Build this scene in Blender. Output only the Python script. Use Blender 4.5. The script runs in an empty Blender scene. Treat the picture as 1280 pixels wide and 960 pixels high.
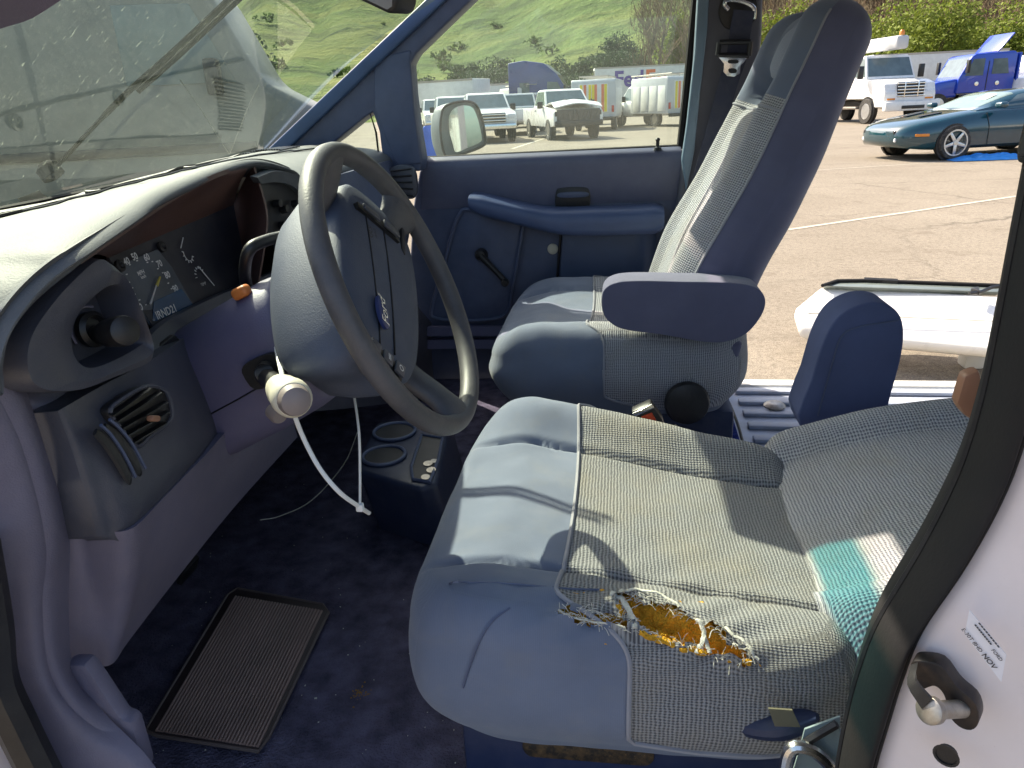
import bpy, bmesh, math, random
import numpy as np
from mathutils import Vector, Matrix, noise as mnoise

random.seed(7)
rad = math.radians
C = bpy.context.scene.collection
SC = bpy.context.scene

# ------------------------------------------------------------------ camera
# van axes: x to the rear of the van, y towards its passenger side, z up; the camera looks in across the driver's doorway
FPX = 914.0
PITCH, ROLL, YAW, CAMH = rad(20.9), rad(2.7), rad(8.8), 1.40
_h = np.array([-math.sin(YAW), math.cos(YAW), 0.0])
_r = np.array([math.cos(YAW), math.sin(YAW), 0.0])
_z = np.array([0.0, 0.0, 1.0])
_u = math.sin(PITCH) * _h + math.cos(PITCH) * _z
FWD = math.cos(PITCH) * _h - math.sin(PITCH) * _z
RGT = math.cos(ROLL) * _r - math.sin(ROLL) * _u
UPV = math.cos(ROLL) * _u + math.sin(ROLL) * _r
EYE = np.array([0.0, 0.0, CAMH])
cam_data = bpy.data.cameras.new('camera')
cam_data.sensor_width = 36.0
cam_data.lens = 36.0 * FPX / 1280.0
cam_data.clip_start = 0.02
cam_data.clip_end = 6000.0
cam = bpy.data.objects.new('camera', cam_data)
M = Matrix.Identity(4)
for i in range(3):
    M[i][0] = RGT[i]; M[i][1] = UPV[i]; M[i][2] = -FWD[i]; M[i][3] = EYE[i]
cam.matrix_world = M
C.objects.link(cam)
SC.camera = cam

# ------------------------------------------------------------------ light
SUN_DIR = Vector((-0.757, 0.706, 1.0)).normalized()      # towards the sun
elev = math.asin(SUN_DIR.z)
azim = math.atan2(SUN_DIR.x, SUN_DIR.y)
world = bpy.data.worlds.new('World')
SC.world = world
world.use_nodes = True
wn = world.node_tree
bg = wn.nodes['Background']
sky = wn.nodes.new('ShaderNodeTexSky')
sky.sky_type = 'NISHITA'
sky.sun_disc = False
sky.sun_elevation = elev
sky.sun_rotation = azim
sky.air_density = 1.0
sky.dust_density = 4.0
sky.ozone_density = 0.6
wn.links.new(sky.outputs[0], bg.inputs[0])
bg.inputs[1].default_value = 0.15
sun_data = bpy.data.lights.new('sun', 'SUN')
sun_data.energy = 4.8
sun_data.angle = rad(0.55)
sun_data.color = (1.0, 0.90, 0.73)
sun = bpy.data.objects.new('sun', sun_data)
sun.rotation_euler = SUN_DIR.to_track_quat('Z', 'Y').to_euler()
C.objects.link(sun)
SC.view_settings.view_transform = 'Standard'
SC.view_settings.look = 'None'
SC.view_settings.gamma = 1.0
SC.view_settings.exposure = 1.08
try:
    SC.cycles.max_bounces = 10
    SC.cycles.diffuse_bounces = 5
    SC.cycles.transparent_max_bounces = 24
    SC.cycles.caustics_reflective = False
    SC.cycles.caustics_refractive = False
except Exception:
    pass


def at(px, py, X=None, Y=None, Z=None):
    """Where the sight line through a point of the photograph meets a plane of the place (survey helper)."""
    v = (px - 640) / FPX * RGT + (480 - py) / FPX * UPV + FWD
    if X is not None: t = X / v[0]
    elif Y is not None: t = Y / v[1]
    else: t = (Z - CAMH) / v[2]
    p = EYE + t * v
    return Vector((float(p[0]), float(p[1]), float(p[2])))


# ------------------------------------------------------------------ materials
def _nt(name):
    m = bpy.data.materials.new(name)
    m.use_nodes = True
    nt = m.node_tree
    return m, nt, nt.nodes['Principled BSDF']


def _n(nt, t, **kw):
    n = nt.nodes.new(t)
    for k, v in kw.items():
        if k in n.inputs.keys() if hasattr(n.inputs, 'keys') else False:
            n.inputs[k].default_value = v
        else:
            setattr(n, k, v)
    return n


def _noise(nt, coord, scale, detail=3.0, rough=0.55):
    n = nt.nodes.new('ShaderNodeTexNoise')
    n.inputs['Scale'].default_value = scale
    n.inputs['Detail'].default_value = detail
    n.inputs['Roughness'].default_value = rough
    if coord is not None: nt.links.new(coord, n.inputs['Vector'])
    return n


def _ramp(nt, src, stops):
    r = nt.nodes.new('ShaderNodeValToRGB')
    e = r.color_ramp.elements
    e[0].position, e[0].color = stops[0][0], (*stops[0][1], 1)
    e[1].position, e[1].color = stops[-1][0], (*stops[-1][1], 1)
    for p, c in stops[1:-1]:
        k = e.new(p); k.color = (*c, 1)
    nt.links.new(src, r.inputs[0])
    return r


def _mix(nt, fac, a, b, mode='MIX'):
    m = nt.nodes.new('ShaderNodeMix')
    m.data_type = 'RGBA'; m.blend_type = mode
    for sock, v in ((m.inputs[0], fac), (m.inputs[6], a), (m.inputs[7], b)):
        if hasattr(v, 'links') or isinstance(v, bpy.types.NodeSocket): nt.links.new(v, sock)
        elif isinstance(v, (tuple, list)): sock.default_value = (*v[:3], 1)
        else: sock.default_value = v
    return m.outputs[2]


def _math(nt, op, a, b=None):
    m = nt.nodes.new('ShaderNodeMath'); m.operation = op
    for i, v in enumerate((a, b)):
        if v is None: continue
        if isinstance(v, bpy.types.NodeSocket): nt.links.new(v, m.inputs[i])
        else: m.inputs[i].default_value = v
    return m.outputs[0]


def _bump(nt, bsdf, height, strength, dist=0.002):
    b = nt.nodes.new('ShaderNodeBump')
    b.inputs['Strength'].default_value = strength
    b.inputs['Distance'].default_value = dist
    nt.links.new(height, b.inputs['Height'])
    nt.links.new(b.outputs[0], bsdf.inputs['Normal'])
    return b


def obj_coord(nt):
    return nt.nodes.new('ShaderNodeTexCoord').outputs['Object']


def pbr(name, col, rough=0.5, metal=0.0, var=0.12, vscale=12.0, grain=0.0, gscale=900.0, spec=0.5, dust=0.0, dustcol=(0.42, 0.38, 0.32), coat=0.0, gdist=0.001, rvar=0.08):
    m, nt, b = _nt(name)
    oc = obj_coord(nt)
    n = _noise(nt, oc, vscale, 5)
    lo = tuple(c * (1 - var) for c in col); hi = tuple(min(1, c * (1 + var)) for c in col)
    r = _ramp(nt, n.outputs['Fac'], [(0.3, lo), (0.7, hi)])
    colour = r.outputs[0]
    if dust > 0:
        n2 = _noise(nt, oc, vscale * 2.3, 8, 0.7)
        n3 = _noise(nt, oc, 420, 2)
        f = _math(nt, 'MULTIPLY', _ramp(nt, n2.outputs['Fac'], [(0.42, (0, 0, 0)), (0.75, (1, 1, 1))]).outputs[0], dust)
        f = _math(nt, 'ADD', f, _math(nt, 'MULTIPLY', _ramp(nt, n3.outputs['Fac'], [(0.70, (0, 0, 0)), (0.78, (1, 1, 1))]).outputs[0], min(1.0, dust * 1.6)))
        colour = _mix(nt, f, colour, dustcol)
    nt.links.new(colour, b.inputs['Base Color'])
    rr = nt.nodes.new('ShaderNodeMapRange')
    rr.inputs['To Min'].default_value = max(0.02, rough - rvar); rr.inputs['To Max'].default_value = min(1, rough + rvar)
    nt.links.new(n.outputs['Fac'], rr.inputs['Value'])
    nt.links.new(rr.outputs[0], b.inputs['Roughness'])
    b.inputs['Metallic'].default_value = metal
    b.inputs['Specular IOR Level'].default_value = spec
    b.inputs['Coat Weight'].default_value = coat
    if grain > 0:
        g = _noise(nt, oc, gscale, 2)
        _bump(nt, b, g.outputs['Fac'], grain, gdist)
    return m


def weave(name, light, dark, stain=(0.30, 0.25, 0.15), pu=0.0046, pv=0.0038, stain_amt=0.35):
    """Ribbed tweed cloth: rows of raised loops with dark gaps, coordinates in metres from the UV map."""
    m, nt, b = _nt(name)
    uv = nt.nodes.new('ShaderNodeUVMap'); uv.uv_map = 'UVMap'
    sep = nt.nodes.new('ShaderNodeSeparateXYZ')
    wob = _noise(nt, uv.outputs[0], 60, 2)
    add = nt.nodes.new('ShaderNodeVectorMath'); add.operation = 'MULTIPLY_ADD'
    nt.links.new(wob.outputs['Color'], add.inputs[0])
    add.inputs[1].default_value = (0.004, 0.004, 0)
    nt.links.new(uv.outputs[0], add.inputs[2])
    nt.links.new(add.outputs[0], sep.inputs[0])
    su = _math(nt, 'SINE', _math(nt, 'MULTIPLY', sep.outputs[0], 2 * math.pi / pu))
    sv = _math(nt, 'SINE', _math(nt, 'MULTIPLY', sep.outputs[1], 2 * math.pi / pv))
    rib = _math(nt, 'MULTIPLY_ADD', su, 0.5); rib.node.inputs[2].default_value = 0.5
    loop = _math(nt, 'MULTIPLY_ADD', sv, 0.5); loop.node.inputs[2].default_value = 0.5
    h = _math(nt, 'ADD', _math(nt, 'MULTIPLY', rib, 0.55), _math(nt, 'MULTIPLY', loop, 0.45))
    yarn = _noise(nt, uv.outputs[0], 700, 2)
    hh = _math(nt, 'ADD', h, _math(nt, 'MULTIPLY', _math(nt, 'SUBTRACT', yarn.outputs['Fac'], 0.5), 0.7))
    colr = _ramp(nt, hh, [(0.18, dark), (0.42, tuple(0.55 * a + 0.45 * c for a, c in zip(light, dark))), (0.72, light)])
    big = _noise(nt, uv.outputs[0], 7, 5, 0.65)
    f = _math(nt, 'MULTIPLY', _ramp(nt, big.outputs['Fac'], [(0.45, (0, 0, 0)), (0.75, (1, 1, 1))]).outputs[0], stain_amt)
    colour = _mix(nt, f, colr.outputs[0], stain, 'MIX')
    nt.links.new(colour, b.inputs['Base Color'])
    b.inputs['Roughness'].default_value = 0.95
    b.inputs['Specular IOR Level'].default_value = 0.1
    b.inputs['Sheen Weight'].default_value = 0.15
    _bump(nt, b, hh, 0.75, 0.0022)
    return m


def cloth(name, col, var=0.1, stain=(0.30, 0.27, 0.2), stain_amt=0.2, crease=0.0):
    m, nt, b = _nt(name)
    uv = nt.nodes.new('ShaderNodeUVMap'); uv.uv_map = 'UVMap'
    n = _noise(nt, uv.outputs[0], 9, 6, 0.6)
    r = _ramp(nt, n.outputs['Fac'], [(0.3, tuple(c * (1 - var) for c in col)), (0.7, tuple(c * (1 + var) for c in col))])
    n2 = _noise(nt, uv.outputs[0], 14, 7, 0.7)
    f = _math(nt, 'MULTIPLY', _ramp(nt, n2.outputs['Fac'], [(0.5, (0, 0, 0)), (0.8, (1, 1, 1))]).outputs[0], stain_amt)
    c = _mix(nt, f, r.outputs[0], stain)
    wv = nt.nodes.new('ShaderNodeTexWave'); wv.inputs['Scale'].default_value = 160; wv.inputs['Distortion'].default_value = 1.5
    nt.links.new(uv.outputs[0], wv.inputs['Vector'])
    c = _mix(nt, _math(nt, 'MULTIPLY', wv.outputs['Fac'], 0.16), c, tuple(x * 0.55 for x in col))
    nt.links.new(c, b.inputs['Base Color'])
    b.inputs['Roughness'].default_value = 0.9
    b.inputs['Specular IOR Level'].default_value = 0.15
    b.inputs['Sheen Weight'].default_value = 0.25
    fine = _noise(nt, uv.outputs[0], 900, 2)
    h = fine.outputs['Fac']
    if crease > 0:
        cr = _noise(nt, uv.outputs[0], 11, 3, 0.5)
        h = _math(nt, 'ADD', _math(nt, 'MULTIPLY', h, 0.12), _math(nt, 'MULTIPLY', cr.outputs['Fac'], crease))
        _bump(nt, b, h, 0.5, 0.008)
    else:
        _bump(nt, b, h, 0.35, 0.0006)
    return m


def window_glass(name, tint=(0.92, 0.97, 0.95), dust=0.05, dustcol=(0.62, 0.66, 0.60), streaks=False, refl=1.0):
    """Thin glass: Fresnel reflection over straight-through transmission with a film of dust and droplet marks."""
    m = bpy.data.materials.new(name); m.use_nodes = True
    nt = m.node_tree; nt.nodes.clear()
    out = nt.nodes.new('ShaderNodeOutputMaterial')
    tr = nt.nodes.new('ShaderNodeBsdfTransparent'); tr.inputs[0].default_value = (*tint, 1)
    gl = nt.nodes.new('ShaderNodeBsdfGlossy'); gl.inputs['Roughness'].default_value = 0.02
    lw = nt.nodes.new('ShaderNodeLayerWeight'); lw.inputs[0].default_value = 0.5
    fr = _math(nt, 'MULTIPLY_ADD', _math(nt, 'POWER', lw.outputs['Facing'], 5.0), 0.96); fr.node.inputs[2].default_value = 0.04
    mx = nt.nodes.new('ShaderNodeMixShader')
    nt.links.new(_math(nt, 'MINIMUM', _math(nt, 'MULTIPLY', fr, refl), 1.0), mx.inputs[0]); nt.links.new(tr.outputs[0], mx.inputs[1]); nt.links.new(gl.outputs[0], mx.inputs[2])
    df = nt.nodes.new('ShaderNodeBsdfDiffuse'); df.inputs[0].default_value = (*dustcol, 1)
    tl = nt.nodes.new('ShaderNodeBsdfTranslucent'); tl.inputs[0].default_value = (*dustcol, 1)
    dm = nt.nodes.new('ShaderNodeMixShader'); dm.inputs[0].default_value = 0.5
    nt.links.new(df.outputs[0], dm.inputs[1]); nt.links.new(tl.outputs[0], dm.inputs[2])
    oc = obj_coord(nt)
    n1 = _noise(nt, oc, 3.5, 6, 0.65)
    f = _ramp(nt, n1.outputs['Fac'], [(0.3, (dust * 0.5,) * 3), (0.75, (dust * 1.4,) * 3)]).outputs[0]
    n2 = _noise(nt, oc, 170, 2)
    spots = _ramp(nt, n2.outputs['Fac'], [(0.70, (0, 0, 0)), (0.76, (1, 1, 1))]).outputs[0]
    f = _math(nt, 'ADD', f, _math(nt, 'MULTIPLY', spots, min(0.45, dust * 2.2)))
    if streaks:
        mp = nt.nodes.new('ShaderNodeMapping'); mp.inputs['Scale'].default_value = (26, 420, 26); mp.inputs['Rotation'].default_value = (0, 0, rad(14))
        nt.links.new(oc, mp.inputs[0])
        n3 = _noise(nt, mp.outputs[0], 1.0, 3)
        st = _ramp(nt, n3.outputs['Fac'], [(0.52, (0, 0, 0)), (0.72, (1, 1, 1))]).outputs[0]
        f = _math(nt, 'ADD', f, _math(nt, 'MULTIPLY', st, dust * 1.3))
        mp2 = nt.nodes.new('ShaderNodeMapping'); mp2.inputs['Scale'].default_value = (55, 200, 55); mp2.inputs['Rotation'].default_value = (0, 0, rad(14))
        nt.links.new(oc, mp2.inputs[0])
        n4 = _noise(nt, mp2.outputs[0], 1.0, 1)
        fl = _ramp(nt, n4.outputs['Fac'], [(0.71, (0, 0, 0)), (0.76, (1, 1, 1))]).outputs[0]
        f = _math(nt, 'ADD', f, _math(nt, 'MULTIPLY', fl, 0.32))
        mp3 = nt.nodes.new('ShaderNodeMapping'); mp3.inputs['Scale'].default_value = (120, 380, 120); mp3.inputs['Rotation'].default_value = (0, 0, rad(14))
        nt.links.new(oc, mp3.inputs[0])
        n5 = _noise(nt, mp3.outputs[0], 1.0, 2)
        f = _math(nt, 'ADD', f, _math(nt, 'MULTIPLY', _ramp(nt, n5.outputs['Fac'], [(0.60, (0, 0, 0)), (0.74, (1, 1, 1))]).outputs[0], 0.18))
    f = _math(nt, 'MINIMUM', f, 0.9)
    m2 = nt.nodes.new('ShaderNodeMixShader')
    nt.links.new(f, m2.inputs[0]); nt.links.new(mx.outputs[0], m2.inputs[1]); nt.links.new(dm.outputs[0], m2.inputs[2])
    nt.links.new(m2.outputs[0], out.inputs[0])
    return m


def dark_glass(name, col=(0.02, 0.03, 0.035), rough=0.05):
    return pbr(name, col, rough, spec=0.8, var=0.2, vscale=3)


MAT = dict(
    trim=pbr('slate_blue_trim', (0.150, 0.140, 0.200), 0.52, var=0.10, grain=0.5, gscale=700, dust=0.14, dustcol=(0.33, 0.30, 0.32)),
    trim_dark=pbr('dark_blue_trim', (0.075, 0.096, 0.170), 0.46, var=0.14, grain=0.45, gscale=700, dust=0.09, dustcol=(0.25, 0.26, 0.30)),
    pad=pbr('dash_pad_vinyl', (0.118, 0.126, 0.135), 0.62, var=0.07, grain=0.45, gscale=520, dust=0.08, spec=0.3),
    fascia=pbr('charcoal_fascia', (0.058, 0.062, 0.084), 0.38, var=0.1, grain=0.3, gscale=800, dust=0.06),
    black=pbr('black_plastic', (0.012, 0.012, 0.014), 0.42, var=0.2, grain=0.15, gscale=600, dust=0.04),
    rubber=pbr('weatherstrip_rubber', (0.012, 0.011, 0.012), 0.7, var=0.2, grain=0.2, gscale=300, dust=0.05, dustcol=(0.12, 0.09, 0.07), spec=0.3),
    tyre=pbr('tyre_rubber', (0.025, 0.024, 0.023), 0.85, var=0.25, vscale=8, grain=0.2, gscale=60, dust=0.25),
    rimvinyl=pbr('worn_wheel_vinyl', (0.078, 0.078, 0.088), 0.52, var=0.22, vscale=18, grain=0.3, gscale=420, dust=0.10, dustcol=(0.3, 0.26, 0.2)),
    hubvinyl=pbr('slate_hub_vinyl', (0.064, 0.080, 0.124), 0.62, var=0.06, grain=0.4, gscale=560, dust=0.06),
    shroud=pbr('purple_grey_column_plastic', (0.110, 0.105, 0.185), 0.50, var=0.06, grain=0.35, gscale=650, dust=0.05),
    carpet=pbr('navy_carpet', (0.110, 0.100, 0.150), 1.0, var=0.45, vscale=26, grain=1.0, gscale=260, gdist=0.006, spec=0.05, dust=0.10, dustcol=(0.16, 0.13, 0.12)),
    carpet_blue=pbr('blue_carpet', (0.018, 0.035, 0.19), 1.0, var=0.45, vscale=40, grain=1.0, gscale=220, gdist=0.01, spec=0.05, dust=0.06),
    mat_rubber=pbr('ribbed_mat_rubber', (0.125, 0.095, 0.088), 0.50, var=0.25, vscale=9, grain=0.2, gscale=300, dust=0.20, dustcol=(0.2, 0.14, 0.10)),
    white=pbr('white_car_paint', (0.80, 0.79, 0.76), 0.28, var=0.04, vscale=4, coat=0.5, dust=0.06),
    white_dull=pbr('dusty_white_paint', (0.72, 0.71, 0.67), 0.42, var=0.08, vscale=3, dust=0.10),
    jamb=pbr('white_jamb_paint', (0.79, 0.71, 0.70), 0.30, var=0.04, vscale=7, coat=0.4, dust=0.10, dustcol=(0.45, 0.33, 0.24)),
    wiper=pbr('wiper_black', (0.006, 0.007, 0.010), 0.95, var=0.1, spec=0.05),
    slat=pbr('slat_black', (0.006, 0.006, 0.008), 0.3, var=0.1),
    chrome=pbr('bright_metal', (0.75, 0.74, 0.72), 0.22, metal=1.0, var=0.08, vscale=30),
    steel=pbr('worn_steel', (0.42, 0.39, 0.35), 0.45, metal=0.9, var=0.3, vscale=80, dust=0.25, dustcol=(0.25, 0.14, 0.07)),
    alu=pbr('wheel_alloy', (0.62, 0.62, 0.61), 0.32, metal=0.8, var=0.1),
    belt=pbr('belt_webbing', (0.050, 0.055, 0.085), 0.85, var=0.12, grain=0.6, gscale=500, spec=0.2, dust=0.08),
    foam=pbr('yellow_foam', (0.72, 0.37, 0.035), 1.0, var=0.35, vscale=60, grain=1.0, gscale=240, gdist=0.008, spec=0.05, dust=0.10, dustcol=(0.75, 0.5, 0.15)),
    fray=pbr('frayed_backing', (0.62, 0.60, 0.52), 0.95, var=0.2, vscale=90, grain=0.8, gscale=500, spec=0.05),
    ivory=pbr('ivory_plastic', (0.66, 0.62, 0.50), 0.45, var=0.06, grain=0.1, dust=0.05),
    knobend=pbr('grey_brown_knob_end', (0.24, 0.20, 0.19), 0.5, var=0.1),
    orange=pbr('orange_plastic', (0.62, 0.20, 0.05), 0.45, var=0.1),
    red=pbr('red_release_button', (0.62, 0.06, 0.015), 0.4, var=0.1),
    tie=pbr('white_nylon', (0.82, 0.82, 0.80), 0.4, var=0.03),
    print=pbr('white_print', (0.80, 0.80, 0.78), 0.6, var=0.02),
    print_dark=pbr('dark_print', (0.04, 0.04, 0.05), 0.6, var=0.02),
    gauge=pbr('gauge_face', (0.030, 0.031, 0.044), 0.5, var=0.1, dust=0.05),
    speedo=pbr('speedometer_face', (0.075, 0.095, 0.125), 0.35, var=0.35, vscale=14, dust=0.12),
    yellow=pbr('yellow_needle', (0.75, 0.62, 0.12), 0.5, var=0.1),
    seatbase=pbr('navy_seat_base', (0.014, 0.026, 0.075), 0.5, var=0.12, grain=0.3, gscale=500, dust=0.05),
    cloth=cloth('slate_blue_cloth', (0.160, 0.188, 0.258), crease=0.30, stain_amt=0.22),
    cloth_dark=cloth('slate_blue_cloth_side', (0.135, 0.135, 0.210), stain_amt=0.05),
        tweed=weave('grey_tweed', (0.50, 0.50, 0.52), (0.12, 0.125, 0.16)),
    tweed_worn=weave('worn_tan_tweed', (0.335, 0.335, 0.335), (0.085, 0.086, 0.095), stain=(0.30, 0.25, 0.16), stain_amt=0.4),
    piping=pbr('grey_piping', (0.30, 0.30, 0.33), 0.8, var=0.1, grain=0.3, gscale=400),
    sticker=pbr('white_sticker', (0.78, 0.76, 0.80), 0.5, var=0.03),
    windshield=window_glass('dusty_windshield', (0.84, 0.95, 0.87), dust=0.030, dustcol=(0.42, 0.50, 0.38), streaks=True, refl=1.35),
    sideglass=window_glass('side_glass', (0.90, 0.97, 0.94), dust=0.045, dustcol=(0.75, 0.78, 0.70)),
    mirror=pbr('mirror_glass', (0.9, 0.92, 0.93), 0.02, metal=1.0, var=0.01, rvar=0.01),
    car_glass=dark_glass('car_glass', (0.10, 0.14, 0.15), 0.06),
    metalfloor=pbr('painted_floor_metal', (0.42, 0.47, 0.58), 0.45, var=0.15, vscale=10, dust=0.35, dustcol=(0.35, 0.28, 0.2)),
    brass=pbr('brown_plastic', (0.30, 0.15, 0.09), 0.5, var=0.15),
)


# ------------------------------------------------------------------ mesh building
class MB:
    """Collects shapes and links them as ONE mesh object."""
    def __init__(s):
        s.v, s.f, s.uv = [], [], {}

    def add(s, verts, faces, uvs=None):
        o = len(s.v)
        s.v.extend([tuple(p) for p in verts])
        s.f.extend([tuple(i + o for i in f) for f in faces])
        if uvs is not None:
            for i, u in enumerate(uvs): s.uv[o + i] = u
        return s

    def box(s, c, d, M=None, bev=0.0, seg=2):
        bm = bmesh.new()
        bmesh.ops.create_cube(bm, size=1.0)
        for v in bm.verts: v.co = Vector((v.co.x * d[0], v.co.y * d[1], v.co.z * d[2]))
        if bev > 0:
            bmesh.ops.bevel(bm, geom=bm.edges[:], offset=min(bev, min(d) * 0.49), segments=seg, affect='EDGES', profile=0.5)
        s.take(bm, Matrix.Translation(c) @ (M or Matrix.Identity(4)))
        return s

    def take(s, bm, M=None):
        bm.verts.ensure_lookup_table(); bm.verts.index_update()
        vs = [(M @ v.co) if M else v.co.copy() for v in bm.verts]
        s.add(vs, [[v.index for v in f.verts] for f in bm.faces])
        bm.free()
        return s

    def tube(s, path, r, n=8, caps=True, flat=1.0, up=None, closed=False):
        path = [Vector(p) for p in path]
        N = len(path)
        rr = r if isinstance(r, (list, tuple)) else [r] * N
        rings = []
        prev = None
        for i, p in enumerate(path):
            if closed: t = path[(i + 1) % N] - path[i - 1]
            else: t = path[min(i + 1, N - 1)] - path[max(i - 1, 0)]
            t = t.normalized() if t.length > 1e-9 else Vector((0, 0, 1))
            if prev is None:
                a = Vector(up) if up is not None else (Vector((0, 0, 1)) if abs(t.z) < 0.9 else Vector((1, 0, 0)))
            else: a = prev
            nrm = (a - t * a.dot(t))
            nrm = nrm.normalized() if nrm.length > 1e-9 else t.orthogonal().normalized()
            prev = nrm
            b = t.cross(nrm)
            rings.append([p + rr[i] * (math.cos(2 * math.pi * k / n) * nrm * flat + math.sin(2 * math.pi * k / n) * b) for k in range(n)])
        return s.loft(rings, caps=caps, ring=closed)

    def loft(s, rings, caps=True, ring=False, closed=True):
        n = len(rings[0]); R = len(rings)
        vs = [p for r in rings for p in r]
        fs = []
        for i in range(R if ring else R - 1):
            j = (i + 1) % R
            for k in range(n if closed else n - 1):
                k2 = (k + 1) % n
                fs.append((i * n + k, i * n + k2, j * n + k2, j * n + k))
        if caps and not ring:
            fs.append(tuple(reversed(range(n)))); fs.append(tuple((R - 1) * n + k for k in range(n)))
        return s.add(vs, fs)

    def patch(s, rows, nu=12, nv=12, thick=0.0, push=None):
        """Smooth sheet through a grid of points; thick gives it a back and edges."""
        rows = [[Vector(p) for p in r] for r in rows]
        rr = [spline(r, nv) for r in rows]
        cols = [spline([r[k] for r in rr], nu) for k in range(nv + 1)]
        g = [[cols[k][i] for k in range(nv + 1)] for i in range(nu + 1)]
        A = nu + 1; B = nv + 1
        vs = [g[i][k] for i in range(A) for k in range(B)]
        fs = [(i * B + k, i * B + k + 1, (i + 1) * B + k + 1, (i + 1) * B + k) for i in range(nu) for k in range(nv)]
        if thick:
            d = Vector(push) if push is not None else None
            back = []
            for i in range(A):
                for k in range(B):
                    if d is None:
                        du = g[min(i + 1, nu)][k] - g[max(i - 1, 0)][k]; dv = g[i][min(k + 1, nv)] - g[i][max(k - 1, 0)]
                        nn = du.cross(dv).normalized()
                    else: nn = d
                    back.append(g[i][k] + nn * thick)
            o = len(vs)
            vs += back
            fs += [tuple(o + q for q in reversed(f)) for f in fs]
            bd = [k for k in range(B)] + [i * B + nv for i in range(1, A)] + [nu * B + k for k in range(nv - 1, -1, -1)] + [i * B for i in range(nu - 1, 0, -1)]
            for a, b in zip(bd, bd[1:] + bd[:1]): fs.append((b, a, a + o, b + o))
        return s.add(vs, fs)

    def prism(s, pts, depth, bev=0.0, seg=2):
        """Outline of 3D points on a plane, given a depth vector; bevelled edges."""
        bm = bmesh.new()
        vs = [bm.verts.new(Vector(p)) for p in pts]
        f = bm.faces.new(vs)
        r = bmesh.ops.extrude_face_region(bm, geom=[f])
        nv = [g for g in r['geom'] if isinstance(g, bmesh.types.BMVert)]
        d = Vector(depth)
        for v in nv: v.co += d
        bmesh.ops.recalc_face_normals(bm, faces=bm.faces[:])
        if bev > 0:
            bmesh.ops.bevel(bm, geom=bm.edges[:], offset=bev, segments=seg, affect='EDGES', profile=0.5, clamp_overlap=True)
        return s.take(bm)

    def lathe(s, prof, M, n=24):
        """Profile of (radius, height) turned about the local z axis of M."""
        rings = [[M @ Vector((r * math.cos(2 * math.pi * k / n), r * math.sin(2 * math.pi * k / n), h)) for k in range(n)] for r, h in prof]
        return s.loft(rings, caps=True)

    def build(s, name, mat, parent=None, smooth=35.0, **props):
        me = bpy.data.meshes.new(name)
        me.from_pydata(s.v, [], s.f)
        if not s.uv: s.uv = {i: (p[0] + 0.37 * p[1], p[2] + 0.61 * p[1]) for i, p in enumerate(s.v)}
        if s.uv:
            l = me.uv_layers.new(name='UVMap')
            for lp in me.loops: l.data[lp.index].uv = s.uv.get(lp.vertex_index, (0, 0))
        bm = bmesh.new(); bm.from_mesh(me)
        bmesh.ops.recalc_face_normals(bm, faces=bm.faces[:])
        bm.to_mesh(me); bm.free()
        if smooth:
            me.shade_smooth()
            me.set_sharp_from_angle(angle=rad(smooth))
        ms = mat if isinstance(mat, (list, tuple)) else [mat]
        for m in ms: me.materials.append(MAT[m] if isinstance(m, str) else m)
        return link(name, me, parent, **props)


def link(name, me, parent=None, **props):
    o = bpy.data.objects.new(name, me)
    C.objects.link(o)
    if parent is not None:
        o.parent = parent
        o.matrix_parent_inverse = Matrix.Translation(parent_origin(parent)).inverted()
    for k, v in props.items(): o[k] = v
    return o


ORG = {}


def parent_origin(o):
    return ORG.get(o.name, Vector((0, 0, 0)))


def thing(name, label, cat, loc=(0, 0, 0), group=None):
    o = bpy.data.objects.new(name, None)
    o.empty_display_size = 0.1
    C.objects.link(o)
    o.location = loc
    ORG[o.name] = Vector(loc)
    o['label'] = label; o['category'] = cat
    if group: o['group'] = group
    return o


def tag(o, label, cat, group=None):
    o['label'] = label; o['category'] = cat
    if group: o['group'] = group
    return o


def dup(o, M, parent=None, label=None):
    """A copy of a thing and of each of its parts, moved by M (a change of place in the world)."""
    c = o.copy(); C.objects.link(c)
    if parent is None:
        c.matrix_basis = M @ o.matrix_basis
        ORG[c.name] = c.location.copy()
        if label: c['label'] = label
    else: c.parent = parent
    for ch in o.children: dup(ch, M, c)
    return c


def spline(pts, n):
    """n+1 points along a Catmull-Rom curve through pts."""
    P = [Vector(p) for p in pts]
    if len(P) == 1: return [P[0].copy() for _ in range(n + 1)]
    if len(P) == 2: return [P[0].lerp(P[1], i / n) for i in range(n + 1)]
    ext = [2 * P[0] - P[1]] + P + [2 * P[-1] - P[-2]]
    out = []
    for i in range(n + 1):
        t = i / n * (len(P) - 1)
        k = min(int(t), len(P) - 2); f = t - k
        a, b, c, d = ext[k:k + 4]
        out.append(0.5 * ((2 * b) + (c - a) * f + (2 * a - 5 * b + 4 * c - d) * f * f + (3 * b - a - 3 * c + d) * f ** 3))
    return out


def closed_spline(pts, n):
    P = [Vector(p) for p in pts]; m = len(P); out = []
    for i in range(n):
        t = i / n * m; k = int(t); f = t - k
        a, b, c, d = P[(k - 1) % m], P[k % m], P[(k + 1) % m], P[(k + 2) % m]
        out.append(0.5 * ((2 * b) + (c - a) * f + (2 * a - 5 * b + 4 * c - d) * f * f + (3 * b - a - 3 * c + d) * f ** 3))
    return out


def frame(o, x, y):
    """Matrix with origin o, x along x, z normal to x and y."""
    x = Vector(x).normalized(); z = x.cross(Vector(y)).normalized(); yy = z.cross(x)
    m = Matrix.Identity(4)
    for i in range(3): m[i][0] = x[i]; m[i][1] = yy[i]; m[i][2] = z[i]; m[i][3] = o[i]
    return m


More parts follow.
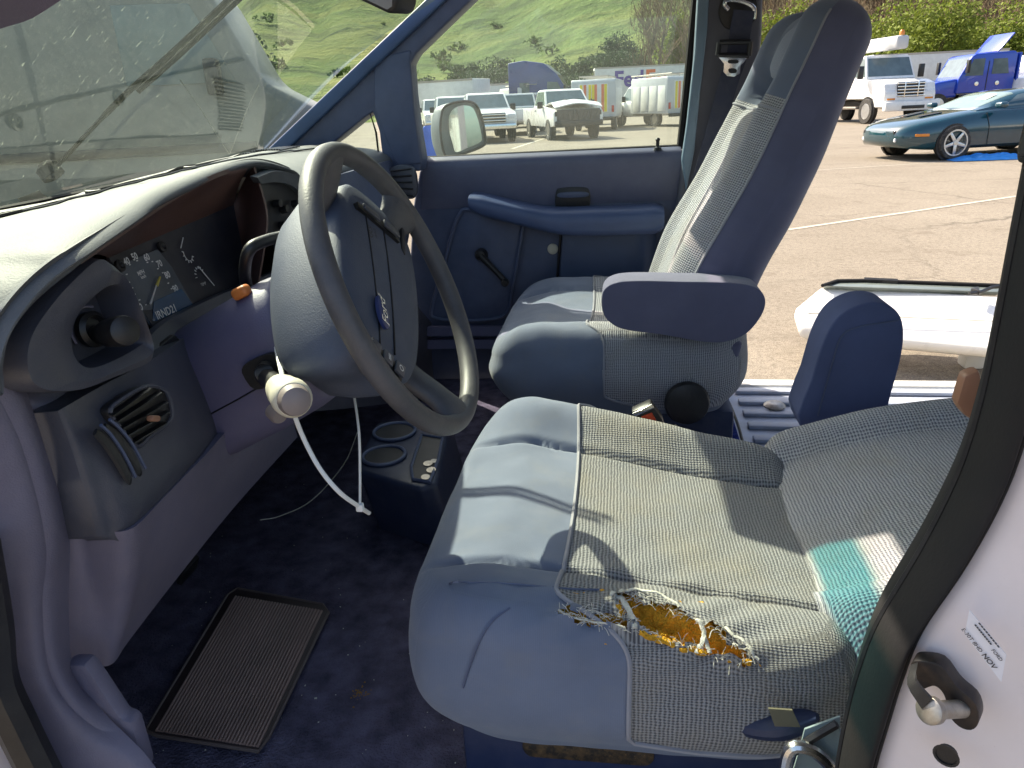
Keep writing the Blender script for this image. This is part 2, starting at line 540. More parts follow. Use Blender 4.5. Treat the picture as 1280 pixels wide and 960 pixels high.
def zframe(o, z, hint=(0, 0, 1)):
    z = Vector(z).normalized()
    h = Vector(hint)
    if abs(z.dot(h.normalized())) > 0.98: h = Vector((1, 0, 0))
    x = h.cross(z).normalized(); y = z.cross(x)
    m = Matrix.Identity(4)
    for i in range(3): m[i][0] = x[i]; m[i][1] = y[i]; m[i][2] = z[i]; m[i][3] = o[i]
    return m


_FONT_CACHE = {}


def text_into(mb, body, size, M, depth=0.0004, bold=0.0, shear=0.0, sx=1.0):
    """Lettering as thin raised print; M maps the text plane (x right, y up, z out)."""
    key = (body, bold, shear)
    if key not in _FONT_CACHE:
        cu = bpy.data.curves.new('lettering', 'FONT')
        cu.body = body; cu.align_x = 'CENTER'; cu.align_y = 'CENTER'; cu.offset = bold; cu.shear = shear
        cu.resolution_u = 3
        ob = bpy.data.objects.new('lettering', cu)
        C.objects.link(ob)
        dg = bpy.context.evaluated_depsgraph_get(); dg.update()
        me = bpy.data.meshes.new_from_object(ob.evaluated_get(dg))
        vs = [v.co.copy() for v in me.vertices]; fs = [tuple(p.vertices) for p in me.polygons]
        bpy.data.objects.remove(ob); bpy.data.curves.remove(cu); bpy.data.meshes.remove(me)
        _FONT_CACHE[key] = (vs, fs)
    vs, fs = _FONT_CACHE[key]
    mb.add([M @ Vector((v.x * size * sx, v.y * size, depth)) for v in vs], fs)
    return mb


def sm(a, b, x):
    t = max(0.0, min(1.0, (x - a) / (b - a)))
    return t * t * (3 - 2 * t)

# ------------------------------------------------------------------ van shell
van = thing('minivan', 'white minivan with its doors open, around the blue grey cabin', 'minivan', (0.3, 1.35, 0.0))
FLZ = 0.565
MB().box((1.28, 1.33, 1.900), (3.24, 1.86, 0.05), bev=0.02).build('roof', 'white', van)
hl = MB()
hl.box((1.28, 1.33, 1.860), (3.16, 1.78, 0.022), bev=0.008)
hl.box((-0.30, 1.33, 1.805), (0.08, 1.66, 0.09), bev=0.02)
hl.box((1.1, 2.215, 1.825), (2.7, 0.07, 0.07), bev=0.02)
hl.box((1.1, 0.47, 1.82), (2.7, 0.07, 0.09), bev=0.02)
hl.build('headliner', pbr('grey_headliner', (0.20, 0.21, 0.26), 0.95, grain=0.5, gscale=300), van)
for y0, y1 in ((1.46, 1.93), (0.68, 1.10)):  # visors out of view, added to shade the rear of the driver's seat
    ym = (y0 + y1) / 2
    MB().box((-0.388 if y0 > 1 else -0.26, ym, 1.702 if y0 > 1 else 1.765), (0.17, y1 - y0, 0.018), Matrix.Rotation(rad(-33 if y0 > 1 else -4), 4, 'Y'), 0.006).build('unseen_shade_visor', 'trim_dark', van)
# floor: navy carpet in front, bare painted metal at the sliding door
cp_ = MB()
cp_.patch([[(-1.02, 0.52, 0.86), (-1.02, 1.0, 0.86), (-1.02, 1.6, 0.86), (-1.02, 2.20, 0.86)],
           [(-0.93, 0.52, 0.60), (-0.93, 1.0, 0.60), (-0.93, 1.6, 0.60), (-0.93, 2.20, 0.60)],
           [(-0.80, 0.52, FLZ), (-0.80, 1.0, FLZ), (-0.80, 1.6, FLZ), (-0.80, 2.20, FLZ)],
           [(-0.3, 0.52, FLZ), (-0.3, 1.0, FLZ), (-0.3, 1.6, FLZ), (-0.3, 2.20, FLZ)],
           [(0.27, 0.52, FLZ), (0.27, 1.0, FLZ), (0.27, 1.6, FLZ), (0.27, 2.05, FLZ)]], 70, 50)
cp_.v = [(x, y, z + 0.004 * mnoise.noise(Vector((x * 9, y * 9, 3))) + 0.002 * mnoise.noise(Vector((x * 30, y * 30, 3)))) for x, y, z in cp_.v]
cp_.build('carpet', 'carpet', van)
MB().box((1.45, 1.34, FLZ - 0.055), (2.7, 1.72, 0.09)).build('floor_pan', 'metalfloor', van)
for i in range(9):
    MB().box((1.35, 1.45 + i * 0.085, FLZ - 0.010 + 0.006), (2.0, 0.035, 0.012), bev=0.005).build('floor_rib', 'metalfloor', van)
for (px, py) in ((968, 508),):
    q = at(px, py, Z=FLZ + 0.004)
    MB().lathe([(0.030, 0), (0.030, 0.004), (0.020, 0.012), (0.012, 0.014), (0.0, 0.012)], Matrix.Translation(q), 18).build('seat_anchor', 'steel', van)
bc = MB()
bq = [at(*p, Z=FLZ + 0.004) for p in ((880, 487), (908, 484), (914, 520), (926, 560), (934, 580), (945, 600), (880, 640), (820, 600), (830, 520))]
bc.prism([bq[i] for i in range(len(bq))], (0, 0, 0.014), 0.004)
bc.build('carpet_remnant', 'carpet_blue', van)
cv = MB().tube(spline([at(*p, Z=FLZ + 0.012) for p in ((905, 494), (912, 505), (922, 530), (928, 552), (932, 568))], 14), 0.004, 6)
cv.build('floor_wire', 'black', van)
sil = MB()
sil.box((1.30, 2.185, FLZ - 0.02), (2.0, 0.05, 0.05), bev=0.008)
sil.box((1.30, 2.245, FLZ - 0.075), (2.0, 0.07, 0.05), bev=0.008)
sil.box((1.30, 2.295, FLZ - 0.20), (2.0, 0.03, 0.30), bev=0.008)
sil.build('door_step', 'white_dull', van)
MB().box((1.30, 2.215, FLZ - 0.045), (2.0, 0.014, 0.012), bev=0.003).build('step_track', 'black', van)
# near side: sill, rear quarter; far side: rear quarter
ns = MB()
ns.box((-0.20, 0.40, FLZ - 0.10), (1.2, 0.16, 0.20), bev=0.02)
ns.box((1.65, 0.42, 0.80), (2.3, 0.06, 0.95), bev=0.02)
ns.box((2.20, 2.26, 0.80), (1.2, 0.06, 0.95), bev=0.02)
ns.box((2.86, 1.34, 0.75), (0.06, 1.86, 0.85), bev=0.02)
ns.box((2.86, 1.34, 1.78), (0.06, 1.86, 0.27), bev=0.02)
ns.build('rear_quarter', 'white', van)
qg = MB()
qg.box((1.65, 0.43, 1.55), (2.3, 0.006, 0.58)); qg.box((2.25, 2.25, 1.55), (1.1, 0.006, 0.58)); qg.box((2.86, 1.34, 1.42), (0.006, 1.7, 0.50))
qg.build('rear_glass', 'sideglass', van)
# nose: hood, wings and cowl beyond the glass
nose = MB()
nose.patch([[(-1.12, 0.46, 1.16), (-1.16, 0.9, 1.19), (-1.18, 1.35, 1.20), (-1.16, 1.8, 1.19), (-1.12, 2.24, 1.16)],
            [(-1.5, 0.48, 1.06), (-1.52, 0.9, 1.10), (-1.53, 1.35, 1.11), (-1.52, 1.8, 1.10), (-1.5, 2.22, 1.06)],
            [(-1.95, 0.55, 0.85), (-2.0, 0.9, 0.89), (-2.02, 1.35, 0.90), (-2.0, 1.8, 0.89), (-1.95, 2.15, 0.85)]], 24, 24, 0.02, (0, 0, -1))
nose.build('hood', 'white_dull', van)
wg = MB()
for y, s_ in ((0.46, 1), (2.21, 1)):
    wg.prism([(-0.68, y, 0.45), (-0.68, y, 1.20), (-1.12, y, 1.17), (-1.95, y, 0.84), (-2.02, y, 0.50), (-1.75, y, 0.46), (-1.70, y, 0.66), (-1.55, y, 0.78), (-1.35, y, 0.78), (-1.2, y, 0.66), (-1.15, y, 0.46)], (0, 0.03, 0), 0.006)
wg.box((-2.0, 1.34, 0.62), (0.06, 1.70, 0.40), bev=0.02)
wg.build('front_wing', 'white', van)
MB().patch([[(-1.00, 0.50, 1.235), (-1.05, 1.0, 1.245), (-1.06, 1.35, 1.25), (-1.05, 1.7, 1.245), (-1.03, 2.2, 1.24)], [(-1.15, 0.50, 1.17), (-1.18, 1.0, 1.195), (-1.2, 1.35, 1.205), (-1.18, 1.7, 1.195), (-1.15, 2.2, 1.17)]], 6, 24, 0.01, (0, 0, -1)).build('cowl', 'black', van)
for y in (0.50, 2.18):
    for x in (-1.46, 2.0):
        w = MB(); mw_ = zframe((x, y, 0.33), (0, -1, 0))
        w.lathe([(0.20, -0.09), (0.31, -0.10), (0.33, -0.07), (0.33, 0.07), (0.31, 0.10), (0.20, 0.09)], mw_, 32)
        w.build('tyre', 'tyre', van)

# windshield
WSB = [Vector(p) for p in ((-0.985, 0.50, 1.262), (-1.045, 0.95, 1.266), (-1.065, 1.35, 1.270), (-1.062, 1.75, 1.282), (-1.055, 2.155, 1.297))]
WST = [Vector(p) for p in ((-0.335, 0.60, 1.735), (-0.36, 0.95, 1.758), (-0.372, 1.35, 1.765), (-0.365, 1.75, 1.758), (-0.335, 2.10, 1.735))]
WSM = [a.lerp(b, 0.5) + Vector((-0.022, 0, 0.028)) for a, b in zip(WSB, WST)]
MB().patch([WSB, WSM, WST], 30, 40).build('windshield', 'windshield', van, smooth=180)
MB().patch([[a.lerp(b, 0.925) + Vector((-0.004, 0, 0.005)) for a, b in zip(WSB[:4], WST[:4])], [a.lerp(b, 0.99) + Vector((-0.002, 0, 0.003)) for a, b in zip(WSB[:4], WST[:4])]], 6, 30).build('tint_band', window_glass('teal_tint_band', (0.10, 0.55, 0.62), dust=0.03), van, smooth=180)
MB().tube(spline([p + Vector((0.004, 0, 0.002)) for p in WSB], 40), 0.006, 6).build('windshield_seal', 'rubber', van)


def on_glass(px, py, lift=0.0):
    v = Vector(((px - 640) / FPX * RGT + (480 - py) / FPX * UPV + FWD).tolist()); o = Vector(EYE.tolist())
    best = None
    c = (WSB[2] + WST[2]) / 2 + Vector((-0.02, 0, 0.026))
    n = (WST[2] - WSB[2]).cross(WSB[4] - WSB[0]).normalized()
    if n.z < 0: n = -n
    t = (c + n * lift - o).dot(n) / v.dot(n)
    return o + v * t


# cracks running from the lower edge of the glass
ck = MB()
for line in (((287, 193), (272, 170), (250, 135), (225, 100)), ((287, 193), (298, 165), (310, 135), (324, 105))):
    ck.tube(spline([on_glass(*q, -0.004) for q in line], 14), 0.0009, 4)
ck.build('glass_crack', pbr('crack_line', (0.10, 0.11, 0.10), 0.4), van)
MB().patch([[on_glass(48, 238, -0.006), on_glass(60, 247, -0.006)], [on_glass(22, 248, -0.006), on_glass(34, 262, -0.006)]], 2, 2).build('inspection_sticker', 'sticker', van)
# wiper lying across the outside of the glass
wp_ = thing('windshield_wiper', 'black windshield wiper lying diagonally across the dusty glass', 'wiper', tuple(on_glass(70, 212, 0.03)))
wl_ = [on_glass(66, 214, 0.020), on_glass(110, 166, 0.024), on_glass(160, 115, 0.028), on_glass(215, 66, 0.028), on_glass(292, -6, 0.024), on_glass(340, -50, 0.02)]
MB().tube(spline(wl_, 30), [0.006] * 9 + [0.0085] * 16 + [0.006] * 6, 8, flat=0.6).build('wiper_arm', 'wiper', wp_)
MB().tube([p + Vector((0.012, 0.012, 0.0)) for p in spline(wl_[2:], 30)], 0.005, 6).build('wiper_blade', 'wiper', wp_)
MB().lathe([(0.022, 0), (0.022, 0.02), (0.014, 0.028), (0.0, 0.03)], zframe(wl_[0] + Vector((0, 0, -0.01)), (-0.5, 0, 0.8)), 16).build('pivot_cap', 'wiper', wp_)

# far A pillar trim with its quarter light
YA = 2.165
ap = MB()
ap.prism([at(*q, Y=YA) for q in ((330, 190), (345, 176), (566, -30), (620, -30), (560, 28), (520, 67), (513, 80), (516, 120), (522, 165), (528, 200), (526, 214), (500, 214), (478, 199), (474, 165), (466, 140), (456, 147), (440, 160), (424, 173), (405, 187), (395, 205), (372, 205), (340, 194))], (0, 0.07, 0), 0.006, 2)
apo = ap.build('pillar_trim', 'trim_dark', van, smooth=50)
MB().prism([at(*q, Y=YA - 0.016) for q in ((330, 190), (562, -30), (588, -30), (470, 82), (360, 186), (352, 192))], (0, 0.03, 0), 0.007, 3).build('pillar_edge', pbr('pillar_blue', (0.050, 0.095, 0.20), 0.45, grain=0.3, gscale=600), apo)
MB().prism([at(*q, Y=YA - 0.004) for q in ((466, 72), (514, 62), (513, 80), (518, 140), (527, 205), (496, 208), (480, 170), (468, 135))], (0, 0.02, 0), 0.006, 3).build('pillar_panel', 'trim_dark', apo)
MB().lathe([(0.010, 0), (0.010, 0.006), (0.004, 0.008)], zframe(at(397, 144, Y=YA - 0.002), (0, -1, 0)), 14).build('trim_clip', 'black', apo)
qo = [at(*q, Y=2.215) for q in ((400, 210), (400, 180), (424, 170), (466, 138), (478, 200), (470, 212))]
MB().prism(qo, (0, 0.004, 0)).build('quarter_light', 'sideglass', van)
MB().tube([p + Vector((0, -0.03, 0)) for p in (at(424, 172, Y=2.2), at(466, 139, Y=2.2), at(474, 165, Y=2.2), at(478, 200, Y=2.2))], 0.003, 6).build('quarter_seal', 'rubber', van)

# far B pillar with belt slot
bp = MB()
bp.prism([at(*q, Y=2.19) for q in ((880, -110), (957, -110), (953, 40), (948, 100), (935, 200), (925, 320), (890, 420), (835, 420), (846, 260), (855, 190), (866, 110))], (0, 0.09, 0), 0.012, 3)
bpo = bp.build('pillar_trim', pbr('grey_pillar_trim', (0.105, 0.105, 0.125), 0.5, grain=0.35, gscale=600), van)
MB().prism([at(*q, Y=2.175) for q in ((878, -110), (893, -110), (884, 40), (875, 120), (868, 190), (858, 240), (852, 200), (858, 160), (868, 70))], (0, 0.03, 0), 0.006, 3).build('pillar_edge', pbr('pillar_edge_blue', (0.16, 0.23, 0.30), 0.42, grain=0.3, gscale=600), bpo)
dr = MB(); dr.prism(closed_spline([at(*q, Y=2.184) for q in ((899, 12), (906, -6), (925, -14), (945, -2), (945, 24), (930, 34), (910, 36), (901, 26))], 24), (0, 0.01, 0), 0.002); dr.build('belt_slot', 'black', bpo)

# near A pillar (corner of the frame), hinge pillar and its rubber
na = MB()
na.patch([[(-1.02, 0.46, 1.26), (-0.77, 0.53, 1.398), (-0.525, 0.595, 1.470), (-0.44, 0.60, 1.4945), (-0.25, 0.63, 1.60)],
          [(-1.02, 0.44, 1.33), (-0.77, 0.49, 1.44), (-0.535, 0.55, 1.510), (-0.45, 0.56, 1.545), (-0.25, 0.58, 1.65)],
          [(-1.00, 0.40, 1.36), (-0.77, 0.44, 1.47), (-0.535, 0.48, 1.56), (-0.45, 0.50, 1.60), (-0.25, 0.52, 1.70)]], 8, 24, 0.01, (0, -0.5, 0.8))
na.build('pillar_trim', pbr('plum_pillar_trim', (0.085, 0.070, 0.105), 0.5, grain=0.35, gscale=600), van)
kp = MB()
kp.patch([[at(-70, 470, Y=0.43), at(-20, 470, Y=0.455), at(0, 478, Y=0.47), at(14, 490, Y=0.485)],
          [at(-60, 570, Y=0.43), at(0, 565, Y=0.455), at(28, 566, Y=0.47), at(44, 580, Y=0.49)],
          [at(-45, 680, Y=0.43), at(10, 680, Y=0.455), at(52, 678, Y=0.475), at(72, 676, Y=0.505)],
          [at(-30, 760, Y=0.43), at(6, 750, Y=0.455), at(46, 755, Y=0.47), at(72, 770, Y=0.505)],
          [at(-25, 840, Y=0.43), at(8, 835, Y=0.455), at(52, 838, Y=0.465), at(80, 850, Y=0.495)],
          [at(0, 900, Y=0.43), at(30, 895, Y=0.455), at(80, 900, Y=0.465), at(120, 905, Y=0.485)],
          [at(40, 970, Y=0.43), at(62, 965, Y=0.45), at(120, 965, Y=0.465), at(178, 965, Y=0.48)],
          [at(90, 1060, Y=0.43), at(120, 1060, Y=0.45), at(180, 1060, Y=0.465), at(240, 1060, Y=0.48)]], 44, 18, 0.012, (0.2, 1, 0))
kp.build('kick_panel', 'trim', van, smooth=60)
MB().prism([at(*q, Y=0.50) for q in ((76, 832), (104, 832), (118, 852), (150, 900), (164, 905), (182, 965), (150, 990), (110, 920), (86, 860))], (0, 0.02, 0), 0.006, 2).build('kick_flange', 'trim', van)
MB().tube(spline([at(*q, Y=0.425) for q in ((-30, 680), (-12, 780), (-4, 850), (20, 905), (50, 965), (100, 1060))], 24), 0.016, 8).build('door_seal', 'black', van)

hb = MB()
hb.box((-0.80, 0.475, 0.86), (0.40, 0.03, 0.72), bev=0.01)
hb.box((-0.64, 0.44, 0.86), (0.05, 0.07, 0.74), bev=0.01)
hb.build('hinge_pillar', 'jamb', van)
# near B pillar: white jamb, rubber seal, striker, label
YB = 0.47
lE = [(1300, 100), (1284, 200), (1265, 300), (1246, 400), (1225, 500), (1196, 590), (1150, 682), (1098, 770), (1074, 830), (1058, 890), (1045, 965), (1040, 1040)]
rE = [(1345, 100), (1335, 200), (1322, 330), (1300, 450), (1278, 545), (1250, 620), (1205, 702), (1152, 780), (1128, 840), (1112, 890), (1090, 965), (1082, 1040)]
se = MB()
lp = [at(*q, Y=YB + 0.03) for q in lE]; rp_ = [at(*q, Y=YB - 0.005) for q in rE]
lp.insert(0, Vector((0.285, YB + 0.03, 1.83))); rp_.insert(0, Vector((0.315, YB - 0.005, 1.83)))
lp.append(Vector((lp[-1].x - 0.01, YB + 0.03, 0.47))); rp_.append(Vector((rp_[-1].x - 0.01, YB - 0.005, 0.47)))
mid1 = [a.lerp(b, 0.30) + Vector((-0.004, -0.020, 0)) for a, b in zip(lp, rp_)]
mid2 = [a.lerp(b, 0.75) + Vector((-0.004, -0.020, 0)) for a, b in zip(lp, rp_)]
inn = [p + Vector((0.012, 0.03, 0)) for p in lp]
se.patch([inn, lp, mid1, mid2, rp_], 24, 60, 0.006, (1, 1, 0))
se.build('door_seal', 'rubber', van, smooth=80)
MB().tube([p + Vector((0.0, -0.004, 0)) for p in spline(lp, 50)], 0.0030, 6).build('seal_bead', 'black', van)
jb = MB()
jr0 = [at(*q, Y=YB - 0.004) for q in rE]
jr0.insert(0, Vector((0.316, YB - 0.004, 1.83))); jr0.append(Vector((jr0[-1].x - 0.01, YB - 0.004, 0.47)))
jr = [[p + Vector((0.006, 0.012, 0)) for p in jr0], jr0,
      [p + Vector((0.016, -0.016, 0)) for p in jr0], [p + Vector((0.055, -0.030, 0)) for p in jr0], [p + Vector((0.11, -0.055, 0)) for p in jr0], [p + Vector((0.16, -0.095, 0)) for p in jr0], [p + Vector((0.26, -0.10, 0)) for p in jr0]]
jb.patch(jr, 36, 60, 0.004, (1, 1, 0))
jbo = jb.build('door_jamb', 'jamb', van, smooth=60)
SN = Vector((-0.55, -0.80, 0.05)).normalized()       # way the jamb faces by the striker


def on_jamb(px, py, lift=0.0):
    v = Vector(((px - 640) / FPX * RGT + (480 - py) / FPX * UPV + FWD).tolist()); o = Vector(EYE.tolist())
    c = at(1180, 870, Y=YB - 0.036) + SN * lift
    t = (c - o).dot(SN) / v.dot(SN)
    return o + v * t


pl_ = MB()
pl_.prism(closed_spline([on_jamb(*q, 0.006) for q in ((1138, 830), (1150, 826), (1176, 832), (1196, 858), (1218, 878), (1224, 900), (1216, 913), (1200, 910), (1186, 895), (1180, 870), (1168, 858), (1152, 862), (1140, 850))], 40), -SN * 0.014, 0.0015)
plo = pl_.build('striker_plate', pbr('blackened_steel', (0.030, 0.026, 0.026), 0.4, metal=0.5, var=0.3, vscale=60, dust=0.15, dustcol=(0.2, 0.12, 0.07)), jbo)
MB().patch([[on_jamb(1138, 832, 0.008), on_jamb(1146, 828, 0.006)], [on_jamb(1134, 856, 0.030), on_jamb(1144, 850, 0.030)], [on_jamb(1152, 886, 0.036), on_jamb(1164, 874, 0.036)]], 6, 3, 0.003, (0.5, 0.5, 0)).build('striker_guard', 'black', jbo)
s0_, s1_ = on_jamb(1202, 886, 0.005), on_jamb(1163, 888, 0.034)
sd_ = (s1_ - s0_).normalized()
MB().tube([s0_, s1_ - sd_ * 0.004, s1_ - sd_ * 0.0035, s1_ + sd_ * 0.002, s1_ + sd_ * 0.003], [0.0060, 0.0060, 0.0090, 0.0092, 0.0075], 20).build('striker_pin', 'steel', jbo)
for q, r in (((1183, 944), 0.0075),):
    MB().lathe([(r, 0.0), (r * 1.15, 0.001), (r * 0.9, 0.0012), (r * 0.85, -0.004)], zframe(on_jamb(*q, 0.002), SN), 18).build('jamb_hole', 'black', jbo)
lb_ = MB(); lq = [on_jamb(*q, 0.006) for q in ((1212, 762), (1258, 818), (1252, 852), (1206, 792))]
lb_.prism(lq, SN * 0.0006); lbo = lb_.build('paper_label', 'sticker', jbo)
lx = (lq[1] - lq[0]).normalized(); ly = (lq[0] - lq[3]).normalized()
lm = frame(on_jamb(1232, 806, 0.0072), lx, ly)
if lm.col[2].xyz.dot(SN) < 0: lm = frame(on_jamb(1232, 806, 0.0072), lx, -ly)
LL = (lq[1] - lq[0]).length; LW = (lq[0] - lq[3]).length
t = MB()
text_into(t, 'E-30T 8HD', LW * 0.20, lm @ Matrix.Translation((-LL * 0.17, -LW * 0.28, 0.0002)), bold=0.01)
text_into(t, 'NOV', LW * 0.26, lm @ Matrix.Translation((LL * 0.30, -LW * 0.28, 0.0002)), bold=0.02)
text_into(t, 'FORD', LW * 0.17, lm @ Matrix.Translation((LL * 0.24, LW * 0.10, 0.0002)), bold=0.015)
for w, yy in ((0.56, 0.34), (0.46, 0.18)):
    for i in range(9): t.box(lm @ Vector((-LL * 0.40 + i * LL * w / 9, LW * yy, 0.0003)), (LL * w / 12, LW * 0.05, 0.0003), lm.to_3x3().to_4x4())
t.build('label_print', 'print_dark', lbo)
bk = MB(); bk.prism([at(*q, Y=0.62) for q in ((1206, 470), (1226, 462), (1232, 500), (1222, 530), (1206, 520), (1196, 505))], (0, 0.015, 0), 0.004); bk.build('belt_guide', 'brass', van)

# ------------------------------------------------------------------ seats
def to_px(p):
    q = np.array(p, float) - EYE
    d = q @ FWD
    return 640 + FPX * (q @ RGT) / d, 480 - FPX * (q @ UPV) / d


def in_poly(x, y, poly):
    c = False; j = len(poly) - 1
    for i in range(len(poly)):
        xi, yi = poly[i]; xj, yj = poly[j]
        if (yi > y) != (yj > y) and x < (xj - xi) * (y - yi) / (yj - yi) + xi: c = not c
        j = i
    return c


def poly_dist(x, y, poly):
    best = 1e9
    for (x0, y0), (x1, y1) in zip(poly, poly[1:] + poly[:1]):
        dx, dy = x1 - x0, y1 - y0
        t = max(0, min(1, ((x - x0) * dx + (y - y0) * dy) / (dx * dx + dy * dy + 1e-9)))
        best = min(best, math.hypot(x - x0 - t * dx, y - y0 - t * dy))
    return best


class Cushion:
    M1, M2 = 0.64, 0.80

    def __init__(s, cx, cy, hx, hy, ztop, zbot, bol=0.022, seed=0.0, near_drop=0.0, tilt=0.0, far=None, taper=0.0):
        s.far, s.tp = far, taper
        s.cx, s.cy, s.hx, s.hy, s.zt, s.zb, s.bol, s.seed, s.nd, s.tilt = cx, cy, hx, hy, ztop, zbot, bol, seed, near_drop, tilt

    def __call__(s, u, v, inset=0.0):
        m = max(abs(u), abs(v), 1e-6)
        a, b = u / m, v / m
        k = (abs(a) ** 6 + abs(b) ** 6 + 1e-12) ** (-1 / 6)
        if m < 1e-5: k = 1.0
        SH = 0.105; HS = 0.040
        if m < s.M1: r = (1 - SH) * m / s.M1; z = 0.0; wall = 0.0
        elif m < s.M2:
            th = (m - s.M1) / (s.M2 - s.M1) * math.pi / 2
            r = 1 - SH + SH * math.sin(th); z = -HS * (1 - math.cos(th)); wall = 0.0
        else:
            t = (m - s.M2) / (1 - s.M2); wall = t
            H = s.zt - HS - s.zb
            r = 1 + 0.035 * math.sin(math.pi * min(1, t * 1.15)) - 0.13 * t ** 2.2; z = -HS - t * H
        x = a * k * r; y = b * k * r
        sy = abs(y)
        top = 1 - sm(0.0, 0.5, wall)
        if s.far and y > 0: B = s.far * math.exp(-((sy - 0.80) / 0.20) ** 2) - 0.010 * math.exp(-((sy - 0.50) / 0.022) ** 2)
        else: B = s.bol * math.exp(-((sy - 0.80) / 0.17) ** 2) - 0.010 * math.exp(-((sy - 0.60) / 0.022) ** 2)
        if sy < 0.6: B -= 0.006 * (1 - (sy / 0.6) ** 2) * 0.5
        z += B * top * sm(-1.05, -0.72, x)
        z -= 0.028 * sm(-0.55, -1.0, x) * top
        z += s.tilt * (-x) * top
        if y < 0: z -= s.nd * sm(-0.62, -1.0, y) * top
        if y > 0: y *= 1 - s.tp * sm(-0.7, 1.0, x)
        P = Vector((s.cx + s.hx * x, s.cy + s.hy * y, s.zt + z))
        w = mnoise.noise(Vector((P.x * 9 + s.seed, P.y * 9, P.z * 9))) * 0.0045 + mnoise.noise(Vector((P.x * 26, P.y * 26 + s.seed, P.z * 26))) * 0.0012
        nrm = Vector((a * k * (0.2 + 0.8 * (m > s.M2)) * (m > s.M1), b * k * (m > s.M1), 1.0 - wall)).normalized()
        P += nrm * (w - inset)
        drop = -z if m > s.M1 else 0
        uv = (P.x, s.cy + s.hy * y + (math.copysign(drop, b) if abs(b) >= abs(a) else 0)) if abs(b) >= abs(a) else (P.x + math.copysign(drop, a), P.y)
        return P, uv, wall, (x, y)

    def u_at(s, X, v):
        lo, hi = -1.0, 1.0
        for _ in range(40):
            mid = (lo + hi) / 2
            if s(mid, v)[0].x < X: lo = mid
            else: hi = mid
        return (lo + hi) / 2


def cushion_meshes(parent, cu, xs, N=120, tears=(), mats=('cloth', 'tweed'), wall_end=0.88, side_shift=0.045):
    P = {}
    for i in range(N + 1):
        for j in range(N + 1):
            u = -1 + 2 * i / N; v = -1 + 2 * j / N
            P[i, j] = cu(u, v)
    front, back, foam = MB(), MB(), MB()
    cache = {}

    def seam(yn, wall):
        # the tweed starts at xs on the top and further back on the side walls, with a rounded lower corner
        e = xs + 0.012 * (1 - yn * yn) + side_shift * sm(0.80, 1.0, abs(yn)) + (0.10 * sm(0.55, wall_end, wall) ** 2.0)
        return e

    def emit(mb, tagname, quad, fn=None):
        ids = []
        for key in quad:
            kk = (tagname, key)
            if kk not in cache:
                p, uv, wall, _ = P[key]
                if fn: p = fn(key)
                cache[kk] = len(mb.v); mb.v.append(tuple(p)); mb.uv[cache[kk]] = uv
            ids.append(cache[kk])
        mb.f.append(tuple(ids))

    lift = {}

    def lifted(key):
        p, uv, wall, (xn, yn) = P[key]
        if not tears: return p
        if key not in lift:
            x, y = to_px(p)
            d = min(poly_dist(x, y, t) for t in tears)
            w = math.exp(-(d / 9.0) ** 2)
            q = p.copy()
            if d < 30:
                q.z += w * (0.004 + 0.010 * mnoise.noise(p * 55)) ; q.y += w * 0.006 * mnoise.noise(p * 70 + Vector((3, 1, 2)))
            # gathered folds running away from the tear
            if d < 160:
                q += Vector((0, 0, 1)) * 0.0020 * math.exp(-(d / 60.0) ** 2) * math.sin(x * 0.05 + y * 0.16 + 2 * mnoise.noise(p * 9))
            lift[key] = q
        return lift[key]

    for i in range(N):
        for j in range(N):
            quad = ((i, j), (i + 1, j), (i + 1, j + 1), (i, j + 1))
            c = sum((P[k][0] for k in quad), Vector()) / 4
            wall = sum(P[k][2] for k in quad) / 4
            yn = sum(P[k][3][1] for k in quad) / 4
            if tears:
                x, y = to_px(c)
                jig = 4.5 * mnoise.noise(c * 120) + 2.5 * mnoise.noise(c * 260)
                hole = False
                dmin = 1e9
                for t in tears:
                    d = poly_dist(x, y, t); ins = in_poly(x, y, t)
                    sd = -d if ins else d
                    dmin = min(dmin, sd)
                    if sd + jig < 0 and sd < 6: hole = True
                if dmin < 26:
                    def ff(key):
                        p, uv, wl, (xn, yy) = P[key]
                        x, y = to_px(p)
                        dd = max(0.0, min(1.0, min((-poly_dist(x, y, t) if in_poly(x, y, t) else poly_dist(x, y, t)) for t in tears) / -16 + 0.4))
                        return p + Vector((0, 0.35, -0.8)) * (0.006 + 0.022 * dd) + Vector((mnoise.noise(p * 90), mnoise.noise(p * 95 + Vector((5, 0, 0))), mnoise.noise(p * 100))) * 0.006
                    emit(foam, 'foam', quad, ff)
                if hole: continue
            if c.x > seam(yn, wall) and wall < wall_end: emit(back, 't', quad, lifted)
            else: emit(front, 'c', quad, lifted)
    a = front.build('cushion', mats[0], parent, smooth=60)
    b = back.build('cushion_insert', mats[1], parent, smooth=60)
    if tears: foam.build('exposed_foam', 'foam', parent, smooth=None)
    # piping along the seam: over the top, down both sides and back along the bottom of the side
    path = []
    mw = cu.M2 + wall_end * (1 - cu.M2)
    for q in range(121):
        v = -mw + 2 * mw * q / 120
        u = 0.0
        for _ in range(6):
            p, uv, wall, (xn, yn) = cu(u, v)
            u = cu.u_at(seam(yn, wall), v)
        p, uv, wall, (xn, yn) = cu(u, v)
        path.append((p, wall, yn, u, v))
    pth = []
    near = path[0]
    for q in range(14, 0, -1):
        uu = near[3] + (0.80 - near[3]) * q / 14
        pth.append(cu(uu, near[4])[0] + Vector((0, -0.002, 0)))
    for p, wall, yn, u, v in path:
        pth.append(p + Vector((0, math.copysign(0.002, yn) * (wall > 0), 0.0015 * (wall == 0))))
    MB().tube(pth, 0.0028, 6).build('piping', 'piping', parent)
    return P


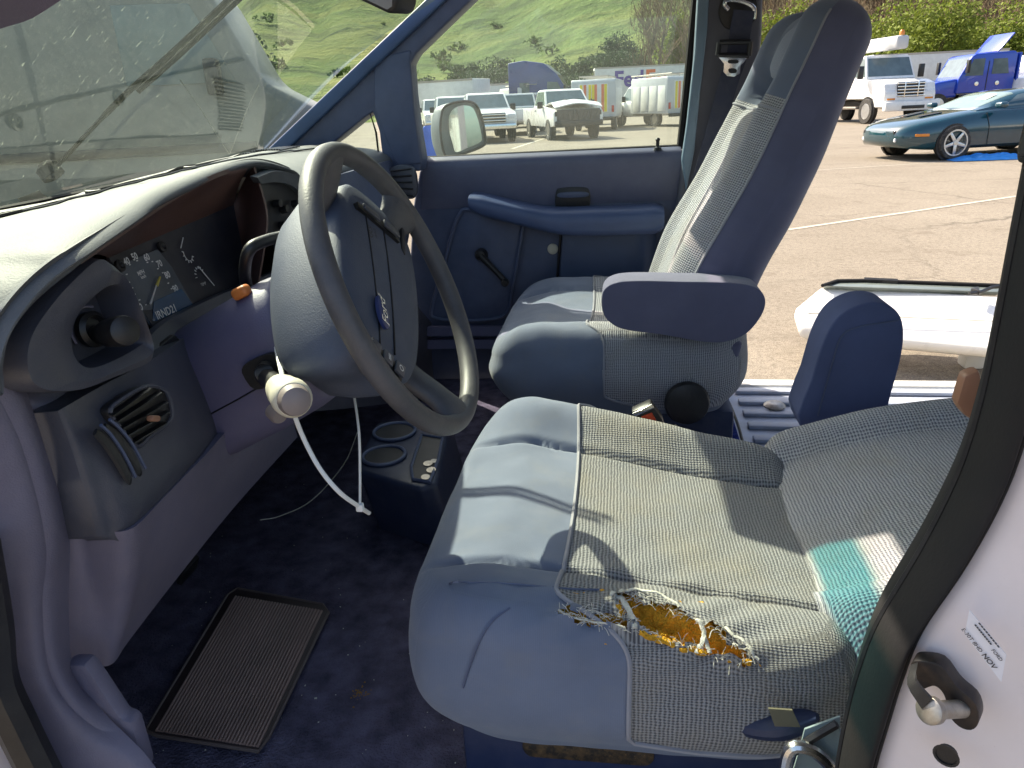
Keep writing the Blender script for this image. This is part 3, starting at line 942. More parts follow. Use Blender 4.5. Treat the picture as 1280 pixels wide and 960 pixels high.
def loop_section(hw, dep, bolster, cen, N=72, e=3.2):
    """Backrest section in (across, forward): superellipse with side bolsters on the front."""
    out = []
    for k in range(N):
        t = 2 * math.pi * k / N
        c, s_ = math.cos(t), math.sin(t)
        y = hw * math.copysign(abs(c) ** (2 / e), c)
        f = dep * 0.5 * math.copysign(abs(s_) ** (2 / e), s_)
        if f > 0:
            sy = abs(y) / hw
            f += (f / (dep * 0.5)) * (bolster * math.exp(-((sy - 0.76) / 0.17) ** 2) - cen * math.exp(-(sy / 0.62) ** 6) - 0.008 * math.exp(-((sy - 0.57) / 0.03) ** 2))
        out.append((y, f))
    return out


def backrest(parent, base, lean, H, hw, dep, tweed_h, mats, top_w=0.84, hollow=0.0, R=64, N=88, seed=0.0, bol=0.034):
    base = Vector(base)
    up = Vector((math.sin(lean), 0, math.cos(lean))); fw = Vector((-math.cos(lean), 0, math.sin(lean)))
    tw, hd, sd = MB(), MB(), MB()
    rows = []
    for i in range(R + 1):
        t = i / R
        h = H * (1 - (1 - t) ** 1.25)
        # rounded foot and crown
        cap = 1.0
        if h < 0.05: cap = 0.80 + 0.20 * math.sqrt(max(0, 1 - (1 - h / 0.05) ** 2))
        dt = H - h
        if dt < 0.07: cap = max(0.02, math.sqrt(max(0.0, 1 - (1 - dt / 0.07) ** 2)))
        w = hw * (1 - (1 - top_w) * sm(H * 0.55, H, h)) * (0.55 + 0.45 * cap if dt < 0.07 else cap)
        d = dep * (1.05 - 0.35 * (h / H)) * cap
        bl = bol * (1 - 0.3 * h / H) * cap
        cn = (0.006 + hollow * math.exp(-((h / H - 0.765) / 0.065) ** 2) + 0.2 * hollow * sm(0.80, 0.9, h / H)) * cap
        lumbar = 0.018 * math.exp(-((h - 0.18) / 0.14) ** 2)
        ring = []
        for k, (y, f) in enumerate(loop_section(w, d, bl, cn, N)):
            p = base + up * h + fw * (f + lumbar * cap) + Vector((0, y, 0))
            p += Vector((mnoise.noise(p * 9 + Vector((seed, 0, 0))), mnoise.noise(p * 10), mnoise.noise(p * 8))) * 0.0022
            ring.append((p, (h, y + (0.0 if f > 0 else math.copysign(-f + d / 2, y))), f, y / max(w, 1e-4), h))
        rows.append(ring)
    idx = {}

    def emit(mb, name, keys):
        ids = []
        for i, k in keys:
            kk = (name, i, k)
            if kk not in idx:
                idx[kk] = len(mb.v); mb.v.append(tuple(rows[i][k][0])); mb.uv[idx[kk]] = rows[i][k][1]
            ids.append(idx[kk])
        mb.f.append(tuple(ids))

    lo = int(N * 0.07); hi = N // 2 - lo
    for i in range(R):
        for k in range(N):
            k2 = (k + 1) % N
            keys = ((i, k), (i, k2), (i + 1, k2), (i + 1, k))
            if lo <= k < hi:
                yn = rows[i][k][3]
                if rows[i][k][4] < tweed_h - 0.02 * math.cos(yn * 2.6): emit(tw, 't', keys)
                else: emit(hd, 'h', keys)
            else: emit(sd, 's', keys)
    for i in (0, R):
        ids = []
        for k in range(N): ids.append(len(sd.v)); sd.v.append(tuple(rows[i][k][0])); sd.uv[ids[-1]] = rows[i][k][1]
        sd.f.append(tuple(ids) if i else tuple(reversed(ids)))
    sd.build('backrest', mats[0], parent, smooth=60)
    tw.build('backrest_insert', mats[1], parent, smooth=60)
    hd.build('headrest_front', mats[2], parent, smooth=60)
    for k in (lo, hi):
        pth = [rows[i][k][0] + fw * 0.001 for i in range(2, R - 5)]
        MB().tube(pth, 0.0028, 6).build('piping', 'piping', parent)
    ti = max(i for i in range(R) if rows[i][N // 4][4] < tweed_h)
    MB().tube([rows[min(R, ti)][k][0] + fw * 0.001 for k in range(lo, hi + 1)], 0.0026, 6).build('piping', 'piping', parent)
    return up, fw


def capsule_outline(L, W, n=10, r0=None):
    """Rounded bar outline in its own plane: straight length L, width W, ends rounded."""
    pts = []
    for k in range(n + 1):
        a = -math.pi / 2 + math.pi * k / n
        pts.append((L / 2 + 0.8 * W / 2 * math.cos(a), W / 2 * math.sin(a)))
    for k in range(n + 1):
        a = math.pi / 2 + math.pi * k / n
        pts.append((-L / 2 + 0.8 * W / 2 * math.cos(a), W / 2 * math.sin(a)))
    return pts


TEARS = [
    [(768, 752), (795, 751), (826, 757), (862, 773), (893, 790), (920, 808), (940, 829), (915, 831), (888, 822), (872, 812), (845, 806), (816, 797), (798, 790), (785, 772)],
    [(700, 768), (722, 766), (752, 770), (778, 776), (784, 787), (756, 785), (726, 777)],
]
# driver's seat
drv = thing('captain_seat', "driver's slate blue tweed seat, laid back, foam showing through its torn edge", 'car seat', (0.0, 0.93, 0.565))
dcu = Cushion(0.012, 0.915, 0.262, 0.302, 0.868, 0.690, bol=0.016, seed=2.0, near_drop=0.0, tilt=0.036, far=0.036, taper=0.26)
DP = cushion_meshes(drv, dcu, -0.070, N=170, tears=TEARS, mats=('cloth', 'tweed_worn'), side_shift=0.085, wall_end=0.80)
# frayed threads and cloth strips round the tear
fr = MB()
rnd = random.Random(5)
edge_pts = []
for key, (p, uv, wall, q) in DP.items():
    x, y = to_px(p)
    if 690 < x < 950 and 735 < y < 840:
        for t in TEARS:
            if poly_dist(x, y, t) < 3.0: edge_pts.append((p, x, y)); break
for p, x, y in edge_pts:
    for _ in range(2):
        d = Vector((rnd.uniform(-1, 1), rnd.uniform(-1, 0.6), rnd.uniform(-0.3, 0.9))).normalized()
        L = rnd.uniform(0.004, 0.014)
        b = p + Vector((rnd.uniform(-.003, .003), rnd.uniform(-.003, .003), 0.003))
        fr.tube([b, b + d * L * 0.5 + Vector((0, 0, 0.001)), b + d * L + Vector((0, 0, -0.003 * rnd.random()))], 0.00034, 3, caps=False)
o = fr.build('frayed_threads', 'fray', drv, smooth=None); o['kind'] = 'stuff'


def on_cushion(px, py):
    best = min(DP.values(), key=lambda q: (to_px(q[0])[0] - px) ** 2 + (to_px(q[0])[1] - py) ** 2 + (1e6 if q[0].y > 0.85 else 0))
    return best[0]


st = MB()
for line, r in (([(868, 778), (874, 792), (880, 806), (888, 822)], 0.0045), ([(882, 800), (878, 810), (872, 818)], 0.004), ([(764, 748), (776, 758), (788, 772), (794, 790)], 0.0055), ([(776, 745), (800, 744), (826, 752), (850, 764)], 0.0036), ([(885, 803), (893, 792), (902, 787)], 0.0008),
                ([(905, 792), (922, 803), (938, 818), (950, 832)], 0.0030), ([(700, 771), (726, 779), (755, 786), (785, 790)], 0.0022)):
    pts = [on_cushion(*q) + Vector((0, 0, 0.006)) for q in line]
    path = spline(pts, 14)
    path = [p + Vector((mnoise.noise(p * 150), mnoise.noise(p * 160), mnoise.noise(p * 140))) * 0.003 for p in path]
    st.tube(path, [0.75 * r * (0.7 + 0.5 * abs(mnoise.noise(p * 200))) for p in path], 6, flat=0.5)
st.build('torn_backing_strip', 'fray', drv)
# yellow rolls of foam lining the lower lip of the tear
fl = MB()
for line, r in (([(800, 794), (830, 802), (858, 811), (880, 817)], 0.0052), ([(900, 822), (918, 827), (940, 829)], 0.0045), ([(770, 757), (780, 770)], 0.004)):
    path = spline([on_cushion(*q) + Vector((0, 0, 0.001)) for q in line], 24)
    path = [p + Vector((mnoise.noise(p * 120), mnoise.noise(p * 130), mnoise.noise(p * 110))) * 0.004 for p in path]
    fl.tube(path, [0.8 * r * (0.75 + 0.6 * abs(mnoise.noise(p * 170))) for p in path], 7)
fl.build('foam_crumbs', 'foam', drv)

backrest(drv, (0.262, 0.915, 0.742), rad(73), 0.66, 0.285, 0.20, 0.60, ('cloth_dark', 'tweed', 'cloth'), seed=4.0, bol=0.050)
# seam of the front corner panel
for ln in (((640, 760), (618, 778), (600, 802), (586, 832), (578, 862)), ((549, 742), (562, 731), (590, 727), (640, 729), (700, 734), (750, 738))):
    MB().tube([p + Vector((-0.001, -0.0008, 0.0006)) for p in spline([on_cushion(*q) for q in ln], 24)], 0.0013, 5).build('seam', 'trim_dark', drv)
# plinth under the cushion with a worn black slot
b = MB().box((0.02, 0.925, 0.630), (0.42, 0.50, 0.130), bev=0.012)
b.build('plinth', 'seatbase', drv)
sl = MB()
a0, a1 = at(650, 920, Y=0.672), at(820, 958, Y=0.672)
cx, cz = (a0.x + a1.x) / 2, (a0.z + a1.z) / 2
ol = capsule_outline(abs(a1.x - a0.x) - 0.03, abs(a0.z - a1.z))
sl.prism([(cx + x, 0.676, cz + y) for x, y in ol], (0, -0.006, 0), 0.002)
sl.build('slot_cover', pbr('worn_slot', (0.02, 0.016, 0.012), 0.7, var=0.6, vscale=40, dust=0.5, dustcol=(0.30, 0.17, 0.06)), drv)
# recline handle at the rear lower corner, and the belt anchor by it
lv = MB()
h0 = at(925, 905, Y=0.60); h1 = at(985, 935, Y=0.585)
lv.tube(spline([at(918, 880, Y=0.64), at(945, 905, Y=0.60), at(985, 912, Y=0.585), at(1035, 905, Y=0.575)], 16), [0.020, 0.022, 0.024, 0.026, 0.026] + [0.026] * 7 + [0.024, 0.022, 0.018, 0.012, 0.006], 14, flat=0.6)
lv.v = [(x, y + 0.03, z - 0.022) for x, y, z in lv.v]
lv.build('recline_handle', 'seatbase', drv)
tb = MB().patch([[at(960, 884, Y=0.585), at(990, 886, Y=0.58)], [at(968, 906, Y=0.578), at(1000, 907, Y=0.573)]], 4, 4, 0.002, (0, -1, 0))
tb.build('cloth_tab', pbr('olive_tab', (0.12, 0.11, 0.07), 0.9, grain=0.5, gscale=400), drv)
# inboard armrest, swung up beside the laid back backrest
am = MB()
ao = [at(*q, Y=1.24) for q in ((1001, 535), (1016, 470), (1030, 425), (1046, 398), (1066, 384), (1090, 378), (1112, 382), (1126, 396), (1130, 418), (1126, 450), (1112, 500), (1098, 540))]
am.prism(closed_spline(ao, 40), (0, 0.085, 0), 0.020, 4)
am.build('armrest', pbr('armrest_cloth_blue', (0.085, 0.105, 0.205), 0.85, var=0.1, grain=0.35, gscale=700, spec=0.15), drv)
MB().tube([p + Vector((0, -0.0005, 0)) for p in spline([at(*q, Y=1.239) for q in ((1022, 520), (1040, 455), (1052, 420), (1075, 408), (1105, 403), (1124, 400))], 24)], 0.0012, 5).build('armrest_seam', 'trim_dark', drv)
bo = MB()
for px, py in ((968, 507),):
    q = at(px, py, Z=0.575)
    bo.lathe([(0.024, 0), (0.026, 0.006), (0.018, 0.014), (0.010, 0.02)], Matrix.Translation(q), 16)

# passenger seat
pas = thing('captain_seat', 'upright slate blue tweed passenger seat with inboard armrest lowered', 'car seat', (0.05, 1.85, 0.565))
pcu = Cushion(-0.005, 1.835, 0.300, 0.285, 0.905, 0.715, bol=0.026, seed=9.0)
cushion_meshes(pas, pcu, -0.075, N=100, mats=('cloth', 'tweed'))
LEAN = rad(21)
PUP, PFW = backrest(pas, (0.178, 1.835, 0.855), LEAN, 0.76, 0.262, 0.200, 0.53, ('cloth_dark', 'tweed', 'cloth'), top_w=0.86, hollow=0.10, seed=12.0)
hr = MB()
hc = Vector((0.178, 1.835, 0.855)) + PUP * 0.655 + PFW * 0.012
hr.loft([[hc + Vector((0, 0.165 * math.copysign(abs(math.cos(a)) ** 0.7, math.cos(a)) * sc, 0)) + PUP * (0.062 * math.copysign(abs(math.sin(a)) ** 0.7, math.sin(a)) * sc) + PFW * h for a in [2 * math.pi * k / 40 for k in range(40)]] for sc, h in ((0.9, -0.03), (1.0, 0.0), (1.0, 0.018), (0.94, 0.032), (0.78, 0.042), (0.45, 0.048), (0.05, 0.049))])
hr.build('headrest_pad', 'cloth', pas, smooth=70)
MB().box((0.06, 1.85, 0.640), (0.42, 0.48, 0.15), bev=0.012).build('plinth', 'seatbase', pas)
am = MB()
ao = [at(*q, Y=1.50) for q in ((752, 372), (757, 360), (772, 353), (800, 351), (850, 352), (905, 353), (938, 357), (953, 366), (957, 380), (950, 398), (932, 418), (905, 428), (875, 427), (830, 419), (785, 413), (766, 406), (754, 392))]
am.prism(closed_spline(ao, 60), (0, 0.085, 0), 0.022, 5)
am.build('armrest', 'cloth_dark', pas)
rc = MB()
q = at(858, 502, Y=1.545)
rc.lathe([(0.048, 0), (0.050, 0.010), (0.046, 0.020), (0.030, 0.026), (0.0, 0.028)], zframe(q, (0.05, -1, 0.05)), 28)
rc.build('recliner_cover', 'black', pas)
sk = MB()
so = [at(*q, Y=1.57) for q in ((855, 430), (930, 428), (922, 455), (905, 480), (880, 490), (858, 470), (850, 450))]
sk.prism(so, (0, 0.05, 0), 0.012, 3)
sk.build('armrest_bracket_cover', 'cloth_dark', pas)

# ------------------------------------------------------------------ steering wheel, column
WC = Vector((-0.259, 0.837, 1.197)); WT = 0.3918
WN = Vector((math.cos(WT), 0, math.sin(WT))); WB = Vector((-math.sin(WT), 0, math.cos(WT))); WA = Vector((0, 1, 0))
WR = 0.1735


def wpt(a, b, off=0.0): return WC + WA * a + WB * b + WN * off


def on_wheel(px, py, off=0.0):
    v = Vector(((px - 640) / FPX * RGT + (480 - py) / FPX * UPV + FWD).tolist())
    o = Vector(EYE.tolist())
    t = (WC + WN * off - o).dot(WN) / v.dot(WN)
    return o + v * t


sw = thing('steering_wheel', 'worn steering wheel turned off centre, with an airbag hub pad', 'steering wheel', tuple(WC))
ring = []
for i in range(96):
    t = 2 * math.pi * i / 96
    ring.append([WC + (WA * math.cos(t) + WB * math.sin(t)) * (WR + 0.0120 * math.cos(2 * math.pi * k / 16)) + WN * 0.0130 * math.sin(2 * math.pi * k / 16) for k in range(16)])
MB().loft(ring, ring=True).build('rim', 'rimvinyl', sw, smooth=80)


def wheel_local(p):
    d = p - WC
    return d.dot(WA), d.dot(WB), d.dot(WN)


# hub pad: front face outline a little below the rim plane, deep body behind it
AX = rad(41)


def wl(p, q, off):   # along the pad's long axis / across it
    return wpt(p * math.cos(AX) - q * math.sin(AX), p * math.sin(AX) + q * math.cos(AX), off)


face = [(-0.135, 0.085), (-0.128, 0.030), (-0.128, -0.010), (-0.085, -0.045), (0.0, -0.068), (0.09, -0.075), (0.142, -0.062), (0.150, -0.010), (0.142, 0.045), (0.120, 0.085), (0.04, 0.108), (-0.06, 0.108)]
fo = closed_spline([Vector((p, q, 0)) for p, q in face], 72)


def hub_ring(scale, off, dq=0.0, dp=0.0, bulge=0.0):
    cx, cy = 0.0, 0.018
    out = []
    for v in fo:
        p = cx + (v.x - cx) * scale + dp; q = cy + (v.y - cy) * scale + dq
        out.append(wl(p, q, off))
    return out


hub = MB()
hub.loft([hub_ring(0.97, -0.026), hub_ring(1.0, -0.034), hub_ring(1.0, -0.05, 0.004), hub_ring(0.95, -0.078, 0.008), hub_ring(0.85, -0.105, 0.008), hub_ring(0.68, -0.125, 0.004), hub_ring(0.45, -0.135, 0.0)], caps=True)
hub.build('hub_cover', 'hubvinyl', sw, smooth=50)
pad = MB()
pad.loft([hub_ring(0.975, -0.027), hub_ring(0.965, -0.018), hub_ring(0.92, -0.0125), hub_ring(0.7, -0.0085), hub_ring(0.35, -0.006), hub_ring(0.02, -0.0055)], caps=True)
pad.build('airbag_pad', 'hubvinyl', sw, smooth=50)


def pad_off(p, q):
    # height of the crowned pad face
    r = math.hypot(p / 0.14, (q - 0.018) / 0.09)
    return -0.0055 - 0.006 * min(1, r * 0.95) ** 2


gr = MB()
for px0, px1 in (((452, 258), (472, 432)), ((475, 283), (490, 445))):
    a, b = wheel_local(on_wheel(*px0, -0.012)), wheel_local(on_wheel(*px1, -0.012))
    pts = []
    for i in range(13):
        t = i / 12
        A = a[0] + (b[0] - a[0]) * t; Bq = a[1] + (b[1] - a[1]) * t
        p = A * math.cos(AX) + Bq * math.sin(AX); q = -A * math.sin(AX) + Bq * math.cos(AX)
        pts.append(wpt(A, Bq, pad_off(p, q) + 0.0002))
    gr.tube(pts, 0.0012, 5)
gr.build('pad_groove', 'black', sw)
# emblem: oval badge with script
e = wheel_local(on_wheel(476, 391, -0.004))
eM = Matrix.Identity(4)
ex = (WA * math.cos(rad(50)) + WB * math.sin(rad(50))); ey = (-WA * math.sin(rad(50)) + WB * math.cos(rad(50)))
eo = wpt(e[0], e[1], -0.0020)
for i in range(3): eM[i][0] = ex[i]; eM[i][1] = ey[i]; eM[i][2] = WN[i]; eM[i][3] = eo[i]
em = MB()
em.loft([[eM @ Vector((0.0215 * s_ * math.cos(t), 0.0105 * s_ * math.sin(t), h)) for t in [2 * math.pi * k / 32 for k in range(32)]] for s_, h in ((1, -0.002), (1, 0.0015), (0.9, 0.0022), (0.05, 0.0022))])
emb = em.build('emblem', pbr('blue_badge', (0.035, 0.05, 0.16), 0.35), sw)
tx = MB(); text_into(tx, 'Ford', 0.019, eM @ Matrix.Translation((0, 0, 0.0024)), bold=0.01, shear=0.3); tx.build('script', 'chrome', emb)
tx = MB()
s0 = wheel_local(on_wheel(465, 293, -0.008)); so_ = wpt(s0[0], s0[1], -0.0105)
sM = eM.copy()
for i in range(3): sM[i][3] = so_[i]
text_into(tx, 'SRS', 0.013, sM @ Matrix.Translation((0, 0.004, 0.0035)), bold=0.02); text_into(tx, 'AIRBAG', 0.007, sM @ Matrix.Translation((0, -0.007, 0.0035)), bold=0.02)
tx.build('airbag_lettering', 'print_dark', sw)
# cruise buttons along both ends of the pad


def button_strip(pa, pb, pc, pd, n, name, marks):
    A, B, Cc, D = (on_wheel(*q, -0.004) for q in (pa, pb, pc, pd))
    hs = MB(); hs.patch([[A, B], [D, Cc]], 4, 8, 0.010, -WN); par = hs.build(name, 'black', sw)
    for k in range(n):
        t0, t1 = (k + 0.08) / n, (k + 0.92) / n
        q = [A.lerp(B, t0), A.lerp(B, t1), D.lerp(Cc, t1), D.lerp(Cc, t0)]
        c = sum(q, Vector()) / 4
        q = [c + (p - c) * 0.88 + WN * 0.0015 for p in q]
        MB().prism(q, WN * 0.0035, 0.0012, 2).build('button', 'fascia', par)
        if marks[k]:
            x = (q[1] - q[0]).normalized(); m = frame(c + WN * 0.0054, x, (q[0] - q[3]))
            if m.col[2].xyz.dot(WN) < 0: m = frame(c + WN * 0.0054, x, (q[3] - q[0]))
            t = MB(); text_into(t, marks[k], 0.011, m, bold=0.01); t.build('button_mark', 'print', par)


button_strip((459, 420), (505, 462), (502, 477), (458, 434), 3, 'cruise_switch', ('', 'II', 'O'))
button_strip((447, 252), (497, 291), (500, 303), (449, 259), 2, 'cruise_switch', ('', ''))
MB().prism([on_wheel(*q, -0.010) for q in ((499, 283), (503, 285), (504, 320), (500, 312))], WN * 0.004, 0.001).build('spoke_button', 'black', sw)


def spoke(ang, p0, w0, w1, mat='rimvinyl'):
    """Bowed spoke from the hub body out to the rim."""
    d = WA * math.cos(ang) + WB * math.sin(ang); t = -WA * math.sin(ang) + WB * math.cos(ang)
    rings = []
    for i in range(11):
        f = i / 10
        r = p0 + (WR - p0) * f
        off = -0.052 + 0.050 * sm(0, 1, f)
        w = w0 + (w1 - w0) * f + 0.018 * max(0, f - 0.7) / 0.3
        th = 0.016 - 0.003 * f
        c = WC + d * r + WN * off
        rings.append([c + t * (w * math.copysign(abs(math.cos(a)) ** 0.8, math.cos(a))) + WN * th * math.sin(a) for a in [2 * math.pi * k / 16 for k in range(16)]])
    MB().loft(rings).build('spoke', mat, sw, smooth=60)


spoke(rad(30), 0.09, 0.030, 0.026)
spoke(rad(93), 0.10, 0.028, 0.022)
spoke(rad(192), 0.10, 0.030, 0.026)
spoke(rad(262), 0.06, 0.030, 0.022)

# column: purple grey shroud round the wheel's own axis, running into the dash
col = thing('steering_column', 'purple grey plastic column shroud below the steering wheel', 'steering column', tuple(WC - WN * 0.3))
E1 = WN.cross(WA).normalized()
rings = []
for off, ra, rb, up_ in ((-0.128, 0.074, 0.076, -0.004), (-0.135, 0.079, 0.082, -0.004), (-0.16, 0.080, 0.086, -0.006), (-0.22, 0.078, 0.088, -0.012), (-0.30, 0.076, 0.088, -0.018), (-0.40, 0.07, 0.08, -0.02)):
    c = WC + WN * off + WB * up_
    rings.append([c + WA * ra * math.copysign(abs(math.cos(a)) ** 0.75, math.cos(a)) + WB * rb * math.copysign(abs(math.sin(a)) ** 0.75, math.sin(a)) for a in [2 * math.pi * k / 48 for k in range(48)]])
MB().loft(rings).build('shroud', 'shroud', col, smooth=50)
# parting line between upper and lower shroud
pl = [r[int(48 * 0.53)] + WA * -0.0004 for r in rings]
MB().tube(pl, 0.0010, 5).build('parting_line', 'black', col)
# hazard switch
hz = at(305, 372, X=-0.50)
hp = at(305, 371, X=(WC - WN * 0.19).x - 0.004) + WB * 0.006
MB().box(hp, (0.022, 0.016, 0.014), WN.to_track_quat('X', 'Z').to_matrix().to_4x4(), 0.005, 3).build('hazard_switch', 'orange', col)
# stalk with pale grip
sb = WC - WN * 0.165 + WA * -0.078 + WB * -0.012
k1 = at(332, 470, X=sb.x + 0.0); k2 = at(350, 485, X=sb.x + 0.055); k3 = at(363, 496, X=sb.x + 0.085); k4 = at(369, 501, X=sb.x + 0.100)
slot = MB()
slot.loft([[sb + WA * (-0.004 + h) + WN * 0.026 * math.copysign(abs(math.cos(a)) ** .6, math.cos(a)) + WB * 0.018 * math.copysign(abs(math.sin(a)) ** .6, math.sin(a)) for a in [2 * math.pi * k / 20 for k in range(20)]] for h in (0.012, -0.006)])
slot.build('stalk_boot', 'black', col)
stalk = MB().tube(spline([sb + WA * 0.01, sb + WA * -0.02 + WN * 0.008, k1, k2], 16), [0.0115] * 17, 14)
stk = stalk.build('turn_stalk', 'black', col)
dk = (k3 - k2).normalized()
MB().tube([k2 - dk * 0.006, k2, k2.lerp(k3, 0.45), k2.lerp(k3, 0.5), k3, k3 + dk * 0.012, k3 + dk * 0.015], [0.0125, 0.0150, 0.0180, 0.0172, 0.0200, 0.0192, 0.0170], 24).build('grip', 'ivory', stk)
MB().tube([k3 + dk * 0.010, k3 + dk * 0.018, k3 + dk * 0.026, k3 + dk * 0.030], [0.0165, 0.0160, 0.0140, 0.008], 24).build('wash_button', 'knobend', stk)
lk = at(342, 513, X=sb.x + 0.03)
MB().lathe([(0.010, 0), (0.010, 0.012), (0.008, 0.016)], zframe(lk, (0.7, -0.6, -0.2)), 18).build('ignition_lock', 'knobend', col)
# gear lever on the far side: black bent rod
lev = spline([at(310, 366, X=-0.47), at(306, 340, X=-0.455), at(312, 312, X=-0.44), at(332, 301, X=-0.43), at(352, 296, X=-0.42), at(372, 290, X=-0.40), at(395, 283, X=-0.38)], 30)
MB().tube(lev, 0.0075, 12).build('gear_lever', 'black', col)
# zip tie looped round the stalk, hanging to the floor
zt = thing('zip_tie', 'long white zip tie hanging in a loop from the column', 'zip tie', tuple(at(450, 635, X=-0.30)))
j = at(450, 634, X=-0.30)
pA = spline([at(339, 372, X=sb.x - 0.01), at(344, 425, X=sb.x + 0.01), at(353, 470, X=sb.x + 0.045), at(362, 500, X=sb.x + 0.06), at(376, 540, X=sb.x + 0.06), at(398, 583, X=-0.33), at(424, 615, X=-0.31), j, at(462, 642, X=-0.30)], 50)
pB = spline([j, at(450, 590, X=-0.30), at(449, 545, X=-0.30), at(445, 510, X=-0.31), at(438, 470, X=-0.33), at(430, 440, X=-0.36)], 30)
MB().tube(pA, 0.0026, 8, flat=0.55).build('strap', 'tie', zt)
MB().tube(pB, 0.0026, 8, flat=0.55).build('strap', 'tie', zt)
MB().box(j, (0.009, 0.008, 0.010), bev=0.002).build('lock_head', 'tie', zt)

# ------------------------------------------------------------------ dashboard
dash = thing('dashboard', 'slate grey dashboard running under the dusty windshield', 'dashboard', (-0.6, 1.3, 0.9))
# padded top: sections from the glass to the rear lip, near end to far end
ST = []
def sec(y, pts): ST.append([Vector((x, y + dy, z)) for x, z, dy in pts])
def end_sec(q, back):
    # the near end of the pad rolls down round the lamp switch pod
    p = at(*q, X=-0.432); k = p.z; r = k + (1.298 - k) * back
    sec(p.y - 0.004, [(-0.95, min(1.252, r - 0.03), 0.0), (-0.83, r - 0.008, 0), (-0.72, r, 0), (-0.62, r - 0.2 * (r - k), 0), (-0.475, r - 0.66 * (r - k) + 0.006, 0), (-0.432, k, 0), (-0.455, k - 0.010, 0)])
end_sec((2, 492), 0.15)
end_sec((4, 458), 0.30)
end_sec((16, 416), 0.45)
end_sec((42, 376), 0.62)
end_sec((76, 342), 0.80)
p0 = at(114, 315, X=-0.430); p1 = at(225, 241, X=-0.52); p2 = at(318, 204, X=-0.55); p3 = at(368, 213, X=-0.56)
sec(p0.y, [(-0.95, 1.252, 0), (-0.83, 1.280, 0), (-0.70, 1.298, 0), (-0.60, 1.300, 0), (-0.47, p0.z + 0.009, 0), (-0.430, p0.z, 0), (-0.46, p0.z - 0.010, 0)])
ph = at(168, 278, X=-0.470)
sec(ph.y, [(-0.96, 1.255, 0), (-0.83, 1.283, 0), (-0.71, 1.299, 0), (-0.615, 1.308, 0), (-0.505, ph.z + 0.010, 0), (-0.470, ph.z, 0), (-0.495, ph.z - 0.012, 0)])
sec(p1.y, [(-0.97, 1.258, 0), (-0.83, 1.285, 0), (-0.72, 1.300, 0), (-0.63, 1.318, 0), (-0.545, p1.z + 0.010, 0), (-0.520, p1.z, 0), (-0.545, p1.z - 0.014, 0)])
sec(p2.y, [(-1.00, 1.265, 0), (-0.84, 1.290, 0), (-0.74, 1.302, 0), (-0.66, 1.322, 0), (-0.578, p2.z + 0.006, 0), (-0.552, p2.z, 0), (-0.575, p2.z - 0.014, 0)])
sec(p3.y, [(-1.02, 1.270, 0), (-0.86, 1.295, 0), (-0.76, 1.304, 0), (-0.68, 1.312, 0), (-0.590, p3.z + 0.004, 0), (-0.562, p3.z, 0), (-0.585, p3.z - 0.014, 0)])
sec(1.45, [(-1.04, 1.275, 0), (-0.88, 1.302, 0), (-0.78, 1.306, 0), (-0.70, 1.302, 0), (-0.64, 1.290, 0), (-0.615, 1.275, 0), (-0.63, 1.255, 0)])
sec(1.80, [(-1.05, 1.285, 0), (-0.90, 1.316, 0), (-0.80, 1.308, 0), (-0.73, 1.300, 0), (-0.68, 1.288, 0), (-0.66, 1.270, 0), (-0.665, 1.25, 0)])
sec(2.19, [(-1.05, 1.285, 0), (-0.90, 1.315, 0), (-0.80, 1.305, 0), (-0.73, 1.296, 0), (-0.68, 1.282, 0), (-0.66, 1.262, 0), (-0.665, 1.24, 0)])
padm = MB().patch(ST, 110, 36, 0.012)
PADV = [Vector(v) for v in padm.v[:111 * 37]]
padm.build('dash_pad', 'pad', dash, smooth=50)


def pad_at(x, y, lift=0.002):
    z = max((v.z for v in sorted(PADV, key=lambda v: (v.x - x) ** 2 + (v.y - y) ** 2)[:3]))
    return Vector((x, y, z + lift))


# speaker grille, defroster slot, seam and two screws set in the top by the glass
g = MB()
for i in range(15):
    f = i / 14
    g.tube([pad_at(-0.85 - 0.115 * f, 1.84 + 0.03 * f), pad_at(-0.86 - 0.115 * f, 1.985 + 0.01 * f)], 0.0022, 5)
g.build('speaker_grille', 'black', dash)
dfr = MB()
rows = [[pad_at(x - 0.03 * (k / 24), 0.80 + 1.08 * k / 24, 0.003) for k in range(25)] for x in (-0.982, -0.965, -0.948)]
dfr.patch(rows, 3, 24, 0.004, (0, 0, -1))
dfr.build('defroster_slot', 'black', dash)
MB().tube([pad_at(-0.925 + 0.115 * k / 30, 1.05 + 0.95 * k / 30, 0.001) for k in range(31)], 0.0022, 5).build('pad_seam', 'black', dash)
for x, y in ((-0.920, 1.214), (-0.890, 1.485)):
    MB().lathe([(0.013, -0.002), (0.013, 0.003), (0.009, 0.004), (0.006, -0.001), (0, -0.001)], Matrix.Translation(pad_at(x, y)), 18).build('screw_cap', 'black', dash)
bk0 = MB().box((-0.86, 1.36, 1.06), (0.36, 1.62, 0.30), bev=0.02)  # unseen dark block and firewall, added to stop light leaking under the dash
bk0.box((-1.03, 1.36, 0.92), (0.03, 1.72, 0.70))
bk0.build('light_leak_block', 'black', dash)

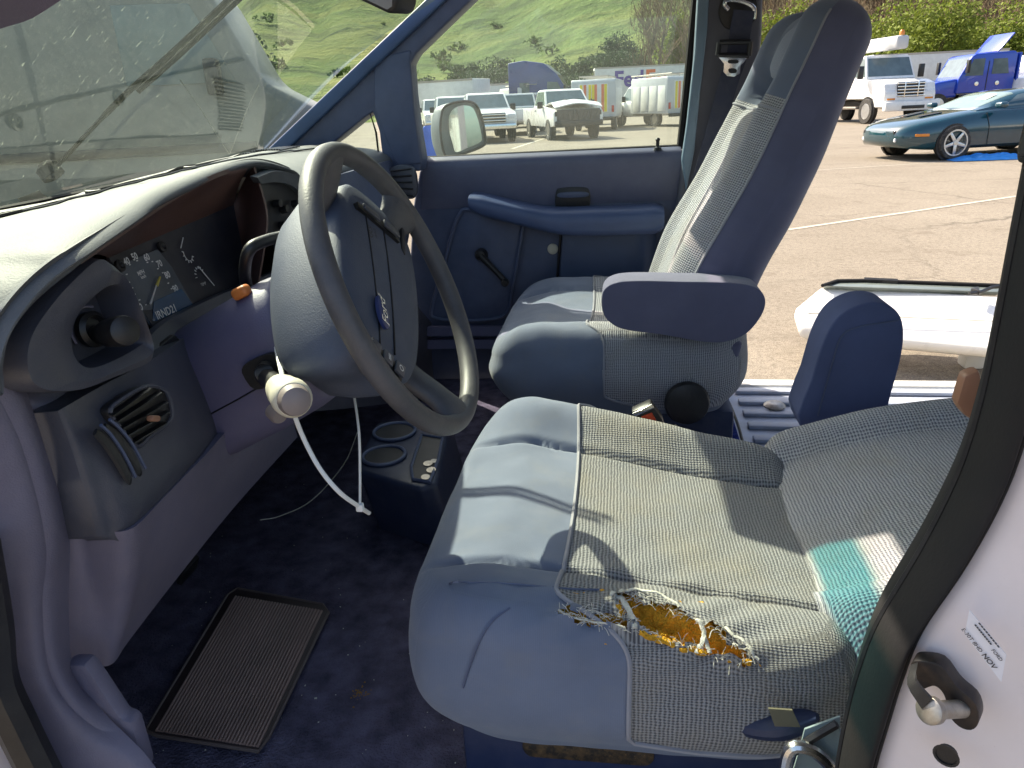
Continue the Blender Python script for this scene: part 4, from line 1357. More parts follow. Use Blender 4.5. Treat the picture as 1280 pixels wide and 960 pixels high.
# driver's fascia: vent housing
vh = MB()
vh.patch([[at(72, 514, X=-0.462), at(86, 506, X=-0.460), at(135, 478, X=-0.464), at(186, 452, X=-0.475), at(240, 416, X=-0.535)],
          [at(91, 566, X=-0.462), at(108, 559, X=-0.457), at(160, 538, X=-0.452), at(222, 505, X=-0.468), at(282, 462, X=-0.54)],
          [at(113, 640, X=-0.464), at(130, 636, X=-0.457), at(176, 626, X=-0.446), at(244, 562, X=-0.468), at(310, 500, X=-0.54)],
          [at(121, 672, X=-0.470), at(138, 672, X=-0.464), at(172, 672, X=-0.460), at(244, 598, X=-0.484), at(318, 528, X=-0.550)]], 20, 28, 0.030, (-1, 0, -0.1))
vh.build('vent_housing', 'fascia', dash, smooth=50)


def fpt(px, py, X): return at(px, py, X=X)


# louvre vent: recess, rounded rim and slats
ven = MB()
vo = closed_spline([fpt(*q, -0.447) for q in ((137, 516), (150, 500), (178, 484), (198, 484), (209, 494), (214, 516), (208, 530), (186, 546), (172, 558), (160, 548))], 40)
ven.prism(vo, (-0.010, 0, 0), 0.002)
vent = ven.build('air_vent', 'black', dash)
rim = MB().tube(closed_spline([p + Vector((0.001, 0, 0)) for p in vo], 48), 0.0022, 6, closed=True)
rim.build('vent_rim', 'fascia', vent)
L0, L1 = [(142, 521), (148, 528), (154, 537), (160, 546), (168, 555)], [(190, 487), (203, 492), (211, 504), (213, 516), (209, 530)]
for (a, b) in zip(L0, L1):
    p, q = fpt(*a, -0.441), fpt(*b, -0.441)
    MB().patch([[p, q], [p + Vector((-0.005, 0, 0.0015)), q + Vector((-0.005, 0, 0.0015))]], 2, 6, 0.0012, (0, 0.2, 1)).build('slat', 'slat', vent)
t0 = fpt(192, 523, -0.436)
MB().box(t0, (0.008, 0.012, 0.006), Matrix.Rotation(rad(-25), 4, 'X'), 0.002).build('vent_tab', 'brass', vent)
# the two upright curved outlets beside it
for pts in (((119, 540), (131, 551), (146, 572), (157, 592), (163, 605)), ((130, 533), (143, 544), (158, 562), (170, 583), (176, 594))):
    path = spline([fpt(*q, -0.442) for q in pts], 16)
    w = 0.0056
    MB().tube(path, [w * (0.35 + 0.65 * math.sin(math.pi * min(1, max(0.05, (i + 1) / 17))) ** 0.5) for i in range(17)], 8, flat=0.5, up=(1, 0, 0)).build('side_outlet', 'black', dash)
    MB().tube([p + Vector((0.002, 0.006, 0.004)) for p in path], 0.0016, 5).build('outlet_lip', 'trim_dark', dash)
# knee bolster below
kb = MB()
kb.patch([[at(66, 668, X=-0.53), at(120, 664, X=-0.478), at(164, 661, X=-0.448), at(200, 627, X=-0.452), at(250, 576, X=-0.468), at(312, 517, X=-0.500), at(368, 520, X=-0.555)],
          [at(70, 745, X=-0.56), at(120, 745, X=-0.512), at(160, 742, X=-0.486), at(190, 705, X=-0.486), at(240, 650, X=-0.495), at(306, 575, X=-0.520), at(368, 532, X=-0.56)],
          [at(74, 828, X=-0.60), at(112, 832, X=-0.562), at(140, 830, X=-0.535), at(162, 800, X=-0.535), at(222, 722, X=-0.540), at(298, 628, X=-0.552), at(372, 546, X=-0.575)]], 26, 44, 0.012, (-1, 0, 0))
kb.build('knee_panel', 'trim', dash, smooth=50)
# near end of the dash below the pad
ec = MB()
ec.patch([[at(-70, 440, X=-0.64), at(-20, 446, X=-0.58), at(20, 452, X=-0.545), at(60, 462, X=-0.520), at(110, 468, X=-0.520)],
          [at(-70, 480, X=-0.60), at(-20, 486, X=-0.54), at(14, 492, X=-0.505), at(60, 502, X=-0.488), at(100, 500, X=-0.482)],
          [at(-60, 560, X=-0.60), at(-5, 555, X=-0.55), at(34, 550, X=-0.515), at(72, 545, X=-0.49), at(104, 545, X=-0.48)],
          [at(-40, 640, X=-0.60), at(26, 625, X=-0.55), at(62, 612, X=-0.515), at(90, 606, X=-0.488), at(116, 605, X=-0.478)],
          [at(-10, 740, X=-0.60), at(56, 682, X=-0.55), at(80, 668, X=-0.51), at(104, 664, X=-0.488), at(128, 662, X=-0.480)]], 26, 26, 0.010, (-1, 0, 0))
ec.build('dash_end', 'trim', dash, smooth=60)
# fascia round the column and below the cluster
fs = MB()
fs.patch([[at(168, 455, X=-0.485), at(196, 412, X=-0.545), at(240, 385, X=-0.560), at(305, 356, X=-0.575), at(372, 330, X=-0.59), at(470, 300, X=-0.60)],
          [at(190, 458, X=-0.50), at(232, 430, X=-0.54), at(280, 420, X=-0.560), at(340, 410, X=-0.575), at(420, 390, X=-0.59), at(520, 380, X=-0.60)],
          [at(240, 470, X=-0.535), at(290, 470, X=-0.545), at(330, 470, X=-0.57), at(390, 460, X=-0.585), at(470, 450, X=-0.60), at(570, 440, X=-0.62)],
          [at(312, 522, X=-0.545), at(345, 520, X=-0.56), at(380, 515, X=-0.58), at(440, 510, X=-0.60), at(520, 500, X=-0.61), at(600, 490, X=-0.63)]], 24, 40, 0.01, (-1, 0, 0))
fs.build('lower_fascia', 'fascia', dash, smooth=50)
pk = MB(); pk.prism([at(*q, X=-0.522) for q in ((184, 446), (219, 418), (236, 435), (204, 462))], (-0.008, 0, 0), 0.002); pk.build('coin_pocket', 'black', dash)
pk = MB(); pk.prism([at(*q, X=-0.528) for q in ((244, 505), (282, 472), (297, 488), (262, 520))], (-0.006, 0, 0), 0.003); pk.build('release_handle', 'trim_dark', dash)
# lamp switch pod: oval raised bezel with a recessed dial
po = closed_spline([at(*q, X=-0.452) for q in ((110, 323), (80, 347), (48, 382), (24, 418), (17, 450), (24, 478), (48, 490), (90, 488), (135, 471), (172, 456), (181, 443), (172, 410), (158, 375), (142, 344), (127, 329))], 72)
pc = sum(po, Vector()) / len(po)
io = closed_spline([at(*q, X=-0.452) for q in ((132, 356), (108, 372), (88, 396), (81, 425), (88, 450), (106, 460), (136, 450), (165, 434), (172, 424), (160, 392), (148, 362))], 72)
ic = sum(io, Vector()) / len(io)


def align(loop, ref, c):
    k = min(range(len(loop)), key=lambda i: (loop[i] - ref[0]).length)
    return loop[k:] + loop[:k]


io = align(io, po, ic)
pod = MB().loft([[p + Vector((-0.035, 0, 0)) for p in po], po, [pc.lerp(p, 0.975) + Vector((0.010, 0, 0)) for p in po], [a.lerp(b, 0.45) + Vector((0.013, 0, 0)) for a, b in zip(po, io)], [p + Vector((0.006, 0, 0)) for p in io], [ic.lerp(p, 0.98) + Vector((-0.026, 0, 0)) for p in io], [ic + (p - ic) * 0.02 + Vector((-0.026, 0, 0)) for p in io]])
podo = pod.build('switch_pod', 'fascia', dash, smooth=45)
dc = at(112, 412, X=-0.474)
dM = zframe(dc, (1, -0.12, 0.12))
MB().lathe([(0.016, 0), (0.0165, 0.006), (0.0125, 0.009), (0.010, 0.004), (0.0, 0.004)], dM, 28).build('dimmer_dial', 'black', podo)
ar = MB().tube([dM @ Vector((0.021 * math.cos(a), 0.021 * math.sin(a), 0.0015)) for a in [rad(60 + 140 * k / 20) for k in range(21)]], 0.0013, 5)
ar.build('dial_mark', 'trim', podo)
MB().box(dM @ Vector((0.003, -0.001, 0.010)), (0.002, 0.003, 0.016), dM.to_3x3().to_4x4() @ Matrix.Rotation(rad(90), 4, 'Z'), 0.0006).build('dial_pointer', 'print', podo)
k0 = at(124, 418, X=-0.465); k1_ = at(152, 414, X=-0.425); kd = (k1_ - k0).normalized()
MB().tube([k0, k0 + kd * 0.020, k0 + kd * 0.022, k1_ - kd * 0.006, k1_ + kd * 0.004, k1_ + kd * 0.008, k1_ + kd * 0.0095], [0.009, 0.009, 0.0125, 0.0135, 0.0135, 0.0125, 0.010], 24).build('lamp_switch_knob', 'black', podo)
tx = MB(); text_into(tx, 'PANEL', 0.006, frame(at(93, 432, X=-0.4715), (0, 0.75, -0.9), (1, 0.1, 0.6)).copy(), bold=0.01)
# instrument cluster: recessed panel with hood walls
TL, TR, BR, BL = at(136, 322, X=-0.600), at(292, 256, X=-0.612), at(312, 356, X=-0.590), at(194, 412, X=-0.570)
hood = MB()
lipA = spline([p0 + Vector((-0.012, 0, -0.010)), p1 + Vector((-0.012, 0, -0.010)), at(272, 222, X=-0.535), p2 + Vector((-0.012, 0, -0.008))], 24)
hood.patch([lipA, [a.lerp(b, 0.5) + Vector((0, 0, 0.006)) for a, b in zip(lipA, spline([TL, TL.lerp(TR, .5), TR], 24))], spline([TL, TL.lerp(TR, .5), TR], 24)], 8, 24, 0.006, (0, 0, 1))
hood.patch([[at(316, 206, X=-0.562), at(332, 262, X=-0.535), at(331, 300, X=-0.52), at(322, 356, X=-0.53)], [at(302, 232, X=-0.60), at(310, 270, X=-0.585), at(312, 310, X=-0.57), at(312, 356, X=-0.57)], [TR, TR.lerp(BR, .33), TR.lerp(BR, .66), BR]], 10, 14, 0.006, (0, 1, 0))
hood.build('cluster_hood', pbr('reflected_brown_hood_plastic', (0.120, 0.062, 0.052), 0.45, var=0.12, grain=0.3, gscale=600, dust=0.05), dash, smooth=50)  # brown light reflected on the walls is put into this base colour
cl = MB().patch([[TL, TR], [BL, BR]], 6, 10, 0.004, (-1, 0, 0))
clo = cl.build('instrument_cluster', 'gauge', dash)
cx_ = (TR - TL); cn_ = cx_.cross(TL - BL).normalized()
if cn_.x < 0: cn_ = -cn_


def cp(px, py, h=0.0015):
    v = Vector(((px - 640) / FPX * RGT + (480 - py) / FPX * UPV + FWD).tolist()); o = Vector(EYE.tolist())
    n = (TR - BL).cross(BR - TL).normalized()
    c0 = (TL + TR + BL + BR) / 4 + Vector((h, 0, 0.3 * h))
    t = (c0 - o).dot(n) / v.dot(n)
    return o + v * t


def ctext(mb, body, px, py, size, right=(30, -13), up=(8, 30), bold=0.03, h=0.0022):
    size *= 1.35
    c = cp(px, py, h); x = cp(px + right[0], py + right[1], h) - c; y = cp(px + up[0] * -1, py - up[1], h) - c
    m = frame(c, x, y)
    text_into(mb, body, size, m, bold=bold)


sp = MB(); sp.prism([cp(*q, 0.0008) for q in ((144, 334), (196, 312), (214, 334), (241, 382), (186, 406), (166, 372))], (0.0010, 0, 0.0003)); spd = sp.build('speedometer', 'speedo', clo)
MB().prism([cp(*q, 0.0024) for q in ((192, 377), (226, 361), (241, 381), (190, 404))], (0.0006, 0, 0.0002)).build('gear_indicator_window', pbr('blue_lens', (0.02, 0.075, 0.17), 0.2, spec=0.7), clo)
tx = MB()
for b_, x, y in (('0', 176, 384), ('10', 162, 371), ('20', 153, 354), ('30', 149, 338), ('40', 158, 327), ('50', 168, 321), ('60', 183, 322), ('70', 199, 330), ('80', 209, 344), ('90', 219, 361)):
    if b_ == '30': continue
    ctext(tx, b_, x, y, 0.0088)
for x, y in ((182, 381), (168, 368), (161, 353), (158, 343), (162, 331), (171, 326), (184, 328), (197, 336), (210, 354), (214, 361), (165, 360), (174, 375), (190, 327), (203, 341)):
    c = cp(x, y); tx.box(c, (0.001, 0.0035, 0.0014))
ctext(tx, 'MPH', 176, 341, 0.0055)
ctext(tx, 'km/h', 179, 346, 0.004)
tx.build('speed_numerals', 'print', spd)
tx = MB()
ctext(tx, '|RN⊡21' if False else 'IRND21', 208, 390, 0.0105, bold=0.02, h=0.0042)
tx.build('gear_letters', 'print', clo)
nd = MB().tube([cp(188, 380, 0.004), cp(197, 352, 0.005)], [0.0012, 0.0008], 6); nd.build('needle', 'print', spd)
MB().tube([cp(196, 357, 0.0052), cp(200, 346, 0.0055)], [0.0020, 0.0012], 6).build('needle_tip', 'yellow', spd)
for (nx0, ny0, nx1, ny1, gx, gy, r, lab) in ((226, 310, 229, 297, 234, 318, 0.011, 'F'), (248, 333, 268, 357, 250, 345, 0.012, 'H')):
    gm = MB(); c = cp(gx, gy, 0.001)
    fm = frame(c, cp(gx + 30, gy - 13, .001) - c, cp(gx - 8, gy - 30, .001) - c)
    for k in range(7):
        a = rad(30 + 25 * k if lab == 'H' else 150 + 30 * k)
        gm.box(fm @ Vector((r * math.cos(a), r * math.sin(a), 0.001)), (0.001, 0.0035, 0.0012), fm.to_3x3().to_4x4() @ Matrix.Rotation(a - math.pi / 2, 4, 'Z'))
    if lab == 'F': gm.tube([fm @ Vector((r * 0.85 * math.cos(rad(150 + 9 * k)), r * 0.85 * math.sin(rad(150 + 9 * k)), 0.001)) for k in range(20)], 0.0005, 4)
    else: text_into(gm, 'TEMP', 0.006, fm @ Matrix.Translation((-0.002, -0.012, 0.001)))
    gm.build('gauge_scale', 'print', clo)
    MB().tube([cp(nx0, ny0, 0.003), cp(nx1, ny1, 0.003)], 0.0008, 5).build('needle', 'print', clo)
for x, y in ((148, 333), (201, 309)):
    MB().lathe([(0.0075, 0), (0.0075, 0.004), (0.0045, 0.005), (0.0, 0.002)], zframe(cp(x, y, 0.001), (1, 0, 0.3)), 12).build('odometer_knob', 'black', clo)
# right-hand end of the hood: the lobe with the heater switch panel
lb = MB().patch([[at(322, 222, X=-0.54), at(345, 214, X=-0.55), at(372, 220, X=-0.55), at(400, 245, X=-0.555), at(425, 290, X=-0.56)],
                 [at(326, 230, X=-0.55), at(346, 228, X=-0.56), at(368, 234, X=-0.56), at(390, 258, X=-0.565), at(410, 300, X=-0.57)]], 4, 24, 0.012, (-1, 0, 0.2))
lb.build('hood_end', 'pad', dash, smooth=60)
hp_ = MB().patch([[at(326, 228, X=-0.57), at(368, 232, X=-0.575), at(410, 290, X=-0.58)], [at(336, 300, X=-0.565), at(380, 300, X=-0.575), at(420, 330, X=-0.58)]], 6, 8, 0.006, (-1, 0, 0))
hpo = hp_.build('heater_panel', 'black', dash)
for px, py in ((343, 255), (352, 262), (350, 282), (362, 290), (366, 255)):
    MB().lathe([(0.007, 0), (0.0065, 0.012), (0.003, 0.013)], zframe(at(px, py, X=-0.568), (1, -0.1, 0.1)), 14).build('heater_knob', 'black', hpo)
# passenger side of the dash and its far vent
pf = MB()
rows = []
for y in (1.30, 1.55, 1.85, 2.10, 2.19):
    rows.append([Vector((-0.635 - (y - 1.3) * 0.03, y, 1.265)), Vector((-0.63 - (y - 1.3) * 0.02, y, 1.19)), Vector((-0.63, y, 1.08)), Vector((-0.66, y, 0.98)), Vector((-0.74, y, 0.90))])
pf.patch(rows, 20, 20, 0.012, (-1, 0, 0)).build('passenger_fascia', 'trim_dark', dash, smooth=50)
vo2 = closed_spline([at(*q, Y=2.12) + Vector((0.0, 0, 0)) for q in ((486, 213), (500, 206), (516, 210), (521, 232), (517, 248), (503, 246), (490, 232))], 32)
vm = MB().prism(vo2, (0, 0.02, 0), 0.003); vmo = vm.build('air_vent', 'fascia', dash)
for k in range(5):
    f = k / 4
    a, b = at(489 + 7 * f, 214 + 28 * f, Y=2.117), at(514 + 3 * f, 211 + 34 * f, Y=2.117)
    MB().tube([a, b], 0.0025, 5).build('slat', 'black', vmo)

# ------------------------------------------------------------------ passenger door
YD = 2.245
door = thing('passenger_door', 'closed blue passenger door with window crank and long armrest', 'car door', (-0.2, YD, 0.7))
dp = MB()
dp.prism([at(*q, Y=YD) for q in ((530, 200), (700, 192), (846, 184), (856, 190), (852, 240), (842, 300), (838, 420), (836, 575), (508, 575), (512, 420), (512, 330), (516, 260), (524, 215))], (0, 0.05, 0), 0.008, 3)
dp.build('door_panel', 'trim_dark', door)
up = MB()
rows = []
for px0, px1, py0, py1, yo in ((529, 851, 197, 183, 0.006), (529, 852, 203, 189, -0.014), (528, 852, 214, 200, -0.020), (528, 850, 240, 228, -0.012), (526, 846, 262, 250, -0.002)):
    rows.append([at(px0 + (px1 - px0) * k / 6, py0 + (py1 - py0) * k / 6, Y=YD + yo) for k in range(7)])
up.patch(rows, 22, 30, 0.012, (0, 1, 0))
up.build('belt_rail', pbr('belt_rail_vinyl', (0.110, 0.120, 0.190), 0.42, var=0.06, grain=0.4, gscale=600, dust=0.10, dustcol=(0.30, 0.30, 0.34)), door, smooth=60)
# grab bar and armrest
ab = MB()
cen = [(590, 251, 9), (606, 256, 13), (640, 264, 13), (680, 273, 14), (706, 276, 16), (740, 276, 17), (780, 275, 17), (818, 273, 17), (829, 271, 12)]
rings = []
cc = spline([at(x, y, Y=YD - 0.055) for x, y, r in cen], 40); rs = np.interp(np.linspace(0, len(cen) - 1, 41), range(len(cen)), [r for _, _, r in cen])
for p, r in zip(cc, rs):
    h = r / FPX * 2.20
    rings.append([p + Vector((0, 0.062 * math.copysign(abs(math.cos(a)) ** 0.6, math.cos(a)), h * math.copysign(abs(math.sin(a)) ** 0.6, math.sin(a)))) for a in [2 * math.pi * k / 24 for k in range(24)]])
ab.loft(rings)
ab.build('armrest', pbr('armrest_blue_vinyl', (0.060, 0.090, 0.190), 0.42, var=0.08, grain=0.3, gscale=600), door, smooth=60)
MB().prism(closed_spline([at(*q, Y=YD - 0.014) for q in ((695, 240), (701, 235), (730, 234), (737, 240), (737, 258), (731, 263), (700, 263), (694, 258))], 24), (0, 0.01, 0), 0.002).build('pull_cup', 'black', door)
MB().prism(closed_spline([at(*q, Y=YD - 0.018) for q in ((700, 241), (732, 240), (733, 246), (700, 247))], 16), (0, 0.006, 0), 0.001).build('door_release', 'trim_dark', door)
# map pocket panel, crank, lower panel
mp_ = MB()
po_ = closed_spline([at(*q, Y=YD - 0.018) for q in ((588, 262), (650, 276), (652, 290), (640, 360), (632, 392), (600, 400), (548, 398), (540, 385), (556, 330), (566, 290), (575, 268))], 60)
mp_.prism(po_, (0, 0.03, 0), 0.006, 3); mp_.build('speaker_panel', 'trim_dark', door)
MB().tube([p + Vector((0, -0.003, 0)) for p in po_], 0.006, 8, closed=True).build('panel_edge', 'trim_dark', door)
cr = at(602, 318, Y=YD - 0.028)
ck_ = MB().lathe([(0.020, 0), (0.020, 0.010), (0.014, 0.022), (0.0, 0.024)], zframe(cr, (0, -1, 0)), 20)
e_ = at(632, 352, Y=YD - 0.06)
ck_.tube([cr + Vector((0, -0.018, 0)), cr.lerp(e_, 0.5) + Vector((0, -0.008, 0)), e_], [0.011, 0.009, 0.009], 12)
cko = ck_.build('window_crank', 'black', door)
MB().lathe([(0.009, 0), (0.012, 0.008), (0.012, 0.024), (0.008, 0.030)], zframe(e_ + Vector((0, 0.005, 0)), (0, -1, 0)), 16).build('knob', 'black', cko)
lo_ = MB()
lo_.patch([[at(704, 290, Y=YD - 0.045), at(760, 289, Y=YD - 0.045), at(800, 288, Y=YD - 0.045), at(820, 286, Y=YD - 0.02)],
           [at(700, 350, Y=YD - 0.045), at(760, 350, Y=YD - 0.045), at(800, 350, Y=YD - 0.045), at(818, 350, Y=YD - 0.02)],
           [at(694, 430, Y=YD - 0.045), at(760, 430, Y=YD - 0.045), at(800, 430, Y=YD - 0.045), at(816, 430, Y=YD - 0.02)]], 10, 16, 0.04, (0, 1, 0))
lo_.build('lower_panel', pbr('lower_panel_blue', (0.038, 0.062, 0.130), 0.45, var=0.08, grain=0.35, gscale=600), door)
MB().tube([at(701, 290, Y=YD - 0.004), at(697, 340, Y=YD - 0.004), at(692, 400, Y=YD - 0.004)], 0.004, 6).build('panel_gap', 'black', door)
MB().lathe([(0.0165, 0), (0.0165, 0.004), (0.012, 0.007), (0.005, 0.007), (0.005, 0.002), (0, 0.002)], zframe(at(691, 311, Y=YD - 0.003), (0, -1, 0)), 22).build('button_cap', 'ivory', door)
for y0 in (410, 426):
    MB().patch([[at(514, y0, Y=YD - 0.05), at(560, y0 - 1, Y=YD - 0.05), at(640, y0 - 1, Y=YD - 0.05)], [at(514, y0 + 11, Y=YD - 0.055), at(560, y0 + 10, Y=YD - 0.055), at(640, y0 + 10, Y=YD - 0.055)]], 3, 8, 0.02, (0, 1, 0)).build('pocket_rail', 'shroud', door)
lk_ = at(822, 186, Y=YD - 0.004)
MB().lathe([(0.012, -0.004), (0.010, 0.004), (0.005, 0.006), (0.005, 0.020), (0.007, 0.026), (0.004, 0.030)], Matrix.Translation(lk_), 14).build('lock_knob', 'black', door)
# window glass and its rubber
wo = [at(*q, Y=2.285) for q in ((529, 197), (851, 183), (868, 20), (876, -100), (700, -100), (590, 0), (516, 76), (521, 140))]
MB().prism(wo, (0, 0.004, 0)).build('window_glass', 'sideglass', door)
wr = MB()
wr.tube([at(*q, Y=2.262) for q in ((529, 199), (700, 191), (851, 184))], 0.0085, 8)
wr.tube([at(*q, Y=2.262) for q in ((529, 199), (521, 145), (514, 90), (516, 74), (530, 58), (590, 0), (700, -100))], 0.0095, 8)
wr.tube([at(*q, Y=2.262) for q in ((851, 186), (858, 120), (868, 20), (880, -100))], 0.0125, 8)
wr.build('window_seal', 'rubber', door)
MB().tube([at(*q, Y=2.25) for q in ((523, 205), (515, 150), (507, 90), (509, 72), (524, 54), (584, -4), (692, -104))], 0.004, 6).build('frame_edge', 'piping', door)
MB().tube([at(*q, Y=2.25) for q in ((862, 200), (868, 120), (878, 20), (890, -100))], 0.005, 6).build('frame_edge', 'piping', door)
# outside mirror
gn = Vector((0.70, -0.71, 0.04)).normalized(); gc = at(580, 160, Y=2.46)


def on_mirror(px, py, lift=0.0):
    v = Vector(((px - 640) / FPX * RGT + (480 - py) / FPX * UPV + FWD).tolist()); o = Vector(EYE.tolist())
    return o + v * ((gc + gn * lift - o).dot(gn) / v.dot(gn))


mo = closed_spline([on_mirror(*q) for q in ((551, 145), (556, 133), (575, 127), (592, 129), (601, 145), (606, 170), (605, 181), (585, 190), (562, 196), (554, 190), (550, 165))], 48)
mc = sum(mo, Vector()) / len(mo)
mh = MB().loft([list(mo), [mc.lerp(p, 1.03) - gn * 0.012 for p in mo], [mc.lerp(p, 1.0) - gn * 0.05 for p in mo], [mc.lerp(p, 0.75) - gn * 0.09 for p in mo], [mc.lerp(p, 0.3) - gn * 0.11 for p in mo]])
mho = mh.build('door_mirror', pbr('mirror_shell_grey', (0.16, 0.19, 0.20), 0.45, dust=0.1), door, smooth=50)
gpx = ((561, 148), (566, 137), (577, 132), (590, 134), (597, 148), (602, 170), (600, 178), (584, 185), (570, 190), (566, 180), (562, 165))
gs = closed_spline([on_mirror(*q, 0.003) for q in gpx], 40)
MB().prism([p - gn * 0.0 for p in gs], -gn * 0.004).build('mirror_glass', 'mirror', mho, smooth=None)
MB().tube([p + gn * 0.003 for p in mo], 0.004, 6, closed=True).build('mirror_rim', 'black', mho)

# ------------------------------------------------------------------ belt, buckle, console, mat, mirror
sb_ = thing('seat_belt', 'dark seat belt with metal tongue hanging on the far door pillar', 'seat belt', tuple(at(920, 40, Y=2.14)))
strip = [(930, 12, 13), (925, 40, 13), (921, 68, 13), (908, 110, 12), (895, 160, 12), (880, 215, 12), (868, 270, 12)]
L_ = [at(x - r, y, Y=2.145) for x, y, r in strip]; R_ = [at(x + r, y + 2, Y=2.145) for x, y, r in strip]
MB().patch([L_, R_], 4, 30, 0.0025, (0, -1, 0)).build('webbing', 'belt', sb_)
MB().tube(spline([at(*q, Y=2.15) for q in ((911, 12), (906, 6), (910, 0), (928, 2), (942, 10), (942, 24))], 16), 0.006, 8).build('guide_ring', 'chrome', sb_)
bx_ = MB()
for a, b in (((899, 53), (938, 52)), ((938, 52), (936, 70)), ((936, 70), (897, 69)), ((897, 69), (899, 53))): bx_.tube([at(*a, Y=2.135), at(*b, Y=2.135)], 0.0065, 8)
bx_.build('tongue_housing', 'black', sb_)
tg = MB(); tg.prism([at(*q, Y=2.132) for q in ((897, 70), (934, 72), (930, 78), (926, 82), (925, 92), (918, 96), (909, 95), (904, 90), (905, 80))], (0, 0.004, 0), 0.001)
tgo = tg.build('tongue', 'chrome', sb_)
MB().prism(closed_spline([at(*q, Y=2.1305) for q in ((911, 86), (920, 86), (920, 91), (912, 91))], 12), (0, 0.001, 0)).build('tongue_slot', 'black', tgo)
MB().prism(closed_spline([at(*q, Y=2.1305) for q in ((911, 75), (922, 75), (922, 79), (911, 79))], 12), (0, 0.001, 0)).build('tongue_slot', 'black', tgo)

bk_ = thing('belt_buckle', 'black belt buckle with an orange red release button between the seats', 'buckle', tuple(at(810, 530, Y=1.30)))
b0 = [at(*q, Y=1.33) for q in ((789, 515), (814, 504), (828, 524), (833, 540), (806, 541))]
MB().prism(b0, (0, 0.028, 0), 0.004).build('buckle_body', 'black', bk_)
MB().prism([at(*q, Y=1.328) for q in ((790, 517), (815, 505), (818, 510), (794, 521))], (0, 0.004, 0), 0.001).build('buckle_mouth', 'chrome', bk_)
MB().prism([at(*q, Y=1.3275) for q in ((801, 521), (815, 516), (821, 527), (808, 534))], (0, 0.004, 0), 0.0015).build('release_button', 'red', bk_)
MB().tube([at(825, 535, Y=1.34), at(840, 555, Y=1.35), at(850, 580, Y=1.36)], 0.010, 10, flat=0.5).build('buckle_stalk', 'black', bk_)
bl_ = thing('belt_latch', 'steel belt latch plate lying beside the orange red buckle', 'belt latch', tuple(at(835, 545, Y=1.28)))
MB().prism([at(*q, Y=1.28) for q in ((818, 540), (846, 533), (860, 554), (872, 572), (862, 576), (848, 556), (822, 552))], (0, 0.012, 0), 0.002).build('latch_plate', 'chrome', bl_)
MB().patch([[at(846, 556, Y=1.275), at(862, 554, Y=1.275)], [at(866, 580, Y=1.275), at(882, 574, Y=1.275)], [at(880, 610, Y=1.27), at(896, 606, Y=1.27)]], 8, 3, 0.003, (0, 1, 0)).build('webbing', 'belt', bl_)

cs = thing('cup_holder_console', 'low navy console with two cup holders and a coin tray', 'console', (-0.46, 1.38, FLZ))
CZ = 0.725
cb = MB()
top = [at(*q, Z=CZ) for q in ((470, 527), (500, 524), (562, 520), (556, 560), (546, 604), (528, 611), (500, 604), (446, 588), (446, 572))]
cb.prism(top, (0.02, 0.03, -(CZ - FLZ)), 0.012, 3)
cb.build('console_body', pbr('navy_console', (0.022, 0.032, 0.070), 0.45, grain=0.25, gscale=500, dust=0.05), cs)
for (px, py, rx) in ((493, 540, 0.046), (480, 570, 0.044)):
    c = at(px, py, Z=CZ + 0.002)
    MB().lathe([(rx * 0.9, -0.001), (rx * 0.9, 0.001), (rx * 0.05, 0.001)], Matrix.Translation(c), 28).build('cup_well', 'black', cs)
    MB().tube([c + Vector((rx * math.cos(a), rx * math.sin(a), 0.002)) for a in [2 * math.pi * k / 32 for k in range(32)]], 0.004, 8, closed=True).build('cup_rim', 'trim_dark', cs)
tq = [at(*q, Z=CZ + 0.002) for q in ((527, 545), (553, 549), (548, 575), (537, 604), (516, 600), (514, 585))]
MB().prism(tq, (0, 0, 0.0015)).build('coin_tray', 'black', cs)
MB().tube([p + Vector((0, 0, 0.002)) for p in tq], 0.0035, 6, closed=True).build('tray_rim', 'trim_dark', cs)
for px, py, r in ((535, 580, 0.0095), (539, 588, 0.0095), (532, 597, 0.009), (543, 577, 0.008)):
    t = MB().lathe([(r, 0), (r, 0.002), (r * 0.8, 0.0022), (0, 0.0018)], Matrix.Translation(at(px, py, Z=CZ + 0.0045)) @ Matrix.Rotation(rad(8), 4, (random.random(), random.random(), 0.1)), 18).build('coin', 'steel')
    tag(t, 'coin lying in the console coin tray', 'coin', 'coins in the console tray')

fm_ = thing('floor_mat', 'brown black ribbed rubber mat on the navy carpet', 'floor mat', tuple(at(300, 840, Z=FLZ)))
mq = [at(*q, Z=FLZ + 0.008) for q in ((183, 916), (192, 900), (285, 746), (297, 738), (404, 758), (411, 768), (336, 925), (324, 942), (196, 922))]
MB().prism(mq, (0, 0, 0.005), 0.002).build('mat_sheet', pbr('shaded_groove_rubber', (0.050, 0.034, 0.032), 0.6, var=0.2), fm_)  # shade between the ribs is put into this darker colour
rbm = MB()
A_, B_, C_, D_ = (at(*q, Z=FLZ + 0.0135) for q in ((196, 914), (295, 746), (402, 764), (322, 934)))
NR = 30
for i in range(NR + 1):
    f = i / NR
    a, b = A_.lerp(D_, f), B_.lerp(C_, f)
    rbm.tube([a + Vector((0, 0, 0.0010)), b + Vector((0, 0, 0.0010))], 0.0024, 6)
o = rbm.build('rib', pbr('highlight_rib_rubber', (0.30, 0.195, 0.165), 0.45, var=0.3, vscale=6, dust=0.15, dustcol=(0.25, 0.18, 0.13)), fm_); o['kind'] = 'stuff'  # paler brown stands for the highlights along the ribs
MB().tube([p + Vector((0, 0, 0.004)) for p in mq], 0.0026, 6, closed=True).build('mat_border', 'mat_rubber', fm_)
